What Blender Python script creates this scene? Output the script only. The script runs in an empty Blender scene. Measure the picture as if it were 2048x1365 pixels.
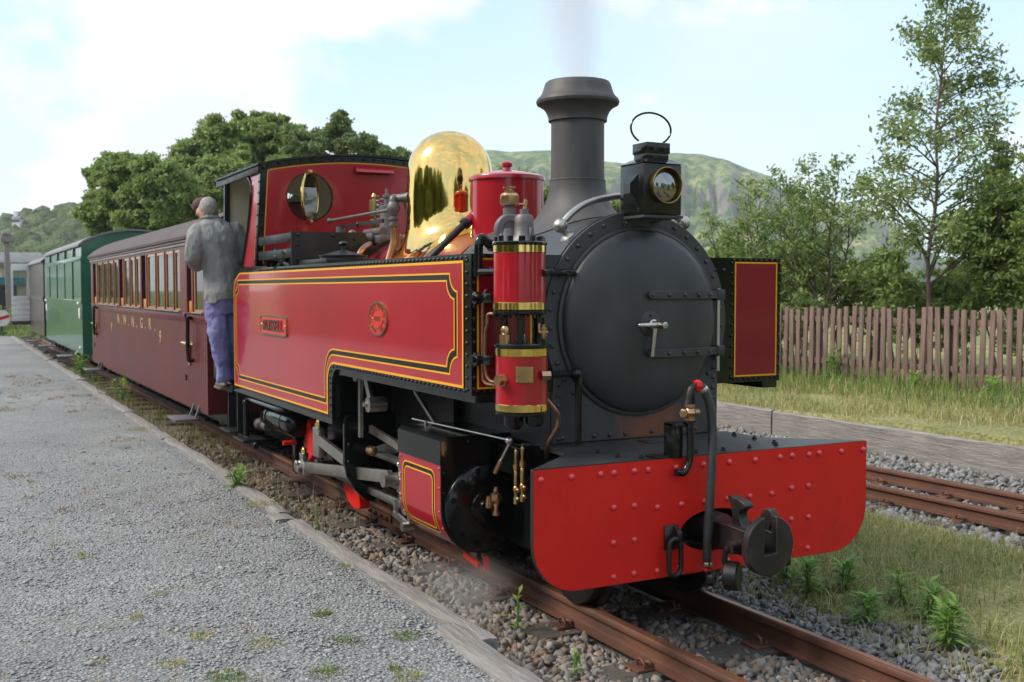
import bpy, bmesh, math, random
import numpy as np
from mathutils import Vector, Matrix, noise as mnoise
R_ = math.radians
rng = np.random.default_rng(7)
random.seed(7)
SC = bpy.context.scene
COL = SC.collection

# ------------------------------------------------------------------ camera
# x: forward along the track, y: to the engine's left, z: up (0 = rail top)
FPX, CX0, CY0, HOR, VPX = 2155.0, 1024.0, 682.5, 580.0, -120.0
CAM = np.array([3.811, -3.05, 1.52])
pitch = math.atan((CY0-HOR)/FPX)
yaw = math.atan((CX0-VPX)/(FPX/math.cos(pitch)))
Fh = np.array([-math.cos(yaw), math.sin(yaw), 0.0])
RV = np.cross(Fh, [0, 0, 1.0])
FV = math.cos(pitch)*Fh - math.sin(pitch)*np.array([0, 0, 1.0])
UV = np.cross(RV, FV)
def ray(px, py): return FV*FPX + RV*(px-CX0) + UV*(CY0-py)
def P(px, py, ax, val):
    """photo pixel -> point where its ray meets the plane axis=val (a surface the thing touches)"""
    r = ray(px, py); t = (val-CAM[ax])/r[ax]
    return CAM + t*r
def D(px, py, depth):
    r = ray(px, py); return CAM + r*(depth/FPX)
cam_d = bpy.data.cameras.new('camera')
cam = bpy.data.objects.new('camera', cam_d); COL.objects.link(cam)
cam_d.sensor_width = 36.0; cam_d.lens = FPX/2048*36
cam_d.clip_start = 0.05; cam_d.clip_end = 9000
m = Matrix.Identity(4)
for i in range(3):
    m[i][0] = RV[i]; m[i][1] = UV[i]; m[i][2] = -FV[i]; m[i][3] = CAM[i]
cam.matrix_world = m
cam_d.dof.use_dof = True; cam_d.dof.focus_distance = 5.0; cam_d.dof.aperture_fstop = 5.6
SC.camera = cam

# ------------------------------------------------------------------ sky and sun
SUN_DIR = Vector((-0.30, -0.80, 0.78)).normalized()     # towards the sun
elev = math.asin(SUN_DIR.z); azim = math.atan2(SUN_DIR.x, SUN_DIR.y)
W = bpy.data.worlds.new('World'); SC.world = W; W.use_nodes = True
nt = W.node_tree; nt.nodes.clear()
def N(t, typ, **kw):
    n = t.nodes.new(typ)
    for k, v in kw.items():
        if hasattr(n, k): setattr(n, k, v)
        else: n.inputs[k].default_value = v
    return n
out = N(nt, 'ShaderNodeOutputWorld'); bg = N(nt, 'ShaderNodeBackground'); bg.inputs[1].default_value = 0.115
sky = N(nt, 'ShaderNodeTexSky'); sky.sky_type = 'NISHITA'; sky.sun_disc = False
sky.sun_elevation = elev; sky.sun_rotation = azim; sky.altitude = 10; sky.air_density = 1.0; sky.dust_density = 1.6; sky.ozone_density = 1.2
tc = N(nt, 'ShaderNodeTexCoord')
sep = N(nt, 'ShaderNodeSeparateXYZ'); nt.links.new(tc.outputs['Generated'], sep.inputs[0])
# cumulus banks and thin veils, both noise on the view direction
CLOUD_OFF = (1.7, .4, .2); CLOUD_ROT = R_(-13)
mp = N(nt, 'ShaderNodeMapping'); mp.inputs['Location'].default_value = CLOUD_OFF; mp.inputs['Scale'].default_value = (2.3, 2.3, 3.6); mp.inputs['Rotation'].default_value = (0, 0, CLOUD_ROT); nt.links.new(tc.outputs['Generated'], mp.inputs[0])
n1 = N(nt, 'ShaderNodeTexNoise'); n1.inputs['Scale'].default_value = 1.25; n1.inputs['Detail'].default_value = 9; n1.inputs['Roughness'].default_value = 0.55; n1.inputs['Distortion'].default_value = 0.15
nt.links.new(mp.outputs[0], n1.inputs['Vector'])
cr = N(nt, 'ShaderNodeValToRGB'); cr.color_ramp.elements[0].position = 0.50; cr.color_ramp.elements[1].position = 0.585
cr.color_ramp.interpolation = 'EASE'
nt.links.new(n1.outputs['Fac'], cr.inputs[0])
mpv = N(nt, 'ShaderNodeMapping'); mpv.inputs['Location'].default_value = (4.2, 1.1, .3); mpv.inputs['Scale'].default_value = (1.3, 1.3, 3.2); nt.links.new(tc.outputs['Generated'], mpv.inputs[0])
nv = N(nt, 'ShaderNodeTexNoise'); nv.inputs['Scale'].default_value = 1.3; nv.inputs['Detail'].default_value = 6; nt.links.new(mpv.outputs[0], nv.inputs['Vector'])
vr = N(nt, 'ShaderNodeMapRange'); vr.inputs['From Min'].default_value = .38; vr.inputs['From Max'].default_value = .68; vr.inputs['To Max'].default_value = .6; nt.links.new(nv.outputs['Fac'], vr.inputs[0])
mxc = N(nt, 'ShaderNodeMath', operation='MAXIMUM'); nt.links.new(cr.outputs[0], mxc.inputs[0]); nt.links.new(vr.outputs[0], mxc.inputs[1])
mp2 = N(nt, 'ShaderNodeMapping'); mp2.inputs['Location'].default_value = (CLOUD_OFF[0], CLOUD_OFF[1], CLOUD_OFF[2]+.22); mp2.inputs['Scale'].default_value = (2.3, 2.3, 3.6); mp2.inputs['Rotation'].default_value = (0, 0, CLOUD_ROT); nt.links.new(tc.outputs['Generated'], mp2.inputs[0])
n2 = N(nt, 'ShaderNodeTexNoise'); n2.inputs['Scale'].default_value = 1.25; n2.inputs['Detail'].default_value = 6; n2.inputs['Roughness'].default_value = .5
nt.links.new(mp2.outputs[0], n2.inputs['Vector'])
cc = N(nt, 'ShaderNodeValToRGB'); cc.color_ramp.elements[0].position = .46; cc.color_ramp.elements[1].position = .66
cc.color_ramp.elements[0].color = (4.95, 4.9, 4.95, 1); cc.color_ramp.elements[1].color = (3.7, 3.85, 4.3, 1)
nt.links.new(n2.outputs['Fac'], cc.inputs[0])
cov = N(nt, 'ShaderNodeMath', operation='MULTIPLY'); nt.links.new(mxc.outputs[0], cov.inputs[0]); cov.inputs[1].default_value = 0.95
mx = N(nt, 'ShaderNodeMixRGB'); nt.links.new(cov.outputs[0], mx.inputs[0])
gain = N(nt, 'ShaderNodeMixRGB', blend_type='MULTIPLY'); gain.inputs[0].default_value = 1; gain.inputs[2].default_value = (1.2, 1.15, 1.1, 1)
veil = N(nt, 'ShaderNodeMixRGB', blend_type='MIX'); veil.inputs[0].default_value = 0.62; veil.inputs[2].default_value = (2.35, 3.6, 4.5, 1)
nt.links.new(sky.outputs[0], gain.inputs[1]); nt.links.new(gain.outputs[0], veil.inputs[1])
nt.links.new(veil.outputs[0], mx.inputs[1]); nt.links.new(cc.outputs[0], mx.inputs[2])
nt.links.new(mx.outputs[0], bg.inputs[0]); nt.links.new(bg.outputs[0], out.inputs[0])
sun_d = bpy.data.lights.new('sun', 'SUN'); sun_d.energy = 1.7; sun_d.angle = R_(20); sun_d.color = (1, .92, .80)
sun = bpy.data.objects.new('sun', sun_d); COL.objects.link(sun)
sun.rotation_euler = SUN_DIR.to_track_quat('Z', 'Y').to_euler()
SC.view_settings.view_transform = 'Standard'; SC.view_settings.look = 'None'
SC.view_settings.gamma = 1; SC.view_settings.use_curve_mapping = False
SC.view_settings.exposure = 1.2
SC.cycles.max_bounces = 8; SC.cycles.transparent_max_bounces = 16; SC.cycles.volume_bounces = 1
SC.cycles.use_denoising = True

# ------------------------------------------------------------------ materials
MATS = {}
def mat(name, col, rough=.5, metal=0, col2=None, ns=4, lo=.35, hi=.65, bump=0, bs=60, coat=0, spec=.5, isl=None, bdist=.01, trans=0, extra=None, detail=6, stretch=None):
    m = bpy.data.materials.new(name); m.use_nodes = True; t = m.node_tree; b = t.nodes['Principled BSDF']
    L = t.links.new
    b.inputs['Base Color'].default_value = (*col, 1); b.inputs['Roughness'].default_value = rough; b.inputs['Metallic'].default_value = metal
    b.inputs['Specular IOR Level'].default_value = spec
    if coat: b.inputs['Coat Weight'].default_value = coat; b.inputs['Coat Roughness'].default_value = .05
    tcn = N(t, 'ShaderNodeTexCoord'); vec = tcn.outputs['Object']
    if stretch:
        mpn = N(t, 'ShaderNodeMapping'); mpn.inputs['Scale'].default_value = stretch; L(vec, mpn.inputs[0]); vec = mpn.outputs[0]
    src = None
    if col2 is not None:
        nn = N(t, 'ShaderNodeTexNoise'); nn.inputs['Scale'].default_value = ns; nn.inputs['Detail'].default_value = detail
        L(vec, nn.inputs['Vector'])
        rr = N(t, 'ShaderNodeValToRGB'); rr.color_ramp.elements[0].position = lo; rr.color_ramp.elements[1].position = hi
        rr.color_ramp.elements[0].color = (*col, 1); rr.color_ramp.elements[1].color = (*col2, 1)
        L(nn.outputs['Fac'], rr.inputs[0]); src = rr.outputs[0]
    if isl is not None:      # every loose piece gets its own tint
        g = N(t, 'ShaderNodeNewGeometry'); ir = N(t, 'ShaderNodeValToRGB')
        e = ir.color_ramp.elements
        e[0].color = (*isl[0], 1); e[1].color = (*isl[-1], 1)
        for k, c in enumerate(isl[1:-1]):
            x = e.new((k+1)/(len(isl)-1)); x.color = (*c, 1)
        L(g.outputs['Random Per Island'], ir.inputs[0])
        if src is None: src = ir.outputs[0]
        else:
            mm = N(t, 'ShaderNodeMixRGB', blend_type='MIX'); mm.inputs[0].default_value = .55
            L(src, mm.inputs[1]); L(ir.outputs[0], mm.inputs[2]); src = mm.outputs[0]
    if src is not None: L(src, b.inputs['Base Color'])
    if bump:
        bn = N(t, 'ShaderNodeTexNoise'); bn.inputs['Scale'].default_value = bs; bn.inputs['Detail'].default_value = 4; L(vec, bn.inputs['Vector'])
        bb = N(t, 'ShaderNodeBump'); bb.inputs['Strength'].default_value = bump; bb.inputs['Distance'].default_value = bdist
        L(bn.outputs['Fac'], bb.inputs['Height']); L(bb.outputs[0], b.inputs['Normal'])
    if trans:
        tr = N(t, 'ShaderNodeBsdfTranslucent'); ms = N(t, 'ShaderNodeMixShader'); ms.inputs[0].default_value = trans
        if src is not None: L(src, tr.inputs[0])
        else: tr.inputs[0].default_value = (*col, 1)
        L(b.outputs[0], ms.inputs[1]); L(tr.outputs[0], ms.inputs[2]); L(ms.outputs[0], t.nodes['Material Output'].inputs[0])
    if extra: extra(t, b, L, vec, src)
    MATS[name] = m
    return m
def roughvar(lo, hi, scale):
    def f(t, b, L, vec, src):
        nn = N(t, 'ShaderNodeTexNoise'); nn.inputs['Scale'].default_value = scale; nn.inputs['Detail'].default_value = 5; L(vec, nn.inputs['Vector'])
        mr = N(t, 'ShaderNodeMapRange'); mr.inputs['From Min'].default_value = .3; mr.inputs['From Max'].default_value = .7; mr.inputs['To Min'].default_value = lo; mr.inputs['To Max'].default_value = hi
        L(nn.outputs['Fac'], mr.inputs[0]); L(mr.outputs[0], b.inputs['Roughness'])
    return f
def grime(t, b, L, vec, src):
    nn = N(t, 'ShaderNodeTexNoise'); nn.inputs['Scale'].default_value = 2.2; nn.inputs['Detail'].default_value = 9; nn.inputs['Roughness'].default_value = .68; L(vec, nn.inputs['Vector'])
    n3 = N(t, 'ShaderNodeTexNoise'); n3.inputs['Scale'].default_value = 38; n3.inputs['Detail'].default_value = 3; mp_ = N(t, 'ShaderNodeMapping'); mp_.inputs['Scale'].default_value = (1, 1, .6); L(vec, mp_.inputs[0]); L(mp_.outputs[0], n3.inputs['Vector'])
    mu = N(t, 'ShaderNodeMath', operation='MULTIPLY_ADD'); L(n3.outputs['Fac'], mu.inputs[0]); mu.inputs[1].default_value = .3; L(nn.outputs['Fac'], mu.inputs[2])
    mr = N(t, 'ShaderNodeMapRange'); mr.inputs['From Min'].default_value = .72; mr.inputs['From Max'].default_value = 1.0; mr.inputs['To Max'].default_value = .4; L(mu.outputs[0], mr.inputs[0])
    mm = N(t, 'ShaderNodeMixRGB'); mm.inputs[2].default_value = (.06, .012, .010, 1); L(mr.outputs[0], mm.inputs[0]); L(src, mm.inputs[1]); L(mm.outputs[0], b.inputs['Base Color'])
    m4 = N(t, 'ShaderNodeMapRange'); m4.inputs['To Min'].default_value = .34; m4.inputs['To Max'].default_value = .6; L(nn.outputs['Fac'], m4.inputs[0]); L(m4.outputs[0], b.inputs['Roughness'])
mat('crimson', (.36, .006, .016), .3, col2=(.31, .006, .014), ns=1.6, coat=.7, spec=.25, bump=.3, bs=1.3, bdist=.006)
mat('crimson_dull_shaded', (.20, .006, .012), .35, col2=(.22, .007, .013), ns=3, coat=.3, spec=.25)  # darker tank red: shade of the front panels put into the colour; boiler shares it
mat('vermilion', (.66, .014, .008), .42, col2=(.56, .012, .008), ns=3.5, lo=.35, hi=.8, spec=.3, bump=.04, bs=9, extra=grime)
mat('vermilion_rivet', (.62, .03, .035), .22, coat=.8)
mat('plate_red', (.62, .02, .022), .3, coat=.4)
mat('black_gloss', (.004, .005, .005), .14, col2=(.007, .008, .008), ns=6, spec=.42)
mat('black_satin', (.008, .009, .009), .38, col2=(.014, .014, .014), ns=7, spec=.35, bump=.06, bs=18, extra=roughvar(.3, .48, 8))
mat('black_worn', (.010, .009, .009), .4, col2=(.045, .03, .024), ns=9, lo=.52, hi=.85, bump=.15, bs=30, extra=roughvar(.3, .55, 9))
mat('smokebox_grey', (.024, .026, .029), .42, col2=(.046, .046, .049), ns=4, lo=.3, hi=.75, detail=9, bump=.05, bs=14, stretch=(1.5, 1.5, .8), extra=roughvar(.34, .5, 4))
mat('chimney_grey', (.042, .040, .041), .58, col2=(.072, .064, .062), ns=5, lo=.3, hi=.72, bump=.08, bs=26, stretch=(3, 3, .5))
def rust_patch(t, b, L, vec, src):
    nn = N(t, 'ShaderNodeTexNoise'); nn.inputs['Scale'].default_value = 5; nn.inputs['Detail'].default_value = 8; nn.inputs['Roughness'].default_value = .7
    mp_ = N(t, 'ShaderNodeMapping'); mp_.inputs['Scale'].default_value = (1, 1.6, .7); L(vec, mp_.inputs[0]); L(mp_.outputs[0], nn.inputs['Vector'])
    sp = N(t, 'ShaderNodeVectorMath', operation='DISTANCE'); sp.inputs[1].default_value = (-.6, .07, .83)
    s2 = N(t, 'ShaderNodeVectorMath', operation='MULTIPLY'); s2.inputs[1].default_value = (1, 1, 1); L(vec, s2.inputs[0]); L(s2.outputs[0], sp.inputs[0])
    mr = N(t, 'ShaderNodeMapRange'); mr.inputs['From Min'].default_value = .04; mr.inputs['From Max'].default_value = .34; mr.inputs['To Min'].default_value = .36; mr.inputs['To Max'].default_value = 0
    L(sp.outputs['Value'], mr.inputs[0])
    ad = N(t, 'ShaderNodeMath', operation='ADD'); L(nn.outputs['Fac'], ad.inputs[0]); L(mr.outputs[0], ad.inputs[1])
    m2 = N(t, 'ShaderNodeMapRange'); m2.inputs['From Min'].default_value = .60; m2.inputs['From Max'].default_value = .86; L(ad.outputs[0], m2.inputs[0])
    mm = N(t, 'ShaderNodeMixRGB'); mm.inputs[2].default_value = (.17, .058, .028, 1); L(m2.outputs[0], mm.inputs[0]); L(src, mm.inputs[1]); L(mm.outputs[0], b.inputs['Base Color'])
mat('smokebox_front', (.030, .032, .036), .45, col2=(.04, .042, .047), ns=3, bump=.05, bs=14, extra=rust_patch)
mat('brass', (.80, .56, .20), .13, 1, col2=(.72, .5, .18), ns=6, bump=.03, bs=9)
mat('brass_dome', (.84, .57, .20), .055, 1, col2=(.78, .5, .16), ns=3, bump=.05, bs=3.2, bdist=.02, extra=roughvar(.03, .10, 4))
mat('brass_dull', (.52, .36, .14), .32, 1, col2=(.38, .27, .12), ns=14, bump=.05, bs=40)
mat('bronze', (.55, .33, .18), .28, 1, col2=(.42, .26, .15), ns=14)
mat('brass_shaded', (.12, .08, .05), .4, .6)  # nameplate letters: shade on the brass put into a dark colour
mat('copper', (.46, .24, .15), .36, 1, col2=(.30, .16, .10), ns=12)
mat('steel', (.50, .47, .44), .38, 1, col2=(.38, .355, .33), ns=9, bump=.05, bs=40)
mat('steel_bright', (.6, .57, .53), .25, 1, col2=(.45, .42, .39), ns=20)
mat('iron_grey', (.16, .15, .155), .5, .4, col2=(.12, .11, .11), ns=12, bump=.1, bs=40)
mat('line_yellow', (.74, .34, .012), .35, spec=.3)
mat('line_black', (.008, .009, .006), .3, spec=.3)
mat('cream', (.74, .66, .50), .5, col2=(.68, .60, .45), ns=4)
mat('rubber', (.022, .022, .023), .5, col2=(.034, .033, .033), ns=18, bump=.05, bs=60)
mat('maroon', (.115, .018, .020), .35, col2=(.085, .016, .017), ns=2, lo=.3, hi=.7, spec=.22, stretch=(1, 1, .4))
mat('maroon_roof', (.045, .021, .018), .6, col2=(.065, .034, .029), ns=4, bump=.1, bs=20, stretch=(.3, 3, 3))
mat('roof_edge', (.27, .22, .22), .45, col2=(.2, .16, .16), ns=6)
mat('green_paint', (.014, .115, .06), .3, col2=(.012, .095, .05), ns=2, coat=.5, bump=.04, bs=5)
mat('brown_dark', (.055, .035, .028), .4, col2=(.04, .027, .022), ns=3, coat=.2)
mat('grey_roof', (.2, .2, .2), .6, col2=(.15, .15, .15), ns=3)
mat('oak_varnish', (.40, .16, .04), .35, col2=(.28, .10, .025), ns=9, coat=.4, stretch=(8, 8, .8))
mat('oak_pale', (.62, .22, .04), .4, col2=(.5, .17, .03), ns=8)
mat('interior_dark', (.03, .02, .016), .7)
mat('gilt', (.34, .25, .12), .5)
mat('white_paint', (.72, .70, .66), .5, col2=(.6, .58, .55), ns=3)
mat('blue_teal', (.03, .22, .30), .5)
def glassmat(name, tint, alpha, rough=.03):
    m = bpy.data.materials.new(name); m.use_nodes = True; t = m.node_tree; t.nodes.clear()
    o = N(t, 'ShaderNodeOutputMaterial'); g = N(t, 'ShaderNodeBsdfGlossy'); g.inputs['Roughness'].default_value = rough
    tr = N(t, 'ShaderNodeBsdfTransparent'); tr.inputs[0].default_value = (*tint, 1)
    fr = N(t, 'ShaderNodeFresnel'); fr.inputs[0].default_value = 1.5
    ad = N(t, 'ShaderNodeMath', operation='ADD'); ad.inputs[1].default_value = alpha; t.links.new(fr.outputs[0], ad.inputs[0])
    mxs = N(t, 'ShaderNodeMixShader'); t.links.new(ad.outputs[0], mxs.inputs[0]); t.links.new(tr.outputs[0], mxs.inputs[1]); t.links.new(g.outputs[0], mxs.inputs[2])
    t.links.new(mxs.outputs[0], o.inputs[0]); MATS[name] = m
glassmat('glass', (.75, .8, .78), .04)
glassmat('lens', (.6, .65, .66), .28)
# ground things
mat('rail_rust', (.145, .06, .034), .62, col2=(.085, .04, .028), ns=7, bump=.2, bs=60, stretch=(.4, 1, 1), metal=.25)
mat('railhead', (.27, .12, .065), .38, .6, col2=(.20, .085, .045), ns=9, stretch=(.15, 1, 1))
mat('sleeper_wood', (.085, .07, .06), .9, col2=(.05, .04, .035), ns=9, bump=.5, bs=25, stretch=(6, 1, 6))
mat('timber_grey', (.33, .305, .285), .9, col2=(.17, .15, .14), ns=6, lo=.3, hi=.72, bump=.7, bs=22, stretch=(.7, 9, 9), bdist=.02)
mat('ballast_bed', (.12, .105, .09), .95, col2=(.2, .18, .155), ns=25, bump=1, bs=45, bdist=.03)
mat('stone', (.2, .18, .16), .9, isl=[(.09, .08, .07), (.19, .165, .14), (.15, .145, .14), (.26, .225, .185), (.20, .125, .08), (.12, .115, .115), (.34, .31, .28)], bump=.4, bs=50)
mat('stone_grey', (.2, .2, .2), .9, isl=[(.12, .12, .122), (.23, .232, .23), (.18, .182, .186), (.30, .298, .29), (.22, .19, .155), (.14, .145, .155)], bump=.4, bs=50)
mat('chip', (.2, .22, .24), .85, spec=.25, isl=[(.23, .238, .236), (.29, .298, .296), (.26, .268, .268), (.32, .326, .322), (.25, .258, .257), (.29, .29, .282), (.39, .392, .385), (.27, .277, .284)])
# ------------------------------------------------------------------ geometry helpers
class MB:
    """collects faces of one mesh"""
    def __init__(s): s.v = []; s.f = []
    def add(s, vs, fs):
        o = len(s.v); s.v += [tuple(map(float, v)) for v in vs]; s.f += [tuple(i+o for i in f) for f in fs]; return s
    def box(s, lo, hi, ch=0):
        (x0, y0, z0), (x1, y1, z1) = lo, hi
        x0, x1 = min(x0, x1), max(x0, x1); y0, y1 = min(y0, y1), max(y0, y1); z0, z1 = min(z0, z1), max(z0, z1)
        c = min(ch, (x1-x0)*.4, (y1-y0)*.4, (z1-z0)*.4)
        if c <= 0:
            v = [(x, y, z) for x in (x0, x1) for y in (y0, y1) for z in (z0, z1)]
            return s.add(v, [(0,1,3,2),(4,6,7,5),(0,4,5,1),(2,3,7,6),(0,2,6,4),(1,5,7,3)])
        bm = bmesh.new(); bmesh.ops.create_cube(bm, size=1)
        for q in bm.verts: q.co = Vector(((x0+x1)/2+q.co.x*(x1-x0), (y0+y1)/2+q.co.y*(y1-y0), (z0+z1)/2+q.co.z*(z1-z0)))
        bmesh.ops.bevel(bm, geom=bm.edges[:], offset=c, segments=2, profile=.5, affect='EDGES')
        bm.verts.index_update()
        s.add([q.co for q in bm.verts], [[q.index for q in f.verts] for f in bm.faces]); bm.free(); return s
    def obox(s, c, ax, ay, az, ch=0):
        """box at c with half-axis vectors"""
        m = MB().box((-1,-1,-1), (1,1,1), 0) if not ch else None
        if ch:
            lx, ly, lz = [np.linalg.norm(a) for a in (ax, ay, az)]
            m = MB().box((-lx,-ly,-lz), (lx,ly,lz), ch)
            ax, ay, az = np.array(ax)/lx, np.array(ay)/ly, np.array(az)/lz
        V_ = [np.array(c)+np.array(ax)*p[0]+np.array(ay)*p[1]+np.array(az)*p[2] for p in m.v]
        return s.add(V_, m.f)
    def bar(s, p0, p1, w, h, up=(0,0,1), ch=0):
        p0, p1 = np.array(p0, float), np.array(p1, float); d = p1-p0; l = np.linalg.norm(d); d /= l
        u = np.array(up, float); sd = np.cross(d, u); sd /= np.linalg.norm(sd); u = np.cross(sd, d)
        return s.obox((p0+p1)/2, d*l/2, sd*w/2, u*h/2, ch)
    def tube(s, pts, r, n=10, caps=True, closed=False):
        pts = [np.array(p, float) for p in pts]; k = len(pts); rs = r if hasattr(r, '__len__') else [r]*k
        o = len(s.v); ref = None
        for i in range(k):
            if closed: d = pts[(i+1) % k]-pts[i-1]
            else: d = pts[min(i+1, k-1)]-pts[max(i-1, 0)]
            d = d/np.linalg.norm(d)
            if ref is None:
                ref = np.array([0,0,1.]) if abs(d[2]) < .9 else np.array([1.,0,0])
            a = np.cross(d, ref); a /= np.linalg.norm(a); b = np.cross(a, d); ref = b
            for j in range(n):
                t = 2*math.pi*j/n; s.v.append(tuple(pts[i]+rs[i]*(a*math.cos(t)+b*math.sin(t))))
        for i in range(k if closed else k-1):
            i2 = (i+1) % k
            for j in range(n):
                j2 = (j+1) % n; s.f.append((o+i*n+j, o+i*n+j2, o+i2*n+j2, o+i2*n+j))
        if caps and not closed:
            s.f.append(tuple(o+j for j in range(n))[::-1]); s.f.append(tuple(o+(k-1)*n+j for j in range(n)))
        return s
    def lathe(s, prof, c=(0,0,0), ax=(0,0,1), n=32, cap=True, ref=None):
        """prof: (radius, height) list turned round axis ax through c"""
        ax = np.array(ax, float); ax /= np.linalg.norm(ax)
        r0 = np.array(ref, float) if ref is not None else (np.array([1.,0,0]) if abs(ax[0]) < .9 else np.array([0,1.,0]))
        a = r0-ax*np.dot(r0, ax); a /= np.linalg.norm(a); b = np.cross(ax, a); o = len(s.v); c = np.array(c, float)
        for r, h in prof:
            for j in range(n):
                t = 2*math.pi*j/n; s.v.append(tuple(c+ax*h+r*(a*math.cos(t)+b*math.sin(t))))
        for i in range(len(prof)-1):
            for j in range(n):
                j2 = (j+1) % n; s.f.append((o+i*n+j, o+i*n+j2, o+(i+1)*n+j2, o+(i+1)*n+j))
        if cap:
            s.f.append(tuple(o+j for j in range(n))[::-1]); s.f.append(tuple(o+(len(prof)-1)*n+j for j in range(n)))
        return s
    def cyl(s, p0, p1, r, n=20, r1=None):
        p0, p1 = np.array(p0, float), np.array(p1, float); d = p1-p0
        return s.lathe([(r, 0), (r if r1 is None else r1, np.linalg.norm(d))], p0, d, n)
    def prism(s, poly, d0, d1, axis=1):
        """2D polygon extruded along axis between d0 and d1. axis 0: (y,z), 1: (x,z), 2: (x,y)"""
        def pt(p, d):
            return (d, p[0], p[1]) if axis == 0 else (p[0], d, p[1]) if axis == 1 else (p[0], p[1], d)
        o = len(s.v); n = len(poly)
        s.v += [pt(p, d0) for p in poly]+[pt(p, d1) for p in poly]
        s.f.append(tuple(o+i for i in range(n))[::-1]); s.f.append(tuple(o+n+i for i in range(n)))
        for i in range(n): j = (i+1) % n; s.f.append((o+i, o+j, o+n+j, o+n+i))
        return s
    def strip(s, pts, w, d, axis=1, closed=False, th=.0012):
        """painted line: a thin band of width w along 2D pts, at depth d..d+th"""
        p = [np.array(q, float) for q in pts]; k = len(p); L_, Rr = [], []
        for i in range(k):
            if closed: a, b = p[i-1], p[(i+1) % k]
            else: a, b = p[max(i-1, 0)], p[min(i+1, k-1)]
            d1 = p[i]-a if (closed or i > 0) else b-p[i]; d2 = b-p[i] if (closed or i < k-1) else p[i]-a
            d1 = d1/np.linalg.norm(d1); d2 = d2/np.linalg.norm(d2)
            n1 = np.array([-d1[1], d1[0]]); n2 = np.array([-d2[1], d2[0]]); nn = n1+n2; nn /= max(np.linalg.norm(nn), 1e-6)
            m_ = nn*(w/2)/max(np.dot(nn, n1), .4)
            L_.append(p[i]+m_); Rr.append(p[i]-m_)
        def pt(q, d):
            return (d, q[0], q[1]) if axis == 0 else (q[0], d, q[1]) if axis == 1 else (q[0], q[1], d)
        o = len(s.v); e = d+th
        for i in range(k): s.v += [pt(L_[i], d), pt(Rr[i], d), pt(Rr[i], e), pt(L_[i], e)]
        for i in range(k if closed else k-1):
            a, b = o+4*i, o+4*((i+1) % k)
            for q in range(4): r = (q+1) % 4; s.f.append((a+q, a+r, b+r, b+q))
        if not closed: s.f.append((o, o+1, o+2, o+3)); q = o+4*(k-1); s.f.append((q+3, q+2, q+1, q))
        return s
    def sphere(s, c, r, n=12, m=8, sc=(1,1,1)):
        o = len(s.v)
        for i in range(m+1):
            a = math.pi*i/m
            for j in range(n):
                b = 2*math.pi*j/n; s.v.append((c[0]+r*sc[0]*math.sin(a)*math.cos(b), c[1]+r*sc[1]*math.sin(a)*math.sin(b), c[2]+r*sc[2]*math.cos(a)))
        for i in range(m):
            for j in range(n):
                j2 = (j+1) % n; s.f.append((o+i*n+j, o+(i+1)*n+j, o+(i+1)*n+j2, o+i*n+j2))
        return s
    def dome(s, c, nrm, r, h=None, n=8):
        """rivet head"""
        h = h or r*.7
        return s.lathe([(r, 0), (r*.9, h*.45), (r*.6, h*.82), (r*.2, h)], c, nrm, n)
def fillet(pts, r, n=6, closed=True):
    """round the corners of a 2D polygon; r scalar or list"""
    out_ = []; k = len(pts)
    for i in range(k):
        ri = r[i] if hasattr(r, '__len__') else r
        p = np.array(pts[i], float)
        if ri <= 0 or (not closed and i in (0, k-1)): out_.append(tuple(p)); continue
        a = np.array(pts[i-1], float)-p; b = np.array(pts[(i+1) % k], float)-p
        la, lb = np.linalg.norm(a), np.linalg.norm(b); a /= la; b /= lb
        ang = math.acos(max(-1, min(1, np.dot(a, b)))); t = min(ri/math.tan(ang/2), la*.49, lb*.49); rr = t*math.tan(ang/2)
        bis = (a+b)/np.linalg.norm(a+b); c = p+bis*rr/math.sin(ang/2)
        s0 = p+a*t-c; s1 = p+b*t-c; a0 = math.atan2(s0[1], s0[0]); a1 = math.atan2(s1[1], s1[0]); da = (a1-a0+math.pi) % (2*math.pi)-math.pi
        for q in range(n+1): th = a0+da*q/n; out_.append((c[0]+rr*math.cos(th), c[1]+rr*math.sin(th)))
    return out_
def scallop(pts, r, n=6):
    """polygon with inward quarter-round corners; r list, 0 keeps the corner"""
    out_ = []; k = len(pts)
    for i in range(k):
        p = np.array(pts[i], float); ri = r[i]
        if ri == 0: out_.append(tuple(p)); continue
        a = np.array(pts[i-1], float)-p; b = np.array(pts[(i+1) % k], float)-p; a /= np.linalg.norm(a); b /= np.linalg.norm(b)
        if ri < 0:
            f = fillet([p+a*10, p, p+b*10], [0, -ri, 0], n, False); out_ += f[1:-1]; continue
        for q in range(n+1):
            th = math.pi/2*q/n; out_.append(tuple(p+a*ri*math.cos(th)+b*ri*math.sin(th)))
    return out_
def smooth_path(pts, k=6):
    p = [np.array(q, float) for q in pts]; p = [2*p[0]-p[1]]+p+[2*p[-1]-p[-2]]; o = []
    for i in range(1, len(p)-2):
        for j in range(k):
            t = j/k; o.append(.5*((2*p[i])+(-p[i-1]+p[i+1])*t+(2*p[i-1]-5*p[i]+4*p[i+1]-p[i+2])*t*t+(-p[i-1]+3*p[i]-3*p[i+1]+p[i+2])*t**3))
    o.append(p[-2]); return o
def finish(me, material, sharp=35):
    if material: me.materials.append(MATS[material])
    me.update(); me.validate()
    me.polygons.foreach_set('use_smooth', [True]*len(me.polygons))
    try: me.set_sharp_from_angle(angle=R_(sharp))
    except Exception: pass
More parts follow.
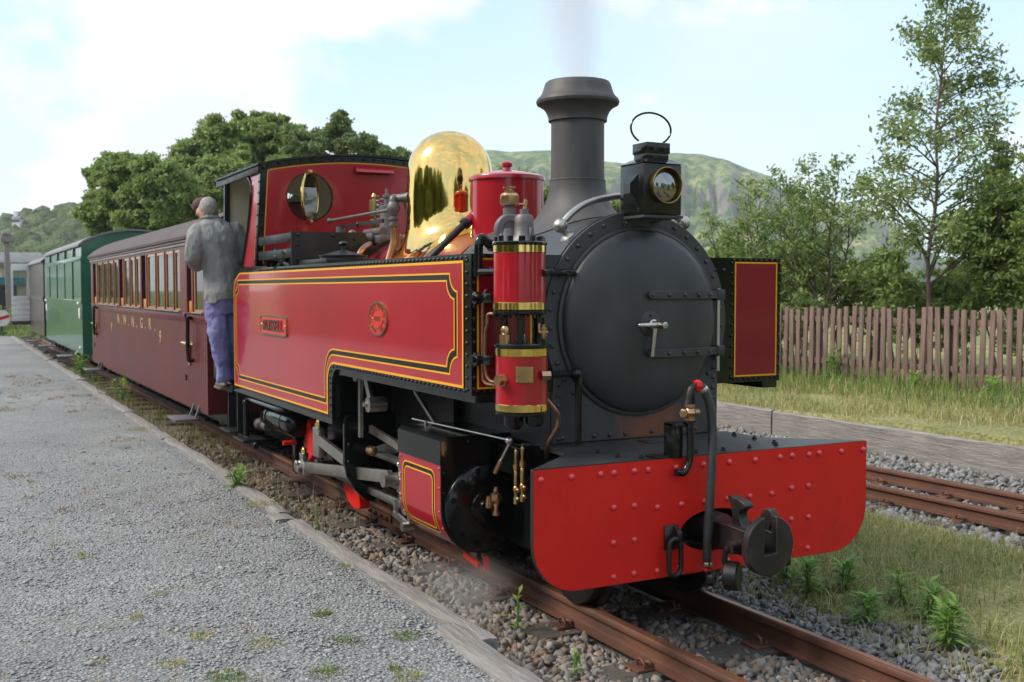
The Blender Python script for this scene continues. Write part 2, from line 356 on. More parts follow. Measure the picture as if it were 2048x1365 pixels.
def mesh(name, mb, material, sharp=35):
    me = bpy.data.meshes.new(name); me.from_pydata(mb.v, [], mb.f)
    bm = bmesh.new(); bm.from_mesh(me); bmesh.ops.recalc_face_normals(bm, faces=bm.faces[:]); bm.to_mesh(me); bm.free()
    finish(me, material, sharp); return me
def link(o, parent=None):
    COL.objects.link(o)
    if parent is not None:
        o.parent = parent
        b = parent; mm = Matrix.Identity(4)
        w = WORLD.get(parent.name, Matrix.Identity(4))
        o.matrix_parent_inverse = w.inverted()
    return o
WORLD = {}
def part(name, mb, material, parent=None, bevel=0, sharp=35, kind=None):
    o = bpy.data.objects.new(name, mesh(name, mb, material, sharp) if isinstance(mb, MB) else mb); link(o, parent)
    if bevel:
        q = o.modifiers.new('bevel', 'BEVEL'); q.width = bevel; q.segments = 2; q.limit_method = 'ANGLE'; q.angle_limit = R_(40)
    if kind: o['kind'] = kind
    return o
def part_each(name, mb, material, parent=None, bevel=0, sharp=35):
    """every loose piece of mb becomes an object of its own"""
    n = len(mb.v); r = list(range(n))
    def find(a):
        while r[a] != a: r[a] = r[r[a]]; a = r[a]
        return a
    for f in mb.f:
        a = find(f[0])
        for b in f[1:]: r[find(b)] = a
    groups = {}
    for f in mb.f: groups.setdefault(find(f[0]), []).append(f)
    out_ = []
    for k, fs in groups.items():
        ids = sorted({i for f in fs for i in f}); mp_ = {i: j for j, i in enumerate(ids)}; q = MB(); q.v = [mb.v[i] for i in ids]; q.f = [tuple(mp_[i] for i in f) for f in fs]
        out_.append(part(name, q, material, parent, bevel, sharp))
    return out_[0]
def put(name, me, loc, parent, rot=None, sc=None):
    """shared-mesh copy placed in world coordinates under parent"""
    o = bpy.data.objects.new(name, me); link(o, parent); o.location = loc
    if rot is not None: o.rotation_euler = rot
    if sc is not None: o.scale = sc
    return o
def tag(o, label=None, cat=None, group=None, kind=None):
    if label: o['label'] = label
    if cat: o['category'] = cat
    if group: o['group'] = group
    if kind: o['kind'] = kind
    return o
ORD = ['first', 'second', 'third', 'fourth', 'fifth', 'sixth', 'seventh', 'eighth', 'ninth', 'tenth', 'eleventh', 'twelfth']
def thing(name, loc, label=None, cat=None, group=None, kind=None):
    o = bpy.data.objects.new(name, None); COL.objects.link(o); o.location = loc; o.empty_display_size = .1
    WORLD[o.name] = Matrix.Translation(Vector(loc)); return tag(o, label, cat, group, kind)
def text_mesh(s, size, depth=.002, sx=1.0, font_bold=0):
    cu = bpy.data.curves.new('lettering', 'FONT'); cu.body = s; cu.size = size; cu.extrude = depth; cu.align_x = 'CENTER'; cu.align_y = 'CENTER'; cu.offset = font_bold; cu.resolution_u = 3
    ob = bpy.data.objects.new('lettering', cu); COL.objects.link(ob); bpy.context.view_layer.update()
    me = bpy.data.meshes.new_from_object(ob.evaluated_get(bpy.context.evaluated_depsgraph_get())); bpy.data.objects.remove(ob)
    vs = [(v.co.x*sx, v.co.y, v.co.z) for v in me.vertices]; fs = [tuple(p.vertices) for p in me.polygons]
    bpy.data.meshes.remove(me); return vs, fs
def letters(mb, s, size, c, right, up, depth=.002, sx=1.0, bold=0):
    """text laid on a surface: c centre, right and up unit vectors"""
    vs, fs = text_mesh(s, size, depth, sx, bold); c, r, u = np.array(c), np.array(right, float), np.array(up, float); n = np.cross(r, u)
    return mb.add([c+r*v[0]+u*v[1]+n*(v[2]+depth) for v in vs], fs)
def bulk(name, V_, F_, material, parent=None, kind='stuff', smooth=False):
    """big numpy mesh, F_ (n,3) or (n,4)"""
    me = bpy.data.meshes.new(name); nv, nf, k = len(V_), len(F_), F_.shape[1]
    me.vertices.add(nv); me.vertices.foreach_set('co', np.asarray(V_, np.float32).ravel())
    me.loops.add(nf*k); me.loops.foreach_set('vertex_index', np.asarray(F_, np.int32).ravel())
    me.polygons.add(nf); me.polygons.foreach_set('loop_start', np.arange(0, nf*k, k, dtype=np.int32))
    try: me.polygons.foreach_set('loop_total', np.full(nf, k, dtype=np.int32))
    except Exception: pass
    me.update(calc_edges=True)
    if smooth: me.polygons.foreach_set('use_smooth', [True]*nf)
    me.materials.append(MATS[material])
    o = bpy.data.objects.new(name, me); link(o, parent)
    if kind: o['kind'] = kind
    return o
def rot_rand(n, tilt=math.pi):
    """random rotation matrices (n,3,3)"""
    q = rng.normal(size=(n, 4)); q /= np.linalg.norm(q, axis=1)[:, None]
    w, x, y, z = q.T
    return np.stack([np.stack([1-2*(y*y+z*z), 2*(x*y-z*w), 2*(x*z+y*w)], -1), np.stack([2*(x*y+z*w), 1-2*(x*x+z*z), 2*(y*z-x*w)], -1), np.stack([2*(x*z-y*w), 2*(y*z+x*w), 1-2*(x*x+y*y)], -1)], 1)
ICO = None
def ico_template():
    bm = bmesh.new(); bmesh.ops.create_icosphere(bm, subdivisions=1, radius=1); bm.verts.index_update()
    v = np.array([x.co[:] for x in bm.verts]); f = np.array([[x.index for x in q.verts] for q in bm.faces]); bm.free(); return v, f
def box_template():
    v = np.array([(x, y, z) for x in (-1, 1) for y in (-1, 1) for z in (-1, 1)], float)
    f = np.array([(0,1,3),(0,3,2),(4,6,7),(4,7,5),(0,4,5),(0,5,1),(2,3,7),(2,7,6),(0,2,6),(0,6,4),(1,5,7),(1,7,3)]); return v, f
def stones(name, pos, size, material, flat=.6, tmpl='box', jit=.28):
    """angular stones, each a jittered box"""
    tv, tf = box_template() if tmpl == 'box' else ico_template(); n = len(pos)
    v = np.repeat(tv[None], n, 0)+rng.uniform(-jit, jit, (n, len(tv), 3))
    s = size[:, None]*np.stack([np.ones(n), rng.uniform(.55, 1, n), rng.uniform(.3, .8, n)*flat], 1)
    v = v*s[:, None, :]
    R3 = rot_rand(n) if flat > .55 else rot_flat(n, .3)
    v = np.einsum('nij,nkj->nki', R3, v)+pos[:, None, :]
    f = tf[None]+(np.arange(n)*len(tv))[:, None, None]
    return v.reshape(-1, 3), f.reshape(-1, 3)
def rot_flat(n, t=.5):
    a = rng.uniform(0, 2*math.pi, n); tx, ty = rng.normal(0, t*.6, n), rng.normal(0, t*.6, n)
    ca, sa = np.cos(a), np.sin(a); Z = np.stack([tx, ty, np.ones(n)], 1); Z /= np.linalg.norm(Z, axis=1)[:, None]
    X = np.stack([ca, sa, np.zeros(n)], 1); X -= Z*(X*Z).sum(1)[:, None]; X /= np.linalg.norm(X, axis=1)[:, None]; Y = np.cross(Z, X)
    return np.stack([X, Y, Z], 2)
def blades(base, h, w, lean=.4, seg=2):
    """grass blades (n,3): bent tapering strips"""
    n = len(base); a = rng.uniform(0, 2*math.pi, n); d = np.stack([np.cos(a), np.sin(a), np.zeros(n)], 1); sd = np.stack([-np.sin(a), np.cos(a), np.zeros(n)], 1)
    a2 = rng.uniform(0, 2*math.pi, n); sd = np.stack([np.cos(a2), np.sin(a2), np.zeros(n)], 1)
    ln = np.abs(rng.normal(0, lean, n))*h
    p0 = base; p1 = base+d*(ln*.35)[:, None]+np.array([0, 0, 1.])*(h*.6)[:, None]; p2 = base+d*ln[:, None]+np.array([0, 0, 1.])*(h*np.clip(1-.3*ln/h, .3, 1))[:, None]
    hw = (w/2)[:, None]
    V_ = np.stack([p0-sd*hw, p0+sd*hw, p1-sd*hw*.8, p1+sd*hw*.8, p2], 1)
    f = np.array([(0, 1, 3), (0, 3, 2), (2, 3, 4)])[None]+(np.arange(n)*5)[:, None, None]
    return V_.reshape(-1, 3), f.reshape(-1, 3)
def leafcards(pos, size, nrm=None, up=.3):
    """pointed leaf shapes: two triangles folded a little"""
    n = len(pos); R3 = rot_rand(n)
    t = np.array([(0, -1, 0), (.42, -.1, .08), (0, 1, -.1), (-.42, -.1, .08)])
    v = np.einsum('nij,kj->nki', R3, t)*size[:, None, None]+pos[:, None, :]
    f = np.array([(0, 1, 2), (0, 2, 3)])[None]+(np.arange(n)*4)[:, None, None]
    return v.reshape(-1, 3), f.reshape(-1, 3)
def merge(*vf):
    V_, F_, o = [], [], 0
    for v, f in vf: V_.append(v); F_.append(f+o); o += len(v)
    return np.concatenate(V_), np.concatenate(F_)
def fbm(x, y, s=1.0, o=4, seed=0.0):
    return mnoise.fractal(Vector((x*s+seed, y*s-seed, seed*.37)), 1.0, 2.0, o)
# ------------------------------------------------------------------ ground materials
def grass_ground(t, b, L, vec, src):
    n1_ = N(t, 'ShaderNodeTexNoise'); n1_.inputs['Scale'].default_value = .9; n1_.inputs['Detail'].default_value = 7; L(vec, n1_.inputs['Vector'])
    n2_ = N(t, 'ShaderNodeTexNoise'); n2_.inputs['Scale'].default_value = 30; n2_.inputs['Detail'].default_value = 4; L(vec, n2_.inputs['Vector'])
    r1 = N(t, 'ShaderNodeValToRGB'); e = r1.color_ramp.elements; e[0].position = .35; e[1].position = .66; e[0].color = (.13, .18, .045, 1); e[1].color = (.34, .29, .13, 1)
    L(n1_.outputs['Fac'], r1.inputs[0])
    r2 = N(t, 'ShaderNodeValToRGB'); e = r2.color_ramp.elements; e[0].position = .3; e[1].position = .7; e[0].color = (.5, .5, .5, 1); e[1].color = (1.3, 1.3, 1.3, 1)
    L(n2_.outputs['Fac'], r2.inputs[0])
    mm = N(t, 'ShaderNodeMixRGB', blend_type='MULTIPLY'); mm.inputs[0].default_value = 1; L(r1.outputs[0], mm.inputs[1]); L(r2.outputs[0], mm.inputs[2]); L(mm.outputs[0], b.inputs['Base Color'])
mat('grass_ground', (.08, .11, .03), .95, bump=.8, bs=45, bdist=.03, extra=grass_ground)
def gravel_nodes(t, b, L, vec, src):
    n0 = N(t, 'ShaderNodeTexNoise'); n0.inputs['Scale'].default_value = 14; n0.inputs['Detail'].default_value = 3; L(vec, n0.inputs['Vector'])
    sc_ = N(t, 'ShaderNodeMixRGB'); sc_.inputs[0].default_value = .03; L(vec, sc_.inputs[1]); L(n0.outputs['Color'], sc_.inputs[2])
    vo = N(t, 'ShaderNodeTexVoronoi'); vo.inputs['Scale'].default_value = 72; L(sc_.outputs[0], vo.inputs['Vector'])
    r1 = N(t, 'ShaderNodeValToRGB'); e = r1.color_ramp.elements; e[0].color = (.205, .212, .210, 1); e[1].color = (.43, .432, .425, 1)
    x = e.new(.55); x.color = (.29, .298, .295, 1); x = e.new(.85); x.color = (.325, .33, .328, 1)
    sp = N(t, 'ShaderNodeSeparateColor'); L(vo.outputs['Color'], sp.inputs[0]); L(sp.outputs[0], r1.inputs[0])
    ed = N(t, 'ShaderNodeMapRange'); ed.inputs['From Min'].default_value = .3; ed.inputs['From Max'].default_value = .75; ed.inputs['To Min'].default_value = 1; ed.inputs['To Max'].default_value = .55
    L(vo.outputs['Distance'], ed.inputs[0])
    big = N(t, 'ShaderNodeTexNoise'); big.inputs['Scale'].default_value = .8; big.inputs['Detail'].default_value = 5; L(vec, big.inputs['Vector'])
    bigr = N(t, 'ShaderNodeMapRange'); bigr.inputs['From Min'].default_value = .3; bigr.inputs['From Max'].default_value = .7; bigr.inputs['To Min'].default_value = .8; bigr.inputs['To Max'].default_value = 1.16
    L(big.outputs['Fac'], bigr.inputs[0])
    mu = N(t, 'ShaderNodeMath', operation='MULTIPLY'); L(ed.outputs[0], mu.inputs[0]); L(bigr.outputs[0], mu.inputs[1])
    mm = N(t, 'ShaderNodeMixRGB', blend_type='MULTIPLY'); mm.inputs[0].default_value = 1; L(r1.outputs[0], mm.inputs[1]); L(mu.outputs[0], mm.inputs[2])
    # thin moss and dry grass stains
    ms = N(t, 'ShaderNodeTexNoise'); ms.inputs['Scale'].default_value = 3.3; ms.inputs['Detail'].default_value = 8; ms.inputs['Roughness'].default_value = .65; L(vec, ms.inputs['Vector'])
    mr = N(t, 'ShaderNodeMapRange'); mr.inputs['From Min'].default_value = .56; mr.inputs['From Max'].default_value = .74; mr.inputs['To Max'].default_value = .65; L(ms.outputs['Fac'], mr.inputs[0])
    m3 = N(t, 'ShaderNodeMixRGB'); m3.inputs[2].default_value = (.19, .165, .085, 1); L(mr.outputs[0], m3.inputs[0]); L(mm.outputs[0], m3.inputs[1]); L(m3.outputs[0], b.inputs['Base Color'])
    bu = N(t, 'ShaderNodeBump'); bu.inputs['Strength'].default_value = .9; bu.inputs['Distance'].default_value = .012; bu.invert = True
    L(vo.outputs['Distance'], bu.inputs['Height']); L(bu.outputs[0], b.inputs['Normal'])
mat('slate_gravel', (.2, .22, .24), .8, extra=gravel_nodes)
mat('grass_blade', (.1, .13, .03), .7, isl=[(.17, .25, .05), (.33, .32, .10), (.50, .42, .22), (.22, .29, .06), (.58, .49, .28), (.32, .27, .11)], trans=.3)
mat('grass_green', (.07, .13, .03), .7, isl=[(.08, .16, .025), (.14, .24, .04), (.19, .25, .055), (.3, .29, .10)], trans=.3)
mat('weed_leaf', (.08, .17, .03), .55, isl=[(.13, .25, .04), (.20, .36, .06), (.27, .42, .09)], trans=.35)
mat('leaf_oak', (.04, .075, .018), .6, isl=[(.13, .20, .06), (.21, .30, .085), (.29, .38, .11), (.38, .44, .15)], trans=.45)
mat('leaf_birch', (.06, .09, .025), .55, isl=[(.14, .21, .06), (.21, .28, .085), (.29, .35, .11)], trans=.3)
mat('leaf_rowan', (.08, .14, .035), .6, isl=[(.12, .21, .05), (.20, .30, .075), (.26, .35, .095), (.31, .33, .11)], trans=.45)
mat('leaf_hedge', (.06, .1, .025), .6, isl=[(.11, .19, .05), (.19, .28, .07), (.26, .35, .095), (.31, .35, .115)], trans=.45)
mat('leaf_pale', (.10, .15, .05), .6, isl=[(.13, .18, .06), (.18, .24, .08), (.22, .27, .11)], trans=.35)
mat('bark', (.12, .085, .065), .85, col2=(.06, .045, .038), ns=10, bump=.4, bs=20, stretch=(3, 3, .6))
mat('bark_birch', (.11, .075, .062), .75, col2=(.06, .042, .036), ns=8, bump=.2, bs=20)
mat('fence_wood', (.20, .132, .105), .85, col2=(.115, .072, .058), ns=6, bump=.3, bs=20, stretch=(5, 5, .5))
mat('straw', (.3, .2, .1), .8, isl=[(.20, .13, .06), (.34, .25, .12), (.26, .15, .07), (.42, .33, .18), (.17, .17, .06)], trans=.2)
# ------------------------------------------------------------------ ground
def gz(x, y):
    """ground height"""
    if y < -1.12: return -.06
    if y < 2.95: return -.165 if y < .9 else -.165+.07*min(1, (y-.9)/.25)*(1-max(0, (y-2.7))/.25)
    if y < 5.02: return -.165
    if y < 5.2: return -.165+.33*(y-5.02)/.18
    r = math.hypot(x, y)
    return .19+.05*math.sin(x*.6)*math.sin(y*.8)+(.08*min(1, (y-5.2)/2) if y < 40 else .08)
xs = sorted(set([-1250, -900, -600, -400, -300, -200, -140, -100, -75, -60]+[x*2 for x in range(-25, 10)]+[30, 60, 120, 300]))
ys = sorted(set([-500, -300, -200, -100, -60, -30, -15, -9, -5, -1.4, -1.12, -1.119, .0, .9, 1.0, 1.15, 1.5, 1.8, 2.3, 2.7, 2.8, 2.95, 3.3, 4, 5.02, 5.1, 5.2, 5.6, 6.2, 7, 8, 9, 10.5, 12, 15, 20, 30, 45, 70, 110, 180, 300, 500, 800, 1150]))
mb = MB(); mb.v = [(x, y, gz(x, y)) for x in xs for y in ys]; ny = len(ys)
mb.f = [(i*ny+j, (i+1)*ny+j, (i+1)*ny+j+1, i*ny+j+1) for i in range(len(xs)-1) for j in range(ny-1)]
part('ground', mb, 'grass_ground', kind='structure', sharp=60)

# platform of slate chippings with its timber edging
PZ = .08
plat = thing('platform', (-15, -3, PZ), kind='structure')
px_, py_ = np.linspace(-33, 7, 161), np.concatenate([np.linspace(-9, -3.6, 8), np.linspace(-3.4, -1.16, 15)])
mb = MB(); ny = len(py_)
mb.v = [(x, y, PZ+.012*fbm(x, y, 1.3, 3)+.004*fbm(x, y, 6, 2, 3)-(.012 if y > -1.2 else 0)) for x in px_ for y in py_]
mb.f = [(i*ny+j, (i+1)*ny+j, (i+1)*ny+j+1, i*ny+j+1) for i in range(len(px_)-1) for j in range(ny-1)]
part('gravel_surface', mb, 'slate_gravel', plat, sharp=80)
part('platform_bank', MB().box((-33, -9, -.2), (7, -1.17, PZ-.035)), 'ballast_bed', plat)
def timber(x0, x1, yc, w, zt, h, rz, name='edging_timber', parent=plat, seed=0, matn='timber_grey', yfun=None):
    """weathered baulk: worn uneven edges"""
    n = max(6, int((x1-x0)/.09)); mb = MB(); sec = [(-.5, -1), (-.5, -.25), (-.46, -.04), (-.2, 0), (.12, .0), (.44, -.03), (.5, -.3), (.5, -1)]; k = len(sec)
    for i in range(n+1):
        x = x0+(x1-x0)*i/n; xm = x-(x0+x1)/2
        for j, (a, b) in enumerate(sec):
            f = fbm(x*2.2+seed*9, j*1.7, 1, 3); g = fbm(x*9+seed*5, j*2.3, 1, 2)
            mb.v.append((x, yc+xm*rz+a*w+.012*f*(1 if j > 0 else 0), zt+b*h+(.010*f+.005*g if b > -.9 else 0)))
    for i in range(n):
        for j in range(k-1): mb.f.append((i*k+j, (i+1)*k+j, (i+1)*k+j+1, i*k+j+1))
    mb.f.append(tuple(range(k))); mb.f.append(tuple(n*k+j for j in range(k))[::-1])
    return part(name, mb, matn, parent, sharp=50)
for i, (x0, x1, yc, w, rz) in enumerate([(-.34, 2.4, -1.20, .17, -.012), (-2.72, -.1, -1.11, .105, .012), (-2.95, -2.74, -1.17, .17, .02), (-4.45, -2.98, -1.12, .12, .0), (-6.9, -4.5, -1.11, .11, .01), (-9.4, -6.95, -1.13, .14, 0), (-12, -9.45, -1.12, .14, .004), (-14.5, -12.05, -1.11, .14, 0), (-17.2, -14.6, -1.1, .14, 0), (-20, -17.3, -1.1, .14, 0), (-26, -20.1, -1.1, .14, 0), (-33, -26.1, -1.1, .14, 0), (2.43, 5, -1.17, .15, 0)]):
    timber(x0, x1, yc, w, PZ+.012-(.006 if i % 2 else 0), .27, rz, seed=i)

# ------------------------------------------------------------------ tracks
mb = MB(); nx = 140; bx = np.linspace(-70, 9, nx*2); by = np.linspace(-1.1, 1.04, 24)
mb.v = [(x, y, -.150+.014*fbm(x, y, 4, 3)-(max(0, y-.8)*.09)) for x in bx for y in by]; ny = len(by)
mb.f = [(i*ny+j, (i+1)*ny+j, (i+1)*ny+j+1, i*ny+j+1) for i in range(len(bx)-1) for j in range(ny-1)]
part('ballast', mb, 'ballast_bed', kind='structure', sharp=80)
mb = MB(); by = np.linspace(2.86, 5.04, 20); bx = np.linspace(-70, 9, 160); ny = len(by)
mb.v = [(x, y, -.150+.012*fbm(x, y, 4, 3)+(.06*max(0, y-4.5)/.5)) for x in bx for y in by]
mb.f = [(i*ny+j, (i+1)*ny+j, (i+1)*ny+j+1, i*ny+j+1) for i in range(len(bx)-1) for j in range(ny-1)]
part('ballast', mb, 'ballast_bed', kind='structure', sharp=80)
HEAD = fillet([(-.026, -.028), (-.026, 0), (.026, 0), (.026, -.028), (.008, -.036)], [.004, .010, .010, .004, 0], 3)
def rail_prof(y):
    r = [(-.05, -.112), (-.05, -.104), (-.010, -.094), (-.0065, -.085), (-.0065, -.04), (-.026, -.030), (-.027, -.010), (-.022, -.002), (-.012, 0), (.012, 0), (.022, -.002), (.027, -.010), (.026, -.030), (.0065, -.04), (.0065, -.085), (.010, -.094), (.05, -.104), (.05, -.112)]
    return [(y+a, b) for a, b in r]
def make_track(yc, x0, x1, joints, near, label_seed):
    tr = thing('railway_track', (0, yc, -.12), kind='structure')
    for s in (-1, 1):
        yr = yc+s*.3235; a = x0
        for j in list(joints)+[x1]:
            jj = j+(.35 if s > 0 else 0) if j != x1 else j
            rl = part('rail', MB().prism(rail_prof(yr), a, jj-.004, 0), 'rail_rust', tr, sharp=45)
            # bright worn running surface
            part('running_surface', MB().box((a+.01, yr-.015, -.001), (jj-.014, yr+.015, .0012)), 'railhead', rl)
            if j != x1 and j > -7:
                for q in (-1, 1):
                    mbf = MB().box((jj-.22, yr+q*.008, -.088), (jj+.22, yr+q*.020, -.040), .003)
                    for k in range(4): mbf.lathe([(.016, 0), (.016, .012), (.008, .014), (.008, .022)], (jj-.16+.107*k, yr+q*.020, -.064), (0, q, 0), 6)
                    part('fishplate', mbf, 'rail_rust', tr)
            a = jj
    sl = []
    x = x1-.3; i = 0
    while x > x0:
        mbs = MB(); w = .105+random.uniform(-.012, .012); l = random.uniform(.6, .68); o_ = random.uniform(-.03, .03)
        mbs.box((x-w, yc-l+o_, -.25), (x+w, yc+l+o_, -.118+random.uniform(-.004, .003)), .008)
        part('sleeper', mbs, 'sleeper_wood', tr)
        if x > near:
            for s in (-1, 1):
                for q in (-1, 1):
                    ym = yc+s*.3235+q*.088
                    c = MB().box((x-.055, ym-.05, -.1185), (x+.055, ym+.045, -.104), .003)
                    p = [(x-.03+.02*k/4, ym-.028*q*math.cos(math.pi*k/4*1.5), -.098+.032*math.sin(math.pi*min(k, 3)/3)) for k in range(5)]
                    th = [R_(a_) for a_ in range(-40, 240, 28)]
                    c.tube([(x+.012+.030*math.cos(a_), ym+.006*q, -.094+.026*math.sin(a_)) for a_ in th], .008, 6)
                    c.tube([(x-.03, ym-.03*q, -.096), (x+.01, ym-.045*q, -.094), (x+.045, ym-.02*q, -.094)], .009, 6)
                    part('rail_clip', c, 'rail_rust', tr)
        x -= .66+random.uniform(-.02, .02); i += 1
    return tr
t1_ = make_track(0, -60, 7.5, [-50, -40, -30, -20, -10.5, -3.3, 1.0], -4.6, 0)
t2_ = make_track(3.69, -45, 7.5, [-32, -22, -12, -4.4], -6.5, 1)

# loose stones
def spread(n, x0, x1, y0, y1, zf, ex=None):
    x = rng.uniform(x0, x1, n); y = rng.uniform(y0, y1, n)
    if ex is not None: k = ex(x, y); x, y = x[k], y[k]
    return np.stack([x, y, zf(x, y)+rng.uniform(-.008, .014, len(x))], 1)
offrail = lambda x, y: (np.abs(np.abs(y)-.3235) > .062)
def thin_sleep(x, y): return offrail(x, y)
p1 = spread(14000, -3.2, 3.2, -1.06, .42, lambda x, y: -.145+0*x, thin_sleep)
p2 = spread(2600, -9, -3.2, -1.06, .3, lambda x, y: -.145+0*x, thin_sleep)
v, f = stones('s', np.concatenate([p1, p2]), rng.uniform(.010, .026, len(p1)+len(p2)), 'stone', .8)
bulk('ballast_stones', v, f, 'stone')
p1 = spread(6500, -3.5, 3.2, .38, 1.1, lambda x, y: -.143+np.maximum(0, y-.9)*.2, lambda x, y: offrail(x, y) & (y < 1.0+.10*np.sin(x*5)+rng.normal(0, .05, len(x))))
v, f = stones('s', p1, rng.uniform(.009, .022, len(p1)), 'stone_grey', .6)
p2 = spread(6500, -6.5, 1.0, 2.9, 5.0, lambda x, y: -.143+.06*np.maximum(0, y-4.5)/.5, lambda x, y: np.abs(np.abs(y-3.69)-.3235) > .062)
v2, f2 = stones('s', p2, rng.uniform(.014, .03, len(p2)), 'stone_grey', .8)
bulk('ballast_chippings', *merge((v, f), (v2, f2)), 'stone_grey')
# slate chips lying on the platform
def platz(x, y): return np.full(len(x), PZ+.002)
pc = spread(60000, -7.5, 2.2, -3.4, -1.22, platz); pc = pc[rng.random(len(pc)) < np.clip((pc[:, 0]+7.5)/8.5, 0, 1)**1.3]
pc[:, 2] = PZ+np.array([.012*fbm(a, b, 1.3, 3)+.004*fbm(a, b, 6, 2, 3) for a, b in pc[:, :2]])+rng.uniform(-.002, .003, len(pc))
v, f = stones('c', pc, rng.uniform(.003, .008, len(pc))*np.where(rng.random(len(pc)) < .015, 2.0, 1), 'chip', .5)
bulk('slate_chips', v, f, 'chip')

# dry moss and stray straws over the platform
mc = np.stack([rng.uniform(-16, 1.6, 420), rng.uniform(-3.5, -1.25, 420)], 1); mc = mc[np.array([fbm(a, b, .55, 3, 9) for a, b in mc]) > -.05]
mbp = np.concatenate([np.stack([c_[0]+rng.normal(0, .035*(1+abs(c_[0])*.12), k), c_[1]+rng.normal(0, .03, k), np.full(k, PZ-.004)], 1) for c_, k in zip(mc, rng.integers(8, 40, len(mc)))])
bulk('platform_moss', *blades(mbp, rng.uniform(.010, .026, len(mbp)), rng.uniform(.003, .006, len(mbp))*(1+np.abs(mbp[:, 0])*.08), 1.3), 'straw')
sb = np.stack([rng.uniform(-3, 1.7, 90), rng.uniform(-3.3, -1.25, 90), np.full(90, PZ+.008)], 1)
a_s = rng.uniform(0, 3.14, 90); l_s = rng.uniform(.02, .07, 90); d_s = np.stack([np.cos(a_s), np.sin(a_s), np.zeros(90)], 1)*l_s[:, None]; n_s = np.stack([-np.sin(a_s), np.cos(a_s), np.zeros(90)], 1)*.0011
bulk('fallen_straws', np.stack([sb-d_s-n_s, sb-d_s+n_s, sb+d_s+n_s, sb+d_s-n_s], 1).reshape(-1, 3), np.arange(360).reshape(90, 4), 'straw')
# far platform edge: grey baulks holding the grass bank
fb = thing('timber_edging', (-4, 5.03, -.15), 'long row of weathered grey baulks edging the grassy bank beyond the second track', 'timber')
for i, (a, b) in enumerate([(-30, -14.2), (-14.15, -5.33), (-5.3, -2.75+.9), (-1.82, 1.5), (1.53, 6)]):
    timber(a, b, 5.075+.006*(i % 2), .085, .185+.008*(i % 2), .34, .0, 'baulk', fb, seed=20+i)

# ------------------------------------------------------------------ grass and weeds
def gzv(x, y): return np.array([gz(a, b) for a, b in zip(x, y)])
def patch(n, x0, x1, y0, y1, dens=None):
    x = rng.uniform(x0, x1, n); y = rng.uniform(y0, y1, n)
    d = np.array([fbm(a, b, .9, 3, 5) for a, b in zip(x, y)]); k = d > -.35+rng.uniform(-.3, .3, n)
    return np.stack([x[k], y[k], gzv(x[k], y[k])-.005], 1)
b1 = patch(34000, -4.0, 2.6, .95, 3.02)
b1b = patch(5200, -4.0, 2.6, 1.2, 2.8)
b2 = patch(32000, -10, -.5, 5.13, 7.4)
b2b = patch(6000, -10, -.5, 6.3, 8.4)
v1 = blades(b1, rng.uniform(.03, .10, len(b1)), rng.uniform(.003, .006, len(b1)), 1.5)
v1b = blades(b1b, rng.uniform(.08, .2, len(b1b)), rng.uniform(.003, .006, len(b1b)), .5)
v2 = blades(b2, rng.uniform(.03, .15, len(b2)), rng.uniform(.005, .009, len(b2)), .9)
bulk('dry_grass', *merge(v1, v1b, v2), 'grass_blade')
b3 = patch(9000, -3.2, 2.6, 1.05, 2.9); v3 = blades(b3, rng.uniform(.03, .09, len(b3)), rng.uniform(.004, .008, len(b3)), .7)
v4 = blades(b2b, rng.uniform(.08, .34, len(b2b)), rng.uniform(.008, .013, len(b2b)), .5)
# fringe of growth beside the platform edge and between the carriages and the edging
b5 = patch(1000, -20, -7.5, -1.02, -.45); b5[:, 2] = -.15
v5 = blades(b5, rng.uniform(.05, .22, len(b5))*np.clip((-b5[:, 0]-2)/5, .3, 1), rng.uniform(.005, .010, len(b5)), .5)
b6 = patch(9000, -60, -33, -6, 1.5); b6[:, 2] = -.06
v6 = blades(b6, rng.uniform(.1, .3, len(b6)), rng.uniform(.02, .04, len(b6)), .5)
bulk('green_grass', *merge(v3, v4, v5, v6), 'grass_green')
b8 = patch(1500, -3.5, 2.8, .72, 1.12); b8[:, 2] = -.14
bulk('ballast_grass', *blades(b8, rng.uniform(.03, .12, len(b8)), rng.uniform(.003, .005, len(b8)), .9), 'grass_blade')
b7 = patch(3600, -16, -3.2, -1.05, -.42); b7[:, 2] = -.15
bulk('straw_grass', *blades(b7, rng.uniform(.06, .2, len(b7)), rng.uniform(.003, .005, len(b7)), .7), 'straw')
def tuft(px, py, r, n, h, green=True, label=None, grp=None, z=PZ, name='grass_tuft', y=None):
    c = P(px, py, 2, z) if y is None else None
    a = rng.uniform(0, 6.283, n); rr = r*np.sqrt(rng.random(n))
    base = np.stack([c[0]+rr*np.cos(a), c[1]+rr*np.sin(a), np.full(n, z)], 1)
    hh = rng.uniform(.4, 1, n)*h*(1-.5*rr/r)
    o = bulk(name, *blades(base, hh, rng.uniform(.003, .006, n), 1.0), 'grass_green' if green else 'grass_blade', kind=None)
    tag(o, label, 'grass', grp); return o
near_edge = lambda q: -P(q[0], q[1], 2, PZ)[1]
for i, (x, y, r, n) in enumerate(sorted([(648, 1231, .05, 90), (690, 1286, .07, 140), (812, 1276, .06, 120), (652, 1350, .07, 130), (455, 1357, .08, 150), (790, 1340, .03, 40)], key=near_edge)):
    tuft(x, y, r, n, .045, True, 'short green grass tuft in the platform gravel, %s from the edging timber' % ORD[i], 'green tufts in the platform gravel')
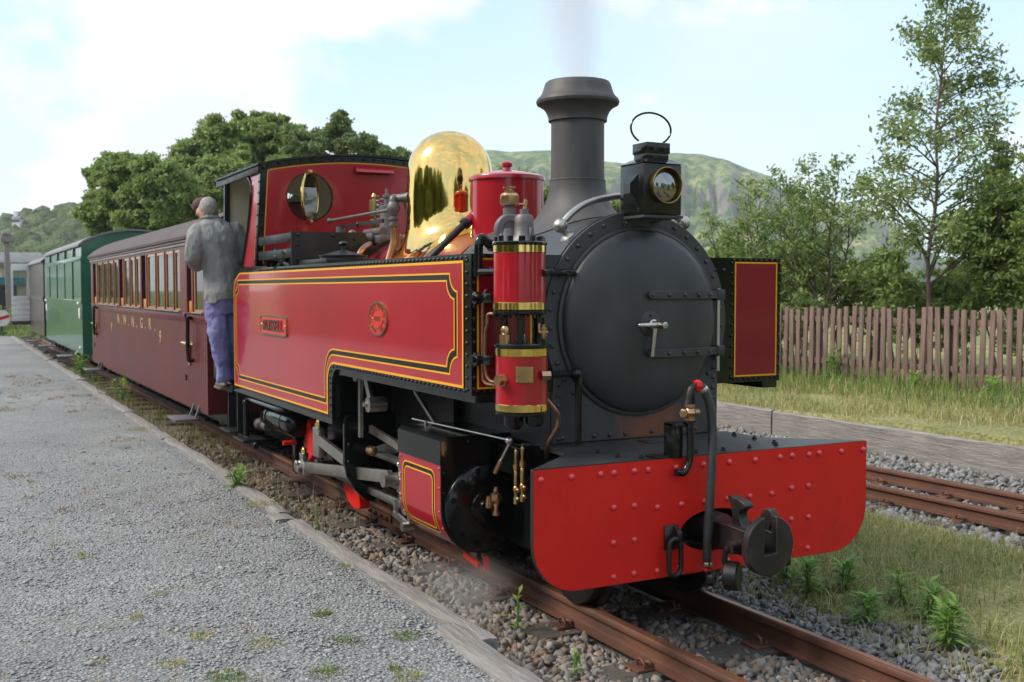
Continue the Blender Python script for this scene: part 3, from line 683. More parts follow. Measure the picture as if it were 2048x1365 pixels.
for i, (x, y, r, n) in enumerate(sorted([(525, 1292, .07, 90), (690, 1135, .04, 40), (320, 1190, .04, 40), (280, 860, .16, 180), (520, 1010, .12, 160), (470, 905, .05, 40), (400, 1275, .05, 50), (815, 1355, .06, 70), (160, 1115, .05, 40), (275, 1233, .03, 30), (350, 1330, .06, 60)], key=near_edge)):
    tuft(x, y, r, n, .05, False, 'straw coloured grass tuft in the platform gravel, %s from the edging timber' % ORD[i], 'dry tufts in the platform gravel')
def lance_leaves(base, dirs, ln, w):
    """arching lance-shaped leaves: base (n,3), horizontal dir (n,3) with rise"""
    n = len(base); sd = np.cross(dirs, [0, 0, 1.]); sd /= np.linalg.norm(sd, axis=1)[:, None]
    p1 = base+dirs*(ln*.45)[:, None]; p2 = base+dirs*ln[:, None]-np.array([0, 0, .28])*ln[:, None]
    hw = (w/2)[:, None]
    V_ = np.stack([base, p1-sd*hw, p1+sd*hw, p2, p1+np.array([0, 0, -.12])*w[:, None]], 1)
    f = np.array([(0, 4, 1), (0, 2, 4), (1, 4, 3), (4, 2, 3)])[None]+(np.arange(n)*5)[:, None, None]
    return V_.reshape(-1, 3), f.reshape(-1, 3)
def weed(c, h, nst, nl, ls, label, grp, name='weed_plant', lm='weed_leaf', spread_=.25):
    t = thing(name, tuple(c), label, 'plant', grp); st = MB(); B_, D_ = [], []
    for s in range(nst):
        a = random.uniform(0, 6.28); tilt = random.uniform(.05, spread_); hh = h*random.uniform(.65, 1)
        top = np.array(c)+np.array([math.cos(a)*tilt*hh, math.sin(a)*tilt*hh, hh])
        pts = [np.array(c), (np.array(c)+top)/2+np.array([0, 0, .02]), top]; st.tube(pts, [.005, .004, .002], 5)
        for k in range(nl):
            t_ = .12+.88*(k+random.random()*.5)/nl; p = pts[0]*(1-t_)+top*t_; b = random.uniform(0, 6.28); rise = .25+.8*t_*t_
            B_.append(p); d = np.array([math.cos(b), math.sin(b), rise]); D_.append(d/np.linalg.norm(d))
    part('stem', st, 'weed_leaf', t)
    B_ = np.array(B_); D_ = np.array(D_); ln = ls*rng.uniform(.6, 1.1, len(B_))
    bulk('foliage', *lance_leaves(B_, D_, ln, ln*.24), lm, t, kind=None)
    return t
for i, (x, y, h, ns) in enumerate(sorted([(1618, 1190, .24, 4), (1690, 1190, .2, 5), (1735, 1245, .14, 4), (1858, 1250, .22, 4), (1895, 1300, .24, 6), (1800, 1215, .18, 3), (1570, 1165, .16, 3)])):
    c = P(x, y, 2, -.12); weed(c, h, ns+1, 15, .12, 'leafy green weed where grass meets ballast, %s along from the buffer beam' % ORD[i], 'weeds along the ballast edge')
for i, (x, y, h, ns) in enumerate(sorted([(1580, 760, .42, 5), (1665, 770, .5, 7), (1695, 765, .45, 6), (1880, 785, .35, 5), (1830, 790, .3, 4), (1985, 805, .3, 5)])):
    c = P(x, y, 2, .24); weed(c, h, ns, 12, .2, 'tall leafy weed against the paling fence, %s along from the far tank' % ORD[i], 'weeds below the fence')
weed(P(462, 985, 2, PZ-.05)+np.array([0, .05, 0]), .2, 9, 9, .11, 'bushy green weed sprouting over the platform edge beside the rear of the engine', None, spread_=.7)
weed(P(245, 800, 2, PZ-.05), .34, 6, 9, .16, 'green weed growing at the platform edge beside the maroon carriage', None, spread_=.6)
weed(P(165, 752, 2, PZ-.05), .4, 9, 9, .2, 'broad green weed at the platform edge where the green carriage couples on', None, spread_=.8)
weed(P(637, 1070, 2, -.13), .22, 2, 6, .06, 'thin upright green stalk in the ballast beside the platform edge below the cylinder', None)
weed(P(1035, 1265, 2, -.13), .22, 2, 7, .09, 'single slim weed standing in the ballast before the red buffer beam', None)
weed(P(1150, 1352, 2, -.13), .12, 4, 5, .06, 'low green weed between the edging timber and the rusty rail', None)
# ------------------------------------------------------------------ locomotive
loco = thing('steam_locomotive', (-3, 0, 0), 'crimson narrow gauge tank engine with brass dome and black smokebox', 'locomotive')
TW, TX = .916, -.608          # tank half width, tank front
SX, SZ, SR = -.60, 1.365, .54  # smokebox front plane, centre height, radius
# --- buffer beam
bp = fillet([(-.93, .262), (.93, .262), (.93, .783), (-.93, .783)], [.21, .21, .004, .004], 8)
# opening for the coupling is an oval dark pocket: the plate is built as a ring of two halves round it
ov = [(.005+.195*math.cos(a), .445+(.095)*math.sin(a)) for a in np.linspace(0, 2*math.pi, 33)[:-1]]
def plate_with_hole(outer, hole, d0, d1, axis=0):
    """polygon with one hole: bridged outline extruded"""
    bm = bmesh.new()
    def loop(pts):
        vs = [bm.verts.new((p[0], p[1], 0)) for p in pts]; return [bm.edges.new((vs[i], vs[(i+1) % len(vs)])) for i in range(len(vs))]
    e = loop(outer)
    for h in (hole if isinstance(hole[0][0], (tuple, list, np.ndarray)) else [hole]): e += loop(h)
    bmesh.ops.triangle_fill(bm, use_beauty=True, use_dissolve=False, edges=e)
    bmesh.ops.recalc_face_normals(bm, faces=bm.faces[:])
    r = bmesh.ops.extrude_face_region(bm, geom=bm.faces[:])
    for q in [g for g in r['geom'] if isinstance(g, bmesh.types.BMVert)]: q.co.z = 1
    bm.verts.index_update(); o = MB()
    def pt(v):
        d = d0+(d1-d0)*v.co.z; a, b = v.co.x, v.co.y
        return (d, a, b) if axis == 0 else (a, d, b) if axis == 1 else (a, b, d)
    o.add([pt(v) for v in bm.verts], [[q.index for q in f.verts] for f in bm.faces]); bm.free(); return o
beam = part('buffer_beam', plate_with_hole(bp, ov, -.022, 0), 'vermilion', loco)
part('beam_edge', MB().strip(bp, .004, -.0225, 0, True, .0215), 'black_satin', beam)
rv = mesh('rivet', MB().dome((0, 0, 0), (1, 0, 0), .0155, .0125, 12), 'vermilion_rivet', 60)
zs = .36623
for (a, b) in [(115,630),(281,613),(440,598),(512,591),(624,581),(700,574),(852,560),(1000,545),(1142,531),(1283,520),(1419,505),(1485,496),(1577,490),(1632,482),(1753,473),(1872,463),
               (512,780),(624,770),(749,778),(881,762),(1008,746),(1132,732),(1253,718),(1374,704),(1482,673),(1573,661),(510,973),(623,957),(1479,843),(1573,831),(510,1161),(622,1140),(749,1126),(870,1106),(1130,1066),(1478,1015),(1568,1000)]:
    put('rivet', rv, tuple(P(1040+a*zs, 730+b*zs, 0, 0)), beam)
part('coupling_pocket', MB().lathe([(.0, 0), (1, 0), (1, 1)], (0, 0, 0), (1, 0, 0), 32, False), 'black_satin', beam)
pk = bpy.data.objects[[o.name for o in beam.children if o.name.startswith('coupling_pocket')][0]]
pk.location = (-.14, .005, .445); pk.scale = (.135, .197, .097)
# --- front deck
dk = [(-.0225, -.93), (-.335, -.57), (-.62, -.55), (-.62, .55), (-.335, .57), (-.0225, .93)]
part('front_deck', MB().prism(dk, .765, .783, 2), 'smokebox_grey', loco)
mbr = MB()
for (a, b) in [(428,482),(535,507),(660,512),(962,484),(1110,470),(1253,456),(1388,430),(1280,407),(1398,442),(1170,385)]:
    c = P(1040+a*zs, 730+b*zs, 2, .783); mbr.lathe([(.012, 0), (.012, .008), (.007, .009), (.007, .018)], c, (0, 0, 1), 6)
part_each('deck_bolt', mbr, 'black_satin', loco)
c = P(1310, 883, 2, .783); part('deck_plate', MB().box((c[0]-.05, c[1]-.07, .783), (c[0]+.05, c[1]+.07, .789), .002), 'smokebox_grey', loco)
# main frames behind the beam
for s in (-1, 1):
    part('main_frame', MB().box((-5.85, s*.46-.014, .22), (-.023, s*.46+.014, .764)), 'black_gloss', loco)
part('frame_stretcher', MB().box((-1.75, -.44, .30), (-1.0, .44, .74)), 'black_satin', loco)
# beam knee at the visible end of the deck
for s in (-1, 1): part('deck_angle', MB().prism([(-.0225, s*.925), (-.33, s*.565), (-.33, s*.545), (-.0225, s*.90)], .70, .7645, 2), 'black_satin', loco)
# --- smokebox
zb = .786; hw = .49; za_ = SZ-math.sqrt(SR**2-hw**2); a0 = math.atan2(za_-SZ, hw)
arc = [(SR*math.cos(a), SZ+SR*math.sin(a)) for a in np.linspace(a0, math.pi-a0, 49)]
outl = [(hw, zb)]+arc+[(-hw, zb)]
part('smokebox_front', MB().prism(outl, SX-.02, SX, 0), 'smokebox_front', loco, bevel=.003)
part('smokebox_front_joint', MB().strip(outl, .006, SX-.026, 0, False, .005), 'black_satin', loco)
sbx = part('smokebox', MB().lathe([(.528, 0), (.528, 1.2)], (SX-.02, 0, SZ), (-1, 0, 0), 64), 'smokebox_grey', loco)
part('smokebox_saddle', MB().prism([(-.46, .75), (.46, .75), (.46, 1.2), (-.46, 1.2)], -1.75, SX-.021, 0), 'smokebox_front', loco)
rs = mesh('rivet', MB().dome((0, 0, 0), (1, 0, 0), .0125, .011, 10), 'smokebox_grey', 60)
for k in range(31):
    a = R_(-62+k*9.8); y, z = .508*math.cos(a), SZ+.508*math.sin(a)
    if z < 1.0: continue
    if abs(y) < .135 and z > 1.8: continue
    put('rivet', rs, (SX, y, z), sbx)
for s in (-1, 1):
    for k in range(8): put('rivet', rs, (SX, s*.462, .81+k*.052), sbx)
for k in range(5):
    for s in (-1, 1): put('rivet', rs, (SX, s*(.08+.09*k), .812), sbx)
mbr = MB()
for xr in (-.66, -1.72):
    for k in range(26):
        a = R_(-10+k*8); mbr.dome((xr, .528*math.cos(a), SZ+.528*math.sin(a)), (0, math.cos(a), math.sin(a)), .011, .006, 8)
part('wrapper_rivets', mbr, 'smokebox_grey', loco, kind='stuff')
# --- smokebox door
dprof = [(.468, 0), (.468, .012), (.455, .018), (.449, .016), (.447, .03), (.435, .042), (.40, .058), (.32, .076), (.2, .089), (.1, .094), (.02, .096)]
door = part('smokebox_door', MB().lathe(dprof, (SX, 0, SZ), (1, 0, 0), 72), 'smokebox_grey', loco, sharp=50)
for zc in (P(1360, 590, 0, -.53)[2], P(1360, 705, 0, -.53)[2]):
    yA, yB = -.0, .46
    mbs = MB(); pts = []
    for k in range(15):
        y = yA+(yB-yA)*k/14; r = math.hypot(y, zc-SZ); x = SX+np.interp(r, [0, .1, .2, .32, .40, .435, .447, .5], [.096, .094, .089, .076, .058, .042, .034, .03])+.006
        pts.append((x, y))
    ol = [(x+.012, y) for x, y in pts]+[(x-.012, y) for x, y in reversed(pts)]
    mbs.prism(ol, zc-.02, zc+.02, 2)
    mbs.lathe([(.02, -.006), (.02, .018)], (pts[0][0], pts[0][1], zc), (1, 0, 0), 20)
    mbs.box((SX+.005, .45, zc-.027), (SX+.055, .495, zc+.027), .005)
    st = part('hinge_strap', mbs, 'smokebox_grey', door, bevel=.002)
    for k in (0, 3.2, 6.2, 9, 11.6): y = yA+(yB-yA)*k/14; x = np.interp(y, [p[1] for p in pts], [p[0] for p in pts])+.012; put('rivet', rs, (x, y, zc), st)
mbs = MB(); py0, pz0, pz1 = P(1437, 640, 0, -.56)[1], P(1437, 742, 0, -.56)[2], P(1437, 577, 0, -.56)[2]
mbs.cyl((-.565, py0, pz0), (-.565, py0, pz1), .011, 12); part('hinge_pin', mbs, 'steel', door)
hz = P(1303, 645, 0, -.5)
part('dart_boss', MB().lathe([(.062, 0), (.062, .006), (.05, .010)], (SX+.092, 0, SZ-.012), (1, 0, 0), 24).dome((SX+.1, 0, SZ+.033), (1, 0, 0), .010, .01), 'smokebox_grey', door)
part('door_dart', MB().lathe([(.026, 0), (.026, .025), (.019, .03), (.019, .085), (.016, .092), (.016, .12), (.006, .123)], (SX+.1, 0, SZ-.014), (1, 0, 0), 18), 'steel_bright', door)
h1, h2 = np.array([SX+.165, -.0, SZ-.014]), P(1279, 651, 0, SX+.165)
part('door_handle', MB().tube([h1, h2], [.013, .009], 10).sphere(h2, .010, 8, 6), 'steel_bright', door)
h3 = P(1304, 712, 0, SX+.13); part('door_handle', MB().tube([(SX+.135, 0, SZ-.02), h3], [.014, .011], 10).sphere(h3, .0115, 8, 6), 'steel_bright', door)
# --- lamp bracket plate over the door
mbs = MB().prism(fillet([(-.105, 1.822), (.095, 1.822), (.095, 1.87), (-.105, 1.87)], .022, 4), SX, SX+.012, 0)
mbs.dome((SX+.012, -.08, 1.846), (1, 0, 0), .014).dome((SX+.012, .07, 1.846), (1, 0, 0), .014).box((SX-.03, -.1, 1.863), (-.42, .13, 1.876))
part('lamp_bracket', mbs, 'smokebox_grey', loco)
# --- handrail over the smokebox
hr = [P(x, y, 0, -.75) for x, y in [(1121, 452), (1140, 430), (1165, 411), (1190, 401), (1215, 396), (1245, 393)]]
hr += [P(1300, 402, 0, -.75), P(1345, 430, 0, -.75), P(1368, 446, 0, -.75)]
part('handrail', MB().tube(smooth_path(hr, 5), .017, 12), 'steel', loco)
mbs = MB()
for q, sgn in ((hr[0], -1), (hr[-1], 1)):
    a = math.atan2(q[2]-SZ, q[1]); n_ = np.array([0, math.cos(a), math.sin(a)]); base = np.array([-.75, 0, SZ])+n_*.525
    mbs.sphere(q, .036, 16, 12); mbs.lathe([(.042, 0), (.036, .008), (.02, .02), (.018, np.linalg.norm(q-base))], base, n_, 14)
part_each('handrail_knob', mbs, 'steel', loco)
# --- chimney
def saddle(mb, cx, r_in, r_out, z_in, Rb, zc=SZ, n=48, m=8, pw=2.2):
    """flared skirt from a ring r_in at z_in down on to a barrel of radius Rb"""
    o = len(mb.v)
    for i in range(m+1):
        t = i/m; r = r_in+(r_out-r_in)*t**pw
        for j in range(n):
            a = 2*math.pi*j/n; y = r_out*math.sin(a); zs_ = zc+math.sqrt(max(Rb**2-(r*math.sin(a))**2, 0)); zo = zc+math.sqrt(max(Rb**2-y*y, 0))
            z = z_in+(zo-z_in)*t if i < m else zo
            mb.v.append((cx+r*math.cos(a), r*math.sin(a), max(z, zs_+.001)))
    for i in range(m):
        for j in range(n): j2 = (j+1) % n; mb.f.append((o+i*n+j, o+(i+1)*n+j, o+(i+1)*n+j2, o+i*n+j2))
    return mb
chx = -1.187
mbc = MB().lathe([(.146, 2.10), (.144, 2.15), (.143, 2.27), (.143, 2.42)], (chx, 0, 0), (0, 0, 1), 48, False)
saddle(mbc, chx, .152, .30, 2.10, .531)
mbc.lathe([(.146, 2.098), (.152, 2.102), (.152, 2.108), (.146, 2.112)], (chx, 0, 0), (0, 0, 1), 48, False)
chim = part('chimney', mbc, 'chimney_grey', loco)
cap = [(.144, 2.42), (.158, 2.422), (.158, 2.44), (.163, 2.455), (.172, 2.475), (.186, 2.492), (.205, 2.504), (.220, 2.512), (.224, 2.525), (.219, 2.540), (.204, 2.553), (.192, 2.572), (.183, 2.60), (.176, 2.622), (.168, 2.631), (.150, 2.633), (.143, 2.62), (.135, 2.5), (.13, 2.2)]
part('chimney_cap', MB().lathe(cap, (chx, 0, 0), (0, 0, 1), 64, False), 'chimney_grey', chim)
mbr = MB()
for a in (35, 145, 215, 325): q = R_(a); y = .285*math.sin(q); mbr.dome((chx+.285*math.cos(q), y, SZ+math.sqrt(.531**2-y*y)+.002), (0, y/.53, .9), .012, .008)
part_each('base_rivet', mbr, 'chimney_grey', chim)
# --- boiler
BR = .515
part('boiler', MB().lathe([(BR, 0), (BR, 2.6)], (-1.80, 0, SZ), (-1, 0, 0), 64), 'crimson_dull_shaded', loco)
for xb in (-1.83, -2.42, -3.3): part('boiler_band', MB().lathe([(BR+.001, 0), (BR+.004, .003), (BR+.004, .047), (BR+.001, .05)], (xb, 0, SZ), (-1, 0, 0), 64, False), 'brass' if xb > -3 else 'black_satin', loco)
# --- sand dome
sdx = -2.005
mbs = MB().lathe([(.222, 1.80), (.221, 2.175), (.232, 2.176), (.232, 2.194), (.229, 2.2), (.20, 2.212), (.12, 2.228), (.05, 2.240), (.026, 2.243), (.022, 2.258), (.034, 2.270), (.034, 2.284), (.022, 2.294), (.008, 2.300)], (sdx, 0, 0), (0, 0, 1), 56)
sd = part('sand_dome', mbs, 'crimson', loco, sharp=40)
mbs = MB()
for s in (-1, 1): mbs.tube([(sdx-.06, s*.18, 1.985), (sdx-.06, s*.245, 1.925)], .032, 12)
part_each('sand_pipe_socket', mbs, 'crimson', sd)
mbs = MB()
for s in (-1, 1): mbs.tube([(sdx-.06, s*.235, 1.935), (sdx-.06, s*.33, 1.85), (sdx-.07, s*.5, 1.69), (sdx-.07, s*.56, 1.45)], .022, 10).lathe([(.036, 0), (.036, .03)], (sdx-.06, s*.24, 1.93), (0, s*.74, -.67), 12)
part_each('sand_pipe', mbs, 'black_satin', loco)
# --- steam dome
dmx = -2.835; prof = [(.293, 2.08), (.2925, 2.16), (.289, 2.25), (.284, 2.31)]
for k in range(1, 12): a = math.pi/2*k/12; prof.append((.284*math.cos(a), 2.31+.277*math.sin(a)))
prof.append((.003, 2.587))
mbd = MB().lathe(prof, (dmx, 0, 0), (0, 0, 1), 72, False); saddle(mbd, dmx, .293, .47, 2.08, BR+.002, n=72, m=12, pw=3.0)
part('steam_dome', mbd, 'brass_dome', loco, sharp=60)
# --- side tanks
def tank(s):
    yo = s*TW; yi = s*.40
    side = [(-4.88, 1.685), (TX, 1.685), (TX, 1.035), (-2.6, 1.035), (-2.6, .72), (-5.1, .72), (-5.1, 1.56)]
    side = fillet(side, [0, 0, 0, .11, 0, 0, 0], 7)
    body = part('water_tank', MB().prism(side, yo, yi, 1), 'black_gloss', loco)
    panel = fillet([(-4.885, 1.649), (-.693, 1.649), (-.693, 1.070), (-2.672, 1.070), (-2.672, .748), (-5.082, .742), (-5.082, 1.575)], [0, 0, 0, .12, 0, 0, .12], 7)
    d = yo+s*.0005
    part('side_panel', MB().prism(panel, yo-s*.01, yo+s*.003, 1), 'crimson', body)
    th = s*.0012
    part('edge_line', MB().strip(panel, .0125, yo+s*.003, 1, True, th), 'line_yellow', body)
    # inner lining: black band between two yellow lines with notched corners
    o_ = [(-4.99, 1.595), (-.752, 1.595), (-.752, 1.127), (-2.755, 1.127+.025), (-2.755, .815), (-5.03, .80)]
    o1 = [(-4.93, 1.596), (-.752, 1.596), (-.752, 1.124), (-2.70, 1.115), (-2.70, .808), (-5.02, .795)]
    def band(off, w, mname, dd):
        l, r_, t_, b_ = -5.03+off, -.752-off, 1.596-off, 1.120+off
        q = [(l, t_), (r_, t_), (r_, b_), (-2.690-off, b_), (-2.690-off, .806+off), (l, .800+off)]
        q = scallop(q, [.085, .085, .085, -(.13+off), 0, .085], 7)
        part('lining', MB().strip(q, w, yo+s*.003, 1, True, s*dd), mname, body)
    band(.017, .036, 'line_black', .0009); band(0, .0085, 'line_yellow', .0014); band(.034, .0085, 'line_yellow', .0014)
    # front panel
    fp = [(s*.607, 1.069), (s*.885, 1.069), (s*.885, 1.661), (s*.607, 1.661)]
    part('front_panel', MB().prism(fp, TX-.01, TX+.003, 0), 'crimson_dull_shaded', body)
    part('front_line', MB().strip(fp, .0085, TX+.003, 0, True, .0012), 'line_yellow', body)
    # rivets
    m_ = MB(); n_ = (0, s, 0)
    for x in np.arange(-4.3, TX-.02, .052): m_.dome((x, yo, 1.667), n_, .0095, .008, 7)
    for z in np.arange(1.06, 1.66, .054): m_.dome((TX-.045, yo, z), n_, .0105, .009, 7)
    for x in np.arange(-2.50, TX-.02, .052): m_.dome((x, yo, 1.052), n_, .0095, .008, 7)
    for z in np.arange(.76, .98, .045): m_.dome((-2.632, yo, z), n_, .0095, .008, 7)
    for a in (15, 40, 65): m_.dome((-2.6+.075-.11*math.cos(R_(a)), yo, .945+.11*math.sin(R_(a))), n_, .0095, .008, 7)
    for x in np.arange(-5.05, -2.62, .045): m_.dome((x, yo, .732), n_, .008, .007, 6)
    for z in np.arange(1.065, 1.69, .054):
        for y in (.585, .902): m_.dome((TX, s*y, z), (1, 0, 0), .0105, .010, 7)
    for y in np.arange(.60, .9, .036): m_.dome((TX, s*y, 1.674), (1, 0, 0), .009, .008, 7).dome((TX, s*y, 1.054), (1, 0, 0), .009, .008, 7)
    for y in (.47, .53):
        m_.dome((TX, s*y, 1.62), (1, 0, 0), .014, .012, 8)
    for z in np.arange(.76, 1.0, .055): m_.dome((-2.6, s*.885, z), (1, 0, 0), .0085, .008, 7)
    part('tank_rivets', m_, 'black_gloss', body, kind='stuff')
    # curved underside lip
    part('bottom_angle', MB().prism([(TX-.0, 1.0), (TX, 1.0345), (-2.59, 1.0345), (-2.59, 1.0)], yo-s*.02, yo-s*.12, 1).prism([(-5.14, .685), (-2.585, .685), (-2.585, .7195), (-5.14, .7195)], yo+s*.004, yo-s*.3, 1), 'black_gloss', body)
    # filler with lid
    if s < 0:
        c = np.array([-3.02, -.69, 1.686])
        fl = part('filler', MB().lathe([(.155, 0), (.155, .05), (.163, .052), (.163, .06), (.150, .061), (.13, .065), (.05, .088), (.014, .096), (.012, .13)], c, (0, 0, 1), 32), 'black_satin', body)
        part('filler_knob', MB().sphere(c+np.array([0, 0, .138]), .032, 12, 8, (1, 1, .55)), 'black_satin', body)
        part('filler_cover', MB().box((-3.46, -.86, 1.686), (-2.86, -.52, 1.722), .004), 'black_satin', body)
tank(-1); tank(1)
# nameplate and works plate on the visible tank
yo = -TW-.003
c = np.array([-3.88, yo, 1.262])
npl = part('nameplate', MB().prism(fillet([(c[0]-.335, c[2]-.066), (c[0]+.335, c[2]-.066), (c[0]+.335, c[2]+.066), (c[0]-.335, c[2]+.066)], .02, 4), yo, yo-.008, 1), 'plate_red', loco)
part('plate_rim', MB().strip(fillet([(c[0]-.335, c[2]-.066), (c[0]+.335, c[2]-.066), (c[0]+.335, c[2]+.066), (c[0]-.335, c[2]+.066)], .02, 4), .014, yo-.001, 1, True, -.012), 'bronze', npl)
part('plate_lettering', letters(MB(), 'RUSSELL', .112, (c[0], yo-.0075, c[2]-.004), (1, 0, 0), (0, 0, 1), .004, 1.28, .0010), 'brass_shaded', npl)
part_each('plate_screw', MB().dome((c[0]-.31, yo-.008, c[2]), (0, -1, 0), .011).dome((c[0]+.31, yo-.008, c[2]), (0, -1, 0), .011), 'brass', npl)
c = np.array([-1.775, yo, 1.361]); rx, rz_ = .142, .094
el = lambda q: [(c[0]+rx*q*math.cos(a), c[2]+rz_*q*math.sin(a)) for a in np.linspace(0, 2*math.pi, 41)[:-1]]
wp = part('works_plate', MB().prism(el(1), yo, yo-.007, 1), 'plate_red', loco)
part_each('plate_rim', MB().strip(el(.97), .010, yo-.001, 1, True, -.010).strip(el(.56), .005, yo-.006, 1, True, -.004), 'bronze', wp)
ml = MB()
def arc_text(s_, a0_, a1_, q, size, flip=1):
    for i, ch in enumerate(s_):
        a = R_(a0_+(a1_-a0_)*i/(len(s_)-1))
        if ch == ' ': continue
        r_ = np.array([-math.sin(a)*rx, 0, math.cos(a)*rz_])*(-flip); r_ /= np.linalg.norm(r_); u = np.array([-r_[2], 0, r_[0]])
        letters(ml, ch, size, (c[0]+rx*q*math.cos(a), yo-.0065, c[2]+rz_*q*math.sin(a)), r_, u, .0018, .8, .0004)
arc_text('THE HUNSLET ENGINE Co LD', 195, -15, .77, .030); part('maker_lettering', ml, 'bronze', wp); ml = MB()
arc_text('No901 - 1906', 222, 318, .77, .028, -1); part('number_lettering', ml, 'bronze', wp); ml = MB()
letters(ml, 'LEEDS', .036, (c[0], yo-.0065, c[2]), (1, 0, 0), (0, 0, 1), .0018, .9, .0005)
part('town_lettering', ml, 'bronze', wp); part_each('plate_screw', MB().dome((c[0]-.077, yo-.007, c[2]), (0, -1, 0), .006).dome((c[0]+.077, yo-.007, c[2]), (0, -1, 0), .006), 'brass', wp)
# --- cab
CF = -4.384
def roofz(y, top=2.592): return top-(.10/.74)*y*y*1.0
def cab_sheet(x0, x1, holes=(), low=1.70):
    top = [(y, roofz(y)-.02) for y in np.linspace(-.866, .866, 25)]
    ol = [(.912, low)]+top[::-1]+[(-.912, low)]
    return plate_with_hole(ol, list(holes), x0, x1, 0) if holes else MB().prism(ol, x0, x1, 0)
wc, wr = (.486, 2.243), .188
circ = lambda cy, cz, r, n=36: [(cy+r*math.cos(a), cz+r*math.sin(a)) for a in np.linspace(0, 2*math.pi, n+1)[:-1]]
cabf = part('cab_front', cab_sheet(CF-.02, CF, [circ(-wc[0], wc[1], wr), circ(wc[0], wc[1], wr)]), 'crimson', loco)
part('cab_inner_lining', cab_sheet(CF-.024, CF-.0205, [circ(-wc[0], wc[1], wr+.004), circ(wc[0], wc[1], wr+.004)]), 'cream', loco)
# black angle with rivets round the front edge, yellow line inside it
topc = [(y, roofz(y)-.035) for y in np.linspace(-.855, .855, 25)]
part('cab_angle', MB().strip(topc, .052, CF, 0, False, .006).strip([(-.893, 1.70), (-.846, 2.44)], .05, CF, 0, False, .0055).strip([(.893, 1.70), (.846, 2.44)], .05, CF, 0, False, .0055), 'black_gloss', cabf)
ln = [(-.862, 1.72), (-.818, 2.425)]+[(y, roofz(y)-.067) for y in np.linspace(-.80, .80, 21)]+[(.818, 2.425), (.862, 1.72)]
part('cab_line', MB().strip(ln, .009, CF, 0, False, .002), 'line_yellow', cabf)
m_ = MB()
for y in np.arange(-.82, .83, .086): m_.dome((CF+.006, y, roofz(y)-.037), (1, 0, 0), .013, .011, 8)
for z in np.arange(1.76, 2.45, .085):
    y = -.893+(z-1.70)/.74*.047
    for s in (-1, 1): m_.dome((CF+.0055, s*abs(y), z), (1, 0, 0), .010, .009, 7)
part('cab_rivets', m_, 'black_gloss', cabf, kind='stuff')
# pivoted round spectacle windows
for s in (-1, 1):
    cy = s*wc[0]; wt = part('window_frame', MB().tube([(.0, wr*.93*math.cos(a), wr*1.02*math.sin(a)) for a in np.linspace(0, 2*math.pi, 41)[:-1]], .0115, 8, closed=True), 'brass', cabf)
    wt.location = (CF+.0, cy, wc[1]); wt.rotation_euler = (0, 0, R_(52 if s < 0 else -52))
    g = part('pane', MB().lathe([(wr*.92, 0), (wr*.92, .006)], (-.003, 0, 0), (1, 0, 0), 32), 'glass', None); g.parent = wt
    mb = MB()
    for q in (-1, 1): mb.box((CF-.012, cy-.018, wc[1]+q*(wr+.006)-.014), (CF+.016, cy+.018, wc[1]+q*(wr+.006)+.014), .003)
    part_each('window_pivot', mb, 'bronze', cabf)
    part('window_rim', MB().lathe([(wr, -.026), (wr-.008, -.026), (wr-.008, .003), (wr, .003)], (CF, cy, wc[1]), (1, 0, 0), 40, False), 'black_gloss', cabf)
# ventilator hood
v0, v1 = P(705, 325, 0, CF), P(785, 345, 0, CF)
part('ventilator', MB().prism([(CF, 2.505), (CF+.02, 2.505), (CF+.075, 2.452), (CF+.07, 2.445), (CF, 2.46)], -.125, .195, 1), 'crimson', cabf, bevel=.004)
# side sheets with the curved doorway
for s in (-1, 1):
    def ys(z): return s*(.912-(z-1.70)/.77*.047)
    # doorway edge curve (x as a function of z)
    zl = np.linspace(1.70, 2.46, 16)
    def xe(z):
        t = (z-1.70)/.76; return -4.80+.17*math.sin(min(1, t*1.35)*math.pi/2)-.0-(.30*max(0, (t-.80)/.2)**2)
    o = MB()
    for z in zl:
        for x, y in ((CF, ys(z)), (xe(z), ys(z)), (xe(z), ys(z)-s*.012), (CF, ys(z)-s*.012)): o.v.append((x, y, z))
    for i in range(len(zl)-1):
        for q in range(4): r = (q+1) % 4; o.f.append((i*4+q, i*4+r, i*4+4+r, i*4+4+q))
    o.f.append((0, 1, 2, 3)); o.f.append(tuple(len(o.v)-4+q for q in range(4)))
    sh = part('cab_side', o, 'crimson', loco)
    part('doorway_beading', MB().tube([(xe(z)-.004, ys(z), z) for z in zl], .017, 8), 'black_gloss', sh)
    o = MB()
    for z0_, z1_ in zip(zl[:-1], zl[1:]): o.obox(((CF-.022), ys((z0_+z1_)/2)+s*.002, (z0_+z1_)/2), (.024, 0, 0), (0, .004, 0), (0, (ys(z1_)-ys(z0_))/2, (z1_-z0_)/2))
    part('corner_angle', o, 'black_gloss', sh)
    m_ = MB()
    for z in np.arange(1.75, 2.45, .085): m_.dome((CF-.02, ys(z)+s*.005, z), (0, s, 0), .010, .010, 7)
    part('corner_rivets', m_, 'black_gloss', sh, kind='stuff')
    lnp = [(CF-.053, ys(z)+s*.001, z) for z in zl[1:]]; part('side_line', MB().tube(lnp, .0045, 6), 'line_yellow', sh)
    part('rear_pillar', MB().bar((-5.52, s*.89, .73), (-5.52, s*.862, 2.44), .045, .045), 'black_satin', loco)
    part('sill_plate', MB().box((-5.6, s*.60, .665), (-5.145, s*.93, .72), .006), 'black_satin', loco)
back = [(y, roofz(y)-.02) for y in np.linspace(-.85, .85, 25)]
part('cab_back', plate_with_hole([(.89, 1.2)]+back[::-1]+[(-.89, 1.2)], [circ(-.3, 2.2, .17), circ(.45, 2.2, .17)], -5.56, -5.545, 0), 'cream', loco)  # round rear openings added to let more light into the cab
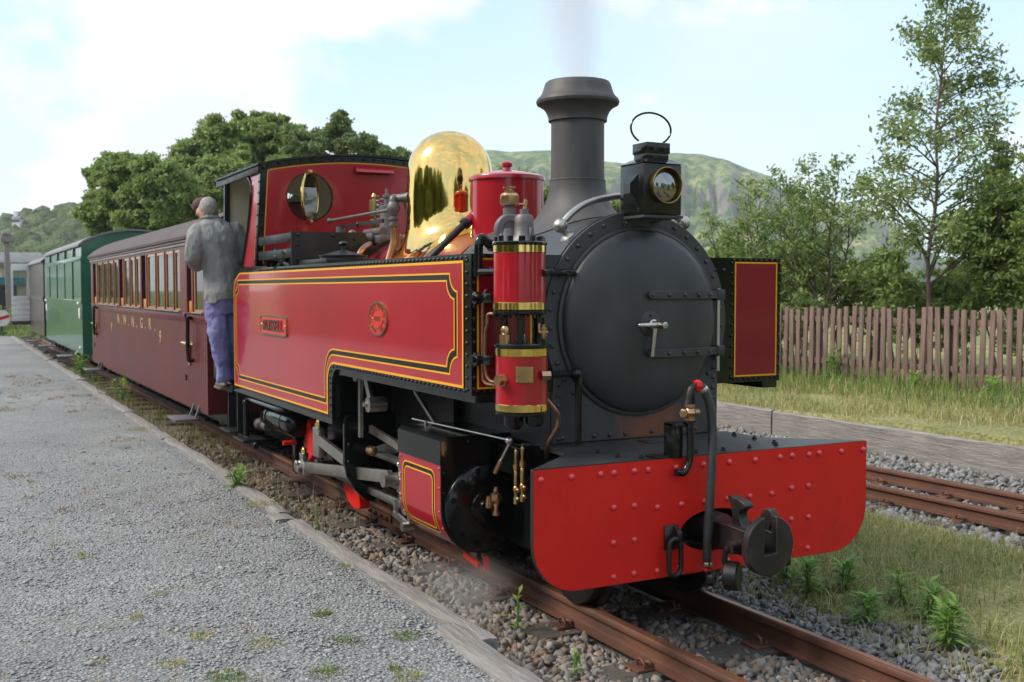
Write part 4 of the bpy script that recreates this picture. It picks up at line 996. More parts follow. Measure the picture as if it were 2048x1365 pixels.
part('roof_bounce', MB().prism([(y, roofz(y)-.0165) for y in np.linspace(-.85, .85, 15)]+[(y, roofz(y)-.0225) for y in np.linspace(.85, -.85, 15)], -5.54, CF-.03, 0), 'cream', loco)  # cream sheet added under the roof to bounce light inside
part('cab_back_fitting', MB().lathe([(.05, 0), (.05, .03), (.032, .05), (.03, .09)], (-5.545, -.60, 2.17), (1, 0, 0), 16), 'black_satin', loco)
part('bunker', MB().box((-5.95, -.90, .72), (-5.57, .90, 1.75), .01), 'black_gloss', loco)
part('firebox_backhead', MB().box((-4.9, -.40, .8), (-4.41, .40, 1.95), .05), 'black_satin', loco)
part('cab_floor', MB().box((-5.55, -.59, .73), (-4.4, .59, .78)), 'black_satin', loco)
# cab roof
o = MB(); yr_ = np.linspace(-.905, .905, 29)
for x in (-5.80, CF+.035):
    for y in yr_: o.v.append((x, y, roofz(y)))
    for y in yr_[::-1]: o.v.append((x, y, roofz(y)-.014))
k = len(yr_)*2
for j in range(k): j2 = (j+1) % k; o.f.append((j, j2, k+j2, k+j))
o.f.append(tuple(range(k))); o.f.append(tuple(range(k, 2*k))[::-1])
rf = part('cab_roof', o, 'black_satin', loco)
part('roof_gutter', MB().box((-5.80, -.89, roofz(.88)-.075), (CF-.005, -.868, roofz(.88)-.012), .004), 'black_satin', rf)
# --- coal rails and weather plate in front of the cab
pcx = -3.50
for s in (-1, 1):
    pl = [(s*.90, 1.69), (s*.90, 1.925)]+[(s*.36, 1.925)]+[(s*.53*math.cos(R_(a)), SZ+.53*math.sin(R_(a))) for a in np.linspace(55, 38, 6)]
    wpl = part('bunker_plate', MB().prism(pl, pcx-.008, pcx, 0), 'black_worn', loco)
    for z in (1.885, 1.775): part('coal_rail', MB().box((CF+.008, s*.90, z-.032), (pcx-.01, s*.885, z+.032), .003), 'black_satin', loco)
    m_ = MB()
    for y, z in ((.85, 1.90), (.60, 1.90), (.85, 1.83), (.85, 1.73), (.44, 1.88), (.5, 1.82)): m_.dome((pcx, s*y, z), (1, 0, 0), .014, .012, 8)
    part_each('plate_bolt', m_, 'black_satin', wpl)
    part('plate_angle', MB().strip([(s*.535*math.cos(R_(a)), SZ+.535*math.sin(R_(a))) for a in np.linspace(70, 36, 12)], .03, pcx, 0, False, .03), 'black_satin', wpl)
cv, cf_ = stones('coal', np.stack([rng.uniform(-4.3, -3.6, 140), rng.uniform(-.87, -.6, 140), rng.uniform(1.69, 1.80, 140)], 1), rng.uniform(.02, .05, 140), 'black_satin', .8)
bulk('coal', cv, cf_, 'black_satin')
# copper bend through the weather plate
q0 = P(735, 492, 0, pcx); part('copper_bend', MB().tube(smooth_path([q0, q0+np.array([.12, -.03, .004]), q0+np.array([.24, -.12, -.03]), q0+np.array([.28, -.18, -.10])], 5), .022, 12), 'copper', loco)
# --- safety valves and whistle ahead of the cab
part('whistle', MB().lathe([(.03, 1.88), (.03, 1.93), (.018, 1.935), (.018, 1.99), (.03, 2.0), (.034, 2.02), (.03, 2.05), (.014, 2.06), (.014, 2.075), (.036, 2.078), (.036, 2.195), (.03, 2.2), (.012, 2.205), (.012, 2.22), (.02, 2.225), (.008, 2.25)], (-3.93, -.13, 0), (0, 0, 1), 20), 'brass_dull', loco)
for dx_, dy_ in ((-3.74, -.10), (-3.74, .12)):
    sv = part('safety_valve', MB().lathe([(.085, 1.88), (.085, 1.93), (.06, 1.94), (.055, 1.99), (.052, 2.10), (.062, 2.105), (.062, 2.14), (.05, 2.145), (.02, 2.15), (.02, 2.20), (.032, 2.205), (.032, 2.225), (.012, 2.23), (.010, 2.27)], (dx_, dy_, 0), (0, 0, 1), 20), 'iron_grey', loco)
part('valve_spring', MB().tube([(-3.83+.026*math.cos(t), -.12+.026*math.sin(t), 2.02+.2*t/37) for t in np.linspace(0, 37, 90)], .006, 6), 'iron_grey', loco)
part('turret', MB().box((-4.02, -.2, 1.86), (-3.62, .2, 1.925), .015).cyl((-4.0, -.17, 1.95), (-3.64, -.17, 1.95), .03, 12).cyl((-3.9, -.24, 1.9), (-3.9, -.16, 1.9), .035, 12).lathe([(.03, 0), (.045, .02), (.03, .06)], (-3.77, -.2, 1.90), (0, -1, 0), 10), 'iron_grey', loco)
# injector steam valve beside the dome
ex, ey = -2.99, -.345
mbs = MB().tube(smooth_path([(dmx-.06, -.27, 2.135), (ex, ey+.03, 2.135), (ex, ey, 2.13), (ex, ey, 2.09)], 4), .028, 12)
mbs.lathe([(.034, 0), (.034, .03)], (ex+.08, -.285, 2.135), (1, .5, 0), 12)
mbs.lathe([(.022, 1.94), (.034, 1.945), (.034, 1.965), (.022, 1.97), (.022, 1.985), (.034, 1.99), (.034, 2.005), (.024, 2.01), (.03, 2.03), (.042, 2.05), (.046, 2.075), (.036, 2.10), (.03, 2.11)], (ex, ey, 0), (0, 0, 1), 14)
part('steam_valve', mbs, 'iron_grey', loco)
part_each('copper_pipe', MB().tube([(ex, ey, 1.945), (ex, ey, 1.85), (ex-.005, ey-.02, 1.78), (ex, ey-.06, 1.66)], .022, 12).tube([(ex-.03, ey+.05, 1.9), (ex-.02, ey+.04, 1.66)], .016, 10), 'copper', loco)
a_, b_ = P(659, 442, 1, -.40), np.array([ex-.02, ey-.03, 2.055])
part('regulator_rod', MB().tube([a_, b_], .011, 8).sphere(a_, .022, 8, 6), 'iron_grey', loco)
part('valve_rod', MB().bar((-3.98, -.42, 1.985), (ex-.05, -.40, 1.985), .014, .026).sphere((-3.5, -.41, 1.985), .02, 8, 6), 'black_satin', loco)
part_each('rod_stand', MB().cyl((-3.86, -.42, 1.78), (-3.86, -.42, 1.985), .034, 14).sphere((-3.6, -.42, 1.93), .03, 10, 8, (1, 1, .7)).cyl((-3.6, -.42, 1.86), (-3.6, -.42, 1.93), .012, 8), 'iron_grey', loco)
# --- air pump on the smokebox side
pa = np.array([-.40, -.78]); pb = np.array([-.375, -.782])
pz = lambda py: P(1040, py, 1, -.78)[2]
pump = part('air_pump', MB().lathe([(.116, pz(606)), (.116, pz(506))], (*pa, 0), (0, 0, 1), 40), 'crimson', loco)
part('lower_cylinder', MB().lathe([(.116, pz(806)), (.116, pz(709))], (*pb, 0), (0, 0, 1), 40), 'crimson', pump)
mbs = MB()
for c_, za2, zb2 in ((pa, 507, 491), (pa, 620, 605), (pb, 711, 695), (pb, 820, 805)): mbs.lathe([(.117, pz(za2)), (.1195, pz(za2-1)), (.1195, pz(zb2+1)), (.117, pz(zb2))], (*c_, 0), (0, 0, 1), 40)
part_each('pump_band', mbs, 'brass', pump)
mbs = MB()
for c_, za2, zb2, r in ((pa, 492, 484, .124), (pa, 629, 620, .121), (pb, 695, 686, .125), (pb, 828, 820, .119)): mbs.lathe([(r-.006, pz(za2)), (r, pz(za2)+.005), (r, pz(zb2)-.005), (r-.006, pz(zb2))], (*c_, 0), (0, 0, 1), 40)
for k in range(12):
    a = R_(k*30+8); mbs.lathe([(.014, 0), (.014, .022)], (pa[0]+.102*math.cos(a), pa[1]+.102*math.sin(a), pz(484)), (0, 0, 1), 6); mbs.lathe([(.009, -.014), (.009, 0)], (pa[0]+.105*math.cos(a), pa[1]+.105*math.sin(a), pz(629)), (0, 0, 1), 6)
for k in range(6): a = R_(k*60+20); mbs.lathe([(.010, 0), (.010, .014)], (pb[0]+.105*math.cos(a), pb[1]+.105*math.sin(a), pz(686)), (0, 0, 1), 6)
for a in (55, 150, 235, 330): mbs.cyl((pa[0]*.5+pb[0]*.5+.075*math.cos(R_(a)), pa[1]+.075*math.sin(R_(a)), pz(690)), (pa[0]*.5+pb[0]*.5+.075*math.cos(R_(a)), pa[1]+.075*math.sin(R_(a)), pz(622)), .017, 10)
mbs.lathe([(.03, pz(858)), (.045, pz(848)), (.045, pz(830)), (.05, pz(826))], (pb[0]-.02, pb[1]-.03, 0), (0, 0, 1), 14).lathe([(.028, pz(850)), (.04, pz(845)), (.045, pz(826))], (pb[0]+.05, pb[1]+.04, 0), (0, 0, 1), 12)
part_each('pump_flange', mbs, 'black_gloss', pump)
mbs = MB().lathe([(.012, pz(690)), (.012, pz(625))], (-.39, -.78, 0), (0, 0, 1), 12).lathe([(.027, pz(690)), (.027, pz(676)), (.02, pz(675)), (.026, pz(672)), (.02, pz(668))], (-.39, -.78, 0), (0, 0, 1), 12)
part('piston_rod', mbs, 'steel_bright', pump)
# pump top head: valve chest castings
tz = pz(484); k1 = P(1019, 458, 1, -.80)
mbs = MB(); d_ = np.array([.93, -.36, 0])
mbs.lathe([(.066, -.05), (.068, 0), (.066, .03), (.058, .036), (.034, .036), (.034, .026), (.004, .026)], k1, d_, 28)
mbs.lathe([(.07, tz), (.058, tz+.03), (.05, tz+.06)], (k1[0]-.01, k1[1], 0), (0, 0, 1), 16)
for a in (140, -40): mbs.dome(k1+np.array([-.36*.052*math.cos(R_(a)), -.93*.052*math.cos(R_(a)), .052*math.sin(R_(a))])+d_*.03, d_, .014, .014, 8)
mbs.lathe([(.03, k1[2]+.055), (.03, k1[2]+.09), (.022, k1[2]+.092), (.022, k1[2]+.115)], (k1[0], k1[1], 0), (0, 0, 1), 14)
k2 = P(1048, 458, 1, -.77)
mbs.lathe([(.064, tz), (.045, tz+.03), (.042, tz+.075), (.042, tz+.105), (.034, tz+.118), (.02, tz+.12), (.02, tz+.142)], (k2[0], k2[1], 0), (0, 0, 1), 18)
mbs.box((k2[0]-.01, k2[1]-.0, tz), (k2[0]+.06, k2[1]+.02, tz+.06), .004)
part('pump_head', mbs, 'iron_grey', pump)
lz = pz(411)
part('lubricator_cup', MB().lathe([(.012, lz-.012), (.014, lz), (.038, lz+.003), (.042, lz+.012), (.042, lz+.045), (.034, lz+.056), (.02, lz+.06), (.022, lz+.064), (.022, lz+.069), (.012, lz+.070), (.012, lz+.078), (.029, lz+.080), (.029, lz+.085), (.01, lz+.087)], (k1[0], k1[1], 0), (0, 0, 1), 24).cyl((k1[0]+.01, k1[1]+.04, lz+.008), (k1[0]+.02, k1[1]+.065, lz+.008), .005, 8).obox((k1[0]+.022, k1[1]+.068, lz+.008), (.006, 0, 0), (0, .003, .022), (0, .006, -.002)), 'bronze', pump)
pl_ = P(1069, 757, 1, -.88); dn = np.array([.80, -.6, 0]); ce = np.array([pb[0], pb[1], pl_[2]])
g_ = MB(); rt = np.array([.6, .80, 0]); g_.obox(ce+dn*.117+rt*.03, rt*.038, (0, 0, .034), dn*.0025)
for u_, w_ in ((-1, -1), (1, -1), (-1, 1), (1, 1)): g_.dome(ce+dn*.1195+rt*(.03+.033*u_)+np.array([0, 0, .029*w_]), dn, .0035, .003, 6)
plate_o = part('pump_plate', g_, 'brass_dull', pump)
# unions, pipes and brackets of the pump
mbs = MB(); u1 = P(991, 757, 1, -.85)
mbs.lathe([(.03, 0), (.03, .012), (.024, .013), (.024, .04), (.01, .042)], (pb[0]+.035, pb[1]-.108, pz(757)), (.3, -.95, 0), 6)
mbs.lathe([(.026, -.02), (.026, .03), (.015, .032)], (pa[0]-.115, pa[1]-.03, pz(543)), (-.9, -.42, 0), 6)
mbs.lathe([(.022, 0), (.022, .04), (.014, .042)], (pb[0]+.115, pb[1]+.035, pz(748)), (.25, .97, 0), 6)
mbs.lathe([(.027, pz(688)), (.027, pz(668)), (.02, pz(666)), (.022, pz(658)), (.016, pz(652))], (-.36, -.87, 0), (0, 0, 1), 12)
dv = P(1087, 665, 1, -.72); mbs.lathe([(.008, -.03), (.013, -.012), (.013, .012), (.018, .014), (.018, .02), (.008, .022), (.008, .034)], dv, (0, 0, 1), 10).cyl(dv+np.array([0, -.02, 0]), dv+np.array([0, .02, 0]), .007, 8).cyl(dv+np.array([0, -.022, 0]), dv+np.array([0, -.022, .04]), .006, 8)
part_each('pump_union', mbs, 'bronze', pump)
mbs = MB()
mbs.tube([(pa[0]+.1, pa[1]+.06, pz(547)), P(1115, 545, 0, -.54), P(1148, 545, 0, -.57)], .017, 10)
mbs.tube(smooth_path([(pb[0]+.11, pb[1]+.075, pz(748)), P(1146, 748, 0, -.53), P(1156, 752, 0, -.53), P(1157, 770, 0, -.53)], 5), .017, 10).tube([P(1157, 768, 0, -.53), P(1156, 888, 0, -.53)], .017, 10)
mbs.lathe([(.024, 0), (.024, .03)], P(1146, 748, 0, -.53), (0, 1, 0), 12)
mbs.tube(smooth_path([(pa[0]-.2, -.82, 1.72), (pa[0]-.2, -.865, 1.755), (pa[0]-.195, -.885, 1.72), (pa[0]-.195, -.888, 1.58)], 5), .022, 12)
mbs.lathe([(.03, 0), (.03, .03)], (pa[0]-.2, -.80, 1.725), (0, -1, 0), 12)
for z in (pz(597), pz(722)): mbs.box((TX+.003, -.90, z-.022), (pa[0]-.06, -.80, z+.022), .006).lathe([(.03, 0), (.03, .02), (.015, .022), (.015, .035)], (TX+.04, -.90, z), (0, -1, 0), 10)
mbs.tube([(pa[0]-.19, -.885, pz(543)), (pa[0]-.1, -.84, pz(543))], .02, 10)
part_each('pump_pipe', mbs, 'black_gloss', pump)
mbs = MB(); cx_ = TX+.012
mbs.tube(smooth_path([(-.53, -.88, pz(580)), (-.55, -.885, pz(600)), (-.555, -.885, pz(640)), (-.555, -.885, pz(745)), (-.545, -.88, pz(768)), (-.50, -.86, pz(772)), (pb[0]-.08, -.83, pz(772))], 6), .0075, 8)
mbs.tube(smooth_path([(-.44, -.87, pz(628)), (-.50, -.885, pz(630)), (-.51, -.885, pz(650)), (-.53, -.885, pz(672)), (-.53, -.885, pz(740)), (-.5, -.875, pz(763)), (-.44, -.85, pz(765))], 6), .0075, 8)
mbs.tube(smooth_path([(-.33, -.70, pz(790)), (-.36, -.60, pz(840)), P(1096, 890, 0, -.46), P(1093, 925, 2, .66)], 6), .010, 8)
part_each('oil_pipe', mbs, 'copper', pump)
# --- cylinders
for s in (-1, 1):
    yc, zc, cr_ = s*.61, .412, .232
    xf, xr = -1.10, -1.645
    w = [(s*.40, .775), (s*.83, .775), (s*.85, .755)]+[(s*(.61+.24*math.cos(R_(a))), .412+.24*math.sin(R_(a))) for a in np.linspace(0, -110, 14)]+[(s*.40, .25)]
    cy = part('cylinder', MB().prism(w, xr, xf-.004, 0), 'crimson', loco, sharp=25)
    wf = [(s*.38, .779), (s*.832, .779), (s*.853, .757)]+[(s*(.61+.2425*math.cos(R_(a))), .412+.2425*math.sin(R_(a))) for a in np.linspace(0, -110, 14)]+[(s*.38, .25)]
    fpl = part('cylinder_front', MB().prism(wf, xf-.004, xf+.006, 0), 'black_gloss', cy, bevel=.002)
    part('cylinder_back', MB().prism([(y*.99, z*.99) for y, z in w], xr-.012, xr, 0), 'black_gloss', cy)
    part('cladding_top', MB().prism([(s*.38, .782), (s*.833, .782), (s*.857, .762), (s*.857, .640), (s*.8515, .640), (s*.8515, .758), (s*.83, .776), (s*.38, .776)], xr-.012, xf+.007, 0), 'black_gloss', cy)
    rows = [(xr+.045, .60), (xf-.075, .60), (xf-.075, .262), (xr+.045, .262)]
    def wrap(u, z, off):   # follow the cladding down round the cylinder
        if z >= .412: return (u, s*(.85+off), z)
        a = -(.412-z)/.24; return (u, s*(.61+(.24+off)*math.cos(a)), .412+(.24+off)*math.sin(a))
    def wrapstrip(q, wd, off, mname):
        p2 = []; n = len(q)
        for i in range(n):
            a, b = np.array(q[i]), np.array(q[(i+1) % n]); kk = max(1, int(np.linalg.norm(b-a)/.02))
            p2 += [a+(b-a)*t/kk for t in range(kk)]
        sm = MB().strip(p2, wd, 0, 1, True, .001); sm.v = [wrap(x, z, off+d) for x, d, z in sm.v]; part('lining', sm, mname, cy)
    base = fillet(rows, .045, 5)
    mid = fillet([(a+(.013 if a < -1.4 else -.013), b+(-.013 if b > .4 else .013)) for a, b in rows], .04, 5)
    inn = fillet([(a+(.027 if a < -1.4 else -.027), b+(-.027 if b > .4 else .027)) for a, b in rows], .03, 5)
    wrapstrip(mid, .027, .0005, 'line_black'); wrapstrip(base, .0075, .001, 'line_yellow'); wrapstrip(inn, .0075, .001, 'line_yellow')
    m_ = MB()
    for x in (xr+.012, xf-.02):
        for z in (.62, .52, .40, .31): q = wrap(x, z, 0); m_.dome(q, (0, s*(1 if z >= .4 else .9), 0 if z >= .4 else -.4), .008, .007, 7)
    part_each('cladding_screw', m_, 'vermilion_rivet', cy)
    part('cylinder_cover', MB().lathe([(.225, 0), (.225, .02), (.218, .026), (.165, .028), (.155, .034), (.09, .036), (.085, .044), (.05, .048), (.045, .058), (.012, .06)], (xf+.006, yc, zc), (1, 0, 0), 48), 'black_gloss', cy, sharp=50)
    m_ = MB()
    for k in range(12): a = R_(15+30*k); m_.lathe([(.016, 0), (.016, .012), (.009, .013), (.009, .022)], (xf+.032, yc+.196*math.cos(a), zc+.196*math.sin(a)), (1, 0, 0), 6).dome((xf+.034, yc+.12*math.cos(a), zc+.12*math.sin(a)), (1, 0, 0), .006)
    for y, z in ((.43, .74), (.56, .752), (.70, .752), (.82, .70), (.835, .60), (.835, .50)): m_.dome((xf+.006, s*y, z), (1, 0, 0), .010, .009, 7)
    part_each('cover_nut', m_, 'black_gloss', cy)
    # relief valve on the cover
    q = np.array([xf+.066, yc+.01, zc])
    part('relief_valve', MB().tube([q, q+np.array([.05, 0, 0])], .014, 10).lathe([(.010, -.03), (.022, -.026), (.022, -.008), (.014, -.004), (.014, .02), (.018, .022), (.018, .03), (.030, .042), (.034, .062), (.030, .082), (.014, .094), (.018, .097), (.018, .104), (.012, .105), (.012, .118), (.004, .12)], q+np.array([.055, 0, 0]), (0, 0, 1), 16).lathe([(.016, -.02), (.02, .0), (.012, .04)], q+np.array([.03, s*.03, .03]), (0, 0, 1), 10), 'bronze', cy)
    m_ = MB().tube([(xf-.1, yc-s*.02, .18), (xf-.1, yc-s*.02, .12), (xf-.03, yc-s*.02, .10)], .016, 8).tube([(xr+.12, yc, .18), (xr+.12, yc, .13)], .02, 8)
    m_.sphere((xf-.22, yc, .125), .022, 8, 6)
    part_each('drain_cock', m_, 'black_satin', cy)
    part_each('drain_lever', MB().bar((xf-.2, yc+s*.02, .125), (xf-.02, yc+s*.02, .105), .012, .03).bar((xf+.02, yc, .15), (xf+.035, yc, .085), .03, .012), 'vermilion', cy)
    # valve gear: slide bars, crosshead, rods
    part_each('slide_bar', MB().box((-2.55, s*.60, .472), (xr-.012, s*.66, .502), .004).box((-2.55, s*.60, .322), (xr-.012, s*.66, .352), .004), 'steel', loco)
    xh = part('crosshead', MB().box((-2.06, s*.58, .30), (-1.92, s*.69, .525), .012).cyl((-2.04, s*.60, .412), (-2.04, s*.80, .412), .042, 16).box((-2.0, s*.69, .30), (-1.965, s*.72, .53), .006), 'steel', loco)
    m_ = MB()
    for z in (.50, .425, .345): m_.dome((-2.03, s*.70, z), (0, s, 0), .017, .016, 8).dome((-1.95, s*.72, z), (0, s, 0), .012, .012, 8)
    part_each('crosshead_bolt', m_, 'steel_bright', xh)
    part('piston_rod', MB().cyl((-1.95, s*.61, .412), (xr-.012, s*.61, .412), .026, 14), 'steel_bright', loco)
    part('piston_gland', MB().lathe([(.075, 0), (.075, .03), (.05, .035), (.05, .09), (.058, .095), (.058, .115), (.03, .12)], (xr-.012, s*.61, .412), (-1, 0, 0), 18), 'steel', loco)
    part('drop_link', MB().bar((-1.985, s*.74, .30), (-1.985, s*.74, .215), .02, .03, (1, 0, 0)).bar((-2.0, s*.745, .222), (-1.76, s*.745, .19), .02, .03), 'steel', loco)
    part('combination_lever', MB().bar((-1.775, s*.745, .18), (-1.70, s*.745, .60), .018, .035, (1, 0, 0)).cyl((-1.775, s*.72, .19), (-1.775, s*.79, .19), .026, 12).cyl((-1.70, s*.71, .59), (-1.70, s*.78, .59), .024, 12), 'steel', loco)
    part('radius_rod', MB().bar((-2.50, s*.70, .655), (-1.72, s*.72, .590), .022, .045).bar((-2.02, s*.72, .618), (-1.72, s*.735, .585), .03, .036), 'steel', loco)
    part_each('oil_pot', MB().lathe([(.012, .50), (.03, .505), (.034, .53), (.034, .57), (.028, .59), (.01, .595), (.01, .64), (.012, .66), (.018, .662), (.02, .675), (.012, .69), (.004, .692)], (-1.70, s*.80, .03), (0, 0, 1), 14).lathe([(.03, 0), (.03, .05), (.015, .06)], (-2.35, s*.76, .545), (1, 0, 0), 14).cyl((-1.86, s*.72, .53), (-1.72, s*.74, .515), .016, 8), 'bronze', loco)
    part('valve_spindle_guide', MB().cyl((-1.95, s*.66, .60), (xr-.012, s*.66, .60), .022, 10).box((-1.80, s*.55, .55), (-1.72, s*.68, .66), .008), 'black_gloss', loco)
    # motion bracket
    br = [(s*.44, .745), (s*.83, .745), (s*.86, .715), (s*.86, .44), (s*.84, .36), (s*.79, .27), (s*.72, .20), (s*.66, .19), (s*.66, .30), (s*.70, .36), (s*.71, .52), (s*.60, .55), (s*.44, .55)]
    part('motion_bracket', MB().prism(fillet(br, [0, .03, .03, .05, .05, .05, .03, .01, .02, .02, .03, .03, 0], 4), -2.56, -2.535, 0), 'black_gloss', loco)
    m_ = MB()
    for y, z in ((.83, .56), (.83, .45), (.78, .66), (.66, .66), (.5, .66)): m_.dome((-2.535, s*y, z), (1, 0, 0), .016, .013, 8)
    part_each('bracket_bolt', m_, 'black_gloss', loco)
    part('expansion_link', MB().tube([(-2.86+.12*math.cos(a), s*.66, .50+.2*math.sin(a)) for a in np.linspace(-1.0, 1.0, 9)], .02, 8), 'steel', loco)
    # reversing arms seen through the arch
    j1, j2 = np.array([-2.40, s*.80, .985]), np.array([-2.26, s*.80, .83])
    part('lifting_arm', MB().bar((-2.30, s*.80, .99), (-2.20, s*.80, .83), .02, .05, (1, 0, .3)).cyl((-2.2, s*.72, .84), (-2.2, s*.83, .84), .045, 16).cyl((-2.22, s*.8, .84), (-2.22, s*.85, .84), .014, 8).cyl((-2.40, s*.77, .99), (-2.40, s*.84, .99), .026, 12).bar((-2.41, s*.80, .985), (-2.28, s*.80, .995), .018, .03), 'steel', loco)
    part('lifting_link', MB().bar((-2.40, s*.80, .97), (-2.405, s*.80, .62), .02, .035, (1, 0, 0)), 'steel', loco)
    part('guide_plate', MB().box((-3.3, s*.50, .60), (-1.66, s*.52, 1.03)), 'black_satin', loco)
    part('running_rod', MB().bar((-1.98, s*.62, .93), (-1.55, s*.62, .70), .016, .02), 'steel', loco)
    # driving axles: wheels, fly cranks with red weights, rods
    ax_x = (-2.07, -2.89, -3.71); pin = np.array([.16, -.085]); zr = .355
    for i, x in enumerate(ax_x):
        wh = part('driving_wheel', MB().lathe([(.30, -.055), (.345, -.05), (.355, -.045), (.358, .02), (.385, .028), (.385, .05), (.32, .055), (.30, .03), (.12, .02), (.11, .06), (.05, .06)], (x, s*.325, zr), (0, -s, 0), 40, True), 'black_satin', loco)
        ck = part('fly_crank', MB().cyl((x, s*.48, zr), (x, s*.60, zr), .075, 20).bar((x-.03, s*.575, zr+.02), (x+pin[0]+.03, s*.575, zr+pin[1]-.02), .07, .12, (0, 0, 1)).cyl((x+pin[0], s*.56, zr+pin[1]), (x+pin[0], s*(.82 if i == 2 else .71), zr+pin[1]), .034, 14), 'black_gloss', loco)
        if i > 0:
            aa = math.atan2(pin[1], pin[0])+math.pi+(.3 if i == 2 else 1.75)
            hw_ = .7
            seg = [(x+.075*math.cos(a), zr+.075*math.sin(a)) for a in np.linspace(aa+hw_, aa-hw_, 9)]+[(x+.275*math.cos(a), zr+.275*math.sin(a)) for a in np.linspace(aa-hw_, aa+hw_, 16)]
            part('balance_weight', MB().prism(seg, s*.60, s*.67, 1), 'vermilion', ck, bevel=.006)
    pz_ = zr+pin[1]
    rod = MB().bar((ax_x[2]+pin[0], s*.70, pz_), (ax_x[0]+pin[0], s*.70, pz_), .026, .05, ch=.004)
    for x in ax_x: rod.cyl((x+pin[0], s*.685, pz_), (x+pin[0], s*.72, pz_), .05, 18)
    cr = part('coupling_rod', rod, 'steel', loco)
    cr = part('connecting_rod', MB().bar((ax_x[2]+pin[0]+.0, s*.80, pz_), (-2.04, s*.755, .43), .034, .075, ch=.004).box((ax_x[2]+pin[0]-.05, s*.775, pz_-.048), (ax_x[2]+pin[0]+.075, s*.835, pz_+.048), .008), 'steel', loco)
    part('rod_end', MB().lathe([(.045, 0), (.05, .01), (.05, .03), (.04, .036), (.02, .04)], (ax_x[2]+pin[0]-.02, s*.83, pz_), (0, s, 0), 16).box((ax_x[2]+pin[0]-.045, s*.78, pz_+.048), (ax_x[2]+pin[0]+.02, s*.83, pz_+.10), .004), 'steel_bright', cr)
    part('oil_cup', MB().lathe([(.02, 0), (.02, .03), (.012, .033), (.012, .045), (.004, .047)], (ax_x[2]+pin[0]-.01, s*.805, pz_+.10), (0, 0, 1), 10), 'brass', cr)
    ecr = MB().box((-3.20, s*.80, .40), (-3.08, s*.855, .60), .008).bar((-3.12, s*.85, .535), (-2.56, s*.85, .465), .024, .07)
    part('eccentric_rod', ecr, 'steel', loco)
    part('oil_cup', MB().lathe([(.022, 0), (.022, .03), (.014, .033), (.012, .05), (.004, .052)], (-3.15, s*.83, .60), (0, 0, 1), 10), 'brass', loco)
    part('brake_hanger', MB().bar((-3.42, s*.50, .62), (-3.42, s*.48, .22), .03, .05, (1, 0, 0)).box((-3.47, s*.36, .22), (-3.41, s*.45, .42), .01), 'black_satin', loco)
    part('ash_pan', MB().box((-4.75, s*.30, .30), (-4.15, s*.52, .52), .02), 'black_satin', loco)
    # rear end: air reservoir, pipework and footstep under the cab
    part('air_reservoir', MB().lathe([(.02, 0), (.07, .008), (.10, .03), (.107, .07), (.107, .72), (.10, .76), (.07, .782), (.02, .79)], (-4.72, s*.72, .525), (1, 0, 0), 24), 'black_gloss', loco)
    part_each('reservoir_strap', MB().lathe([(.109, 0), (.112, .003), (.112, .037), (.109, .04)], (-4.55, s*.72, .525), (1, 0, 0), 24, False).lathe([(.109, 0), (.112, .003), (.112, .037), (.109, .04)], (-4.15, s*.72, .525), (1, 0, 0), 24, False), 'black_gloss', loco)
    part_each('brake_pipe', MB().tube(smooth_path([(-5.1, s*.86, .62), (-4.95, s*.87, .64), (-4.0, s*.87, .645), (-3.9, s*.80, .64)], 5), .018, 8).tube([(-4.88, s*.88, .63), (-4.88, s*.88, .32)], .024, 10).sphere((-4.88, s*.88, .61), .03, 10, 8).tube([(-5.06, s*.885, .335), (-4.55, s*.885, .295)], .024, 10), 'black_gloss', loco)
    part_each('cab_step', MB().box((-5.34, s*.78, .345), (-5.0, s*.99, .365), .004).box((-4.95, s*.78, .315), (-4.62, s*.97, .335), .004).box((-5.33, s*.86, .36), (-5.31, s*.92, .68)).box((-5.02, s*.86, .36), (-5.0, s*.92, .68)), 'black_satin', loco)
    part('cab_skirt', MB().box((-5.32, s*.84, .38), (-5.03, s*.857, .684)), 'black_gloss', loco)
    part('injector', MB().lathe([(.03, 0), (.05, .03), (.05, .12), (.035, .15), (.035, .3)], (-5.0, s*.75, .42), (1, 0, 0), 12), 'iron_grey', loco)
    part_each('spring_hanger', MB().box((-4.28, s*.60, .12), (-4.20, s*.68, .40), .006).box((-4.05, s*.60, .14), (-3.95, s*.66, .40), .006).bar((-4.25, s*.64, .16), (-3.95, s*.64, .34), .03, .03), 'black_gloss', loco)
    part('pipe_cap', MB().cyl((-4.1, s*.70, .37), (-4.1, s*.80, .37), .018, 10), 'vermilion', loco)
    # carrying wheels
    for x in (-.62, -5.0):
        part('carrying_wheel', MB().lathe([(.19, -.055), (.222, -.05), (.232, -.045), (.235, .02), (.262, .028), (.262, .05), (.2, .055), (.18, .03), (.08, .02), (.07, .06), (.03, .06)], (x, s*.325, .235), (0, -s, 0), 36, True), 'black_worn', loco)
for x in (-.62, -5.0): part('axle', MB().cyl((x, -.4, .235), (x, .4, .235), .04, 12), 'black_satin', loco)
part('frame_floor', MB().box((-5.5, -.44, .40), (-.1, .44, .46)), 'black_satin', loco)
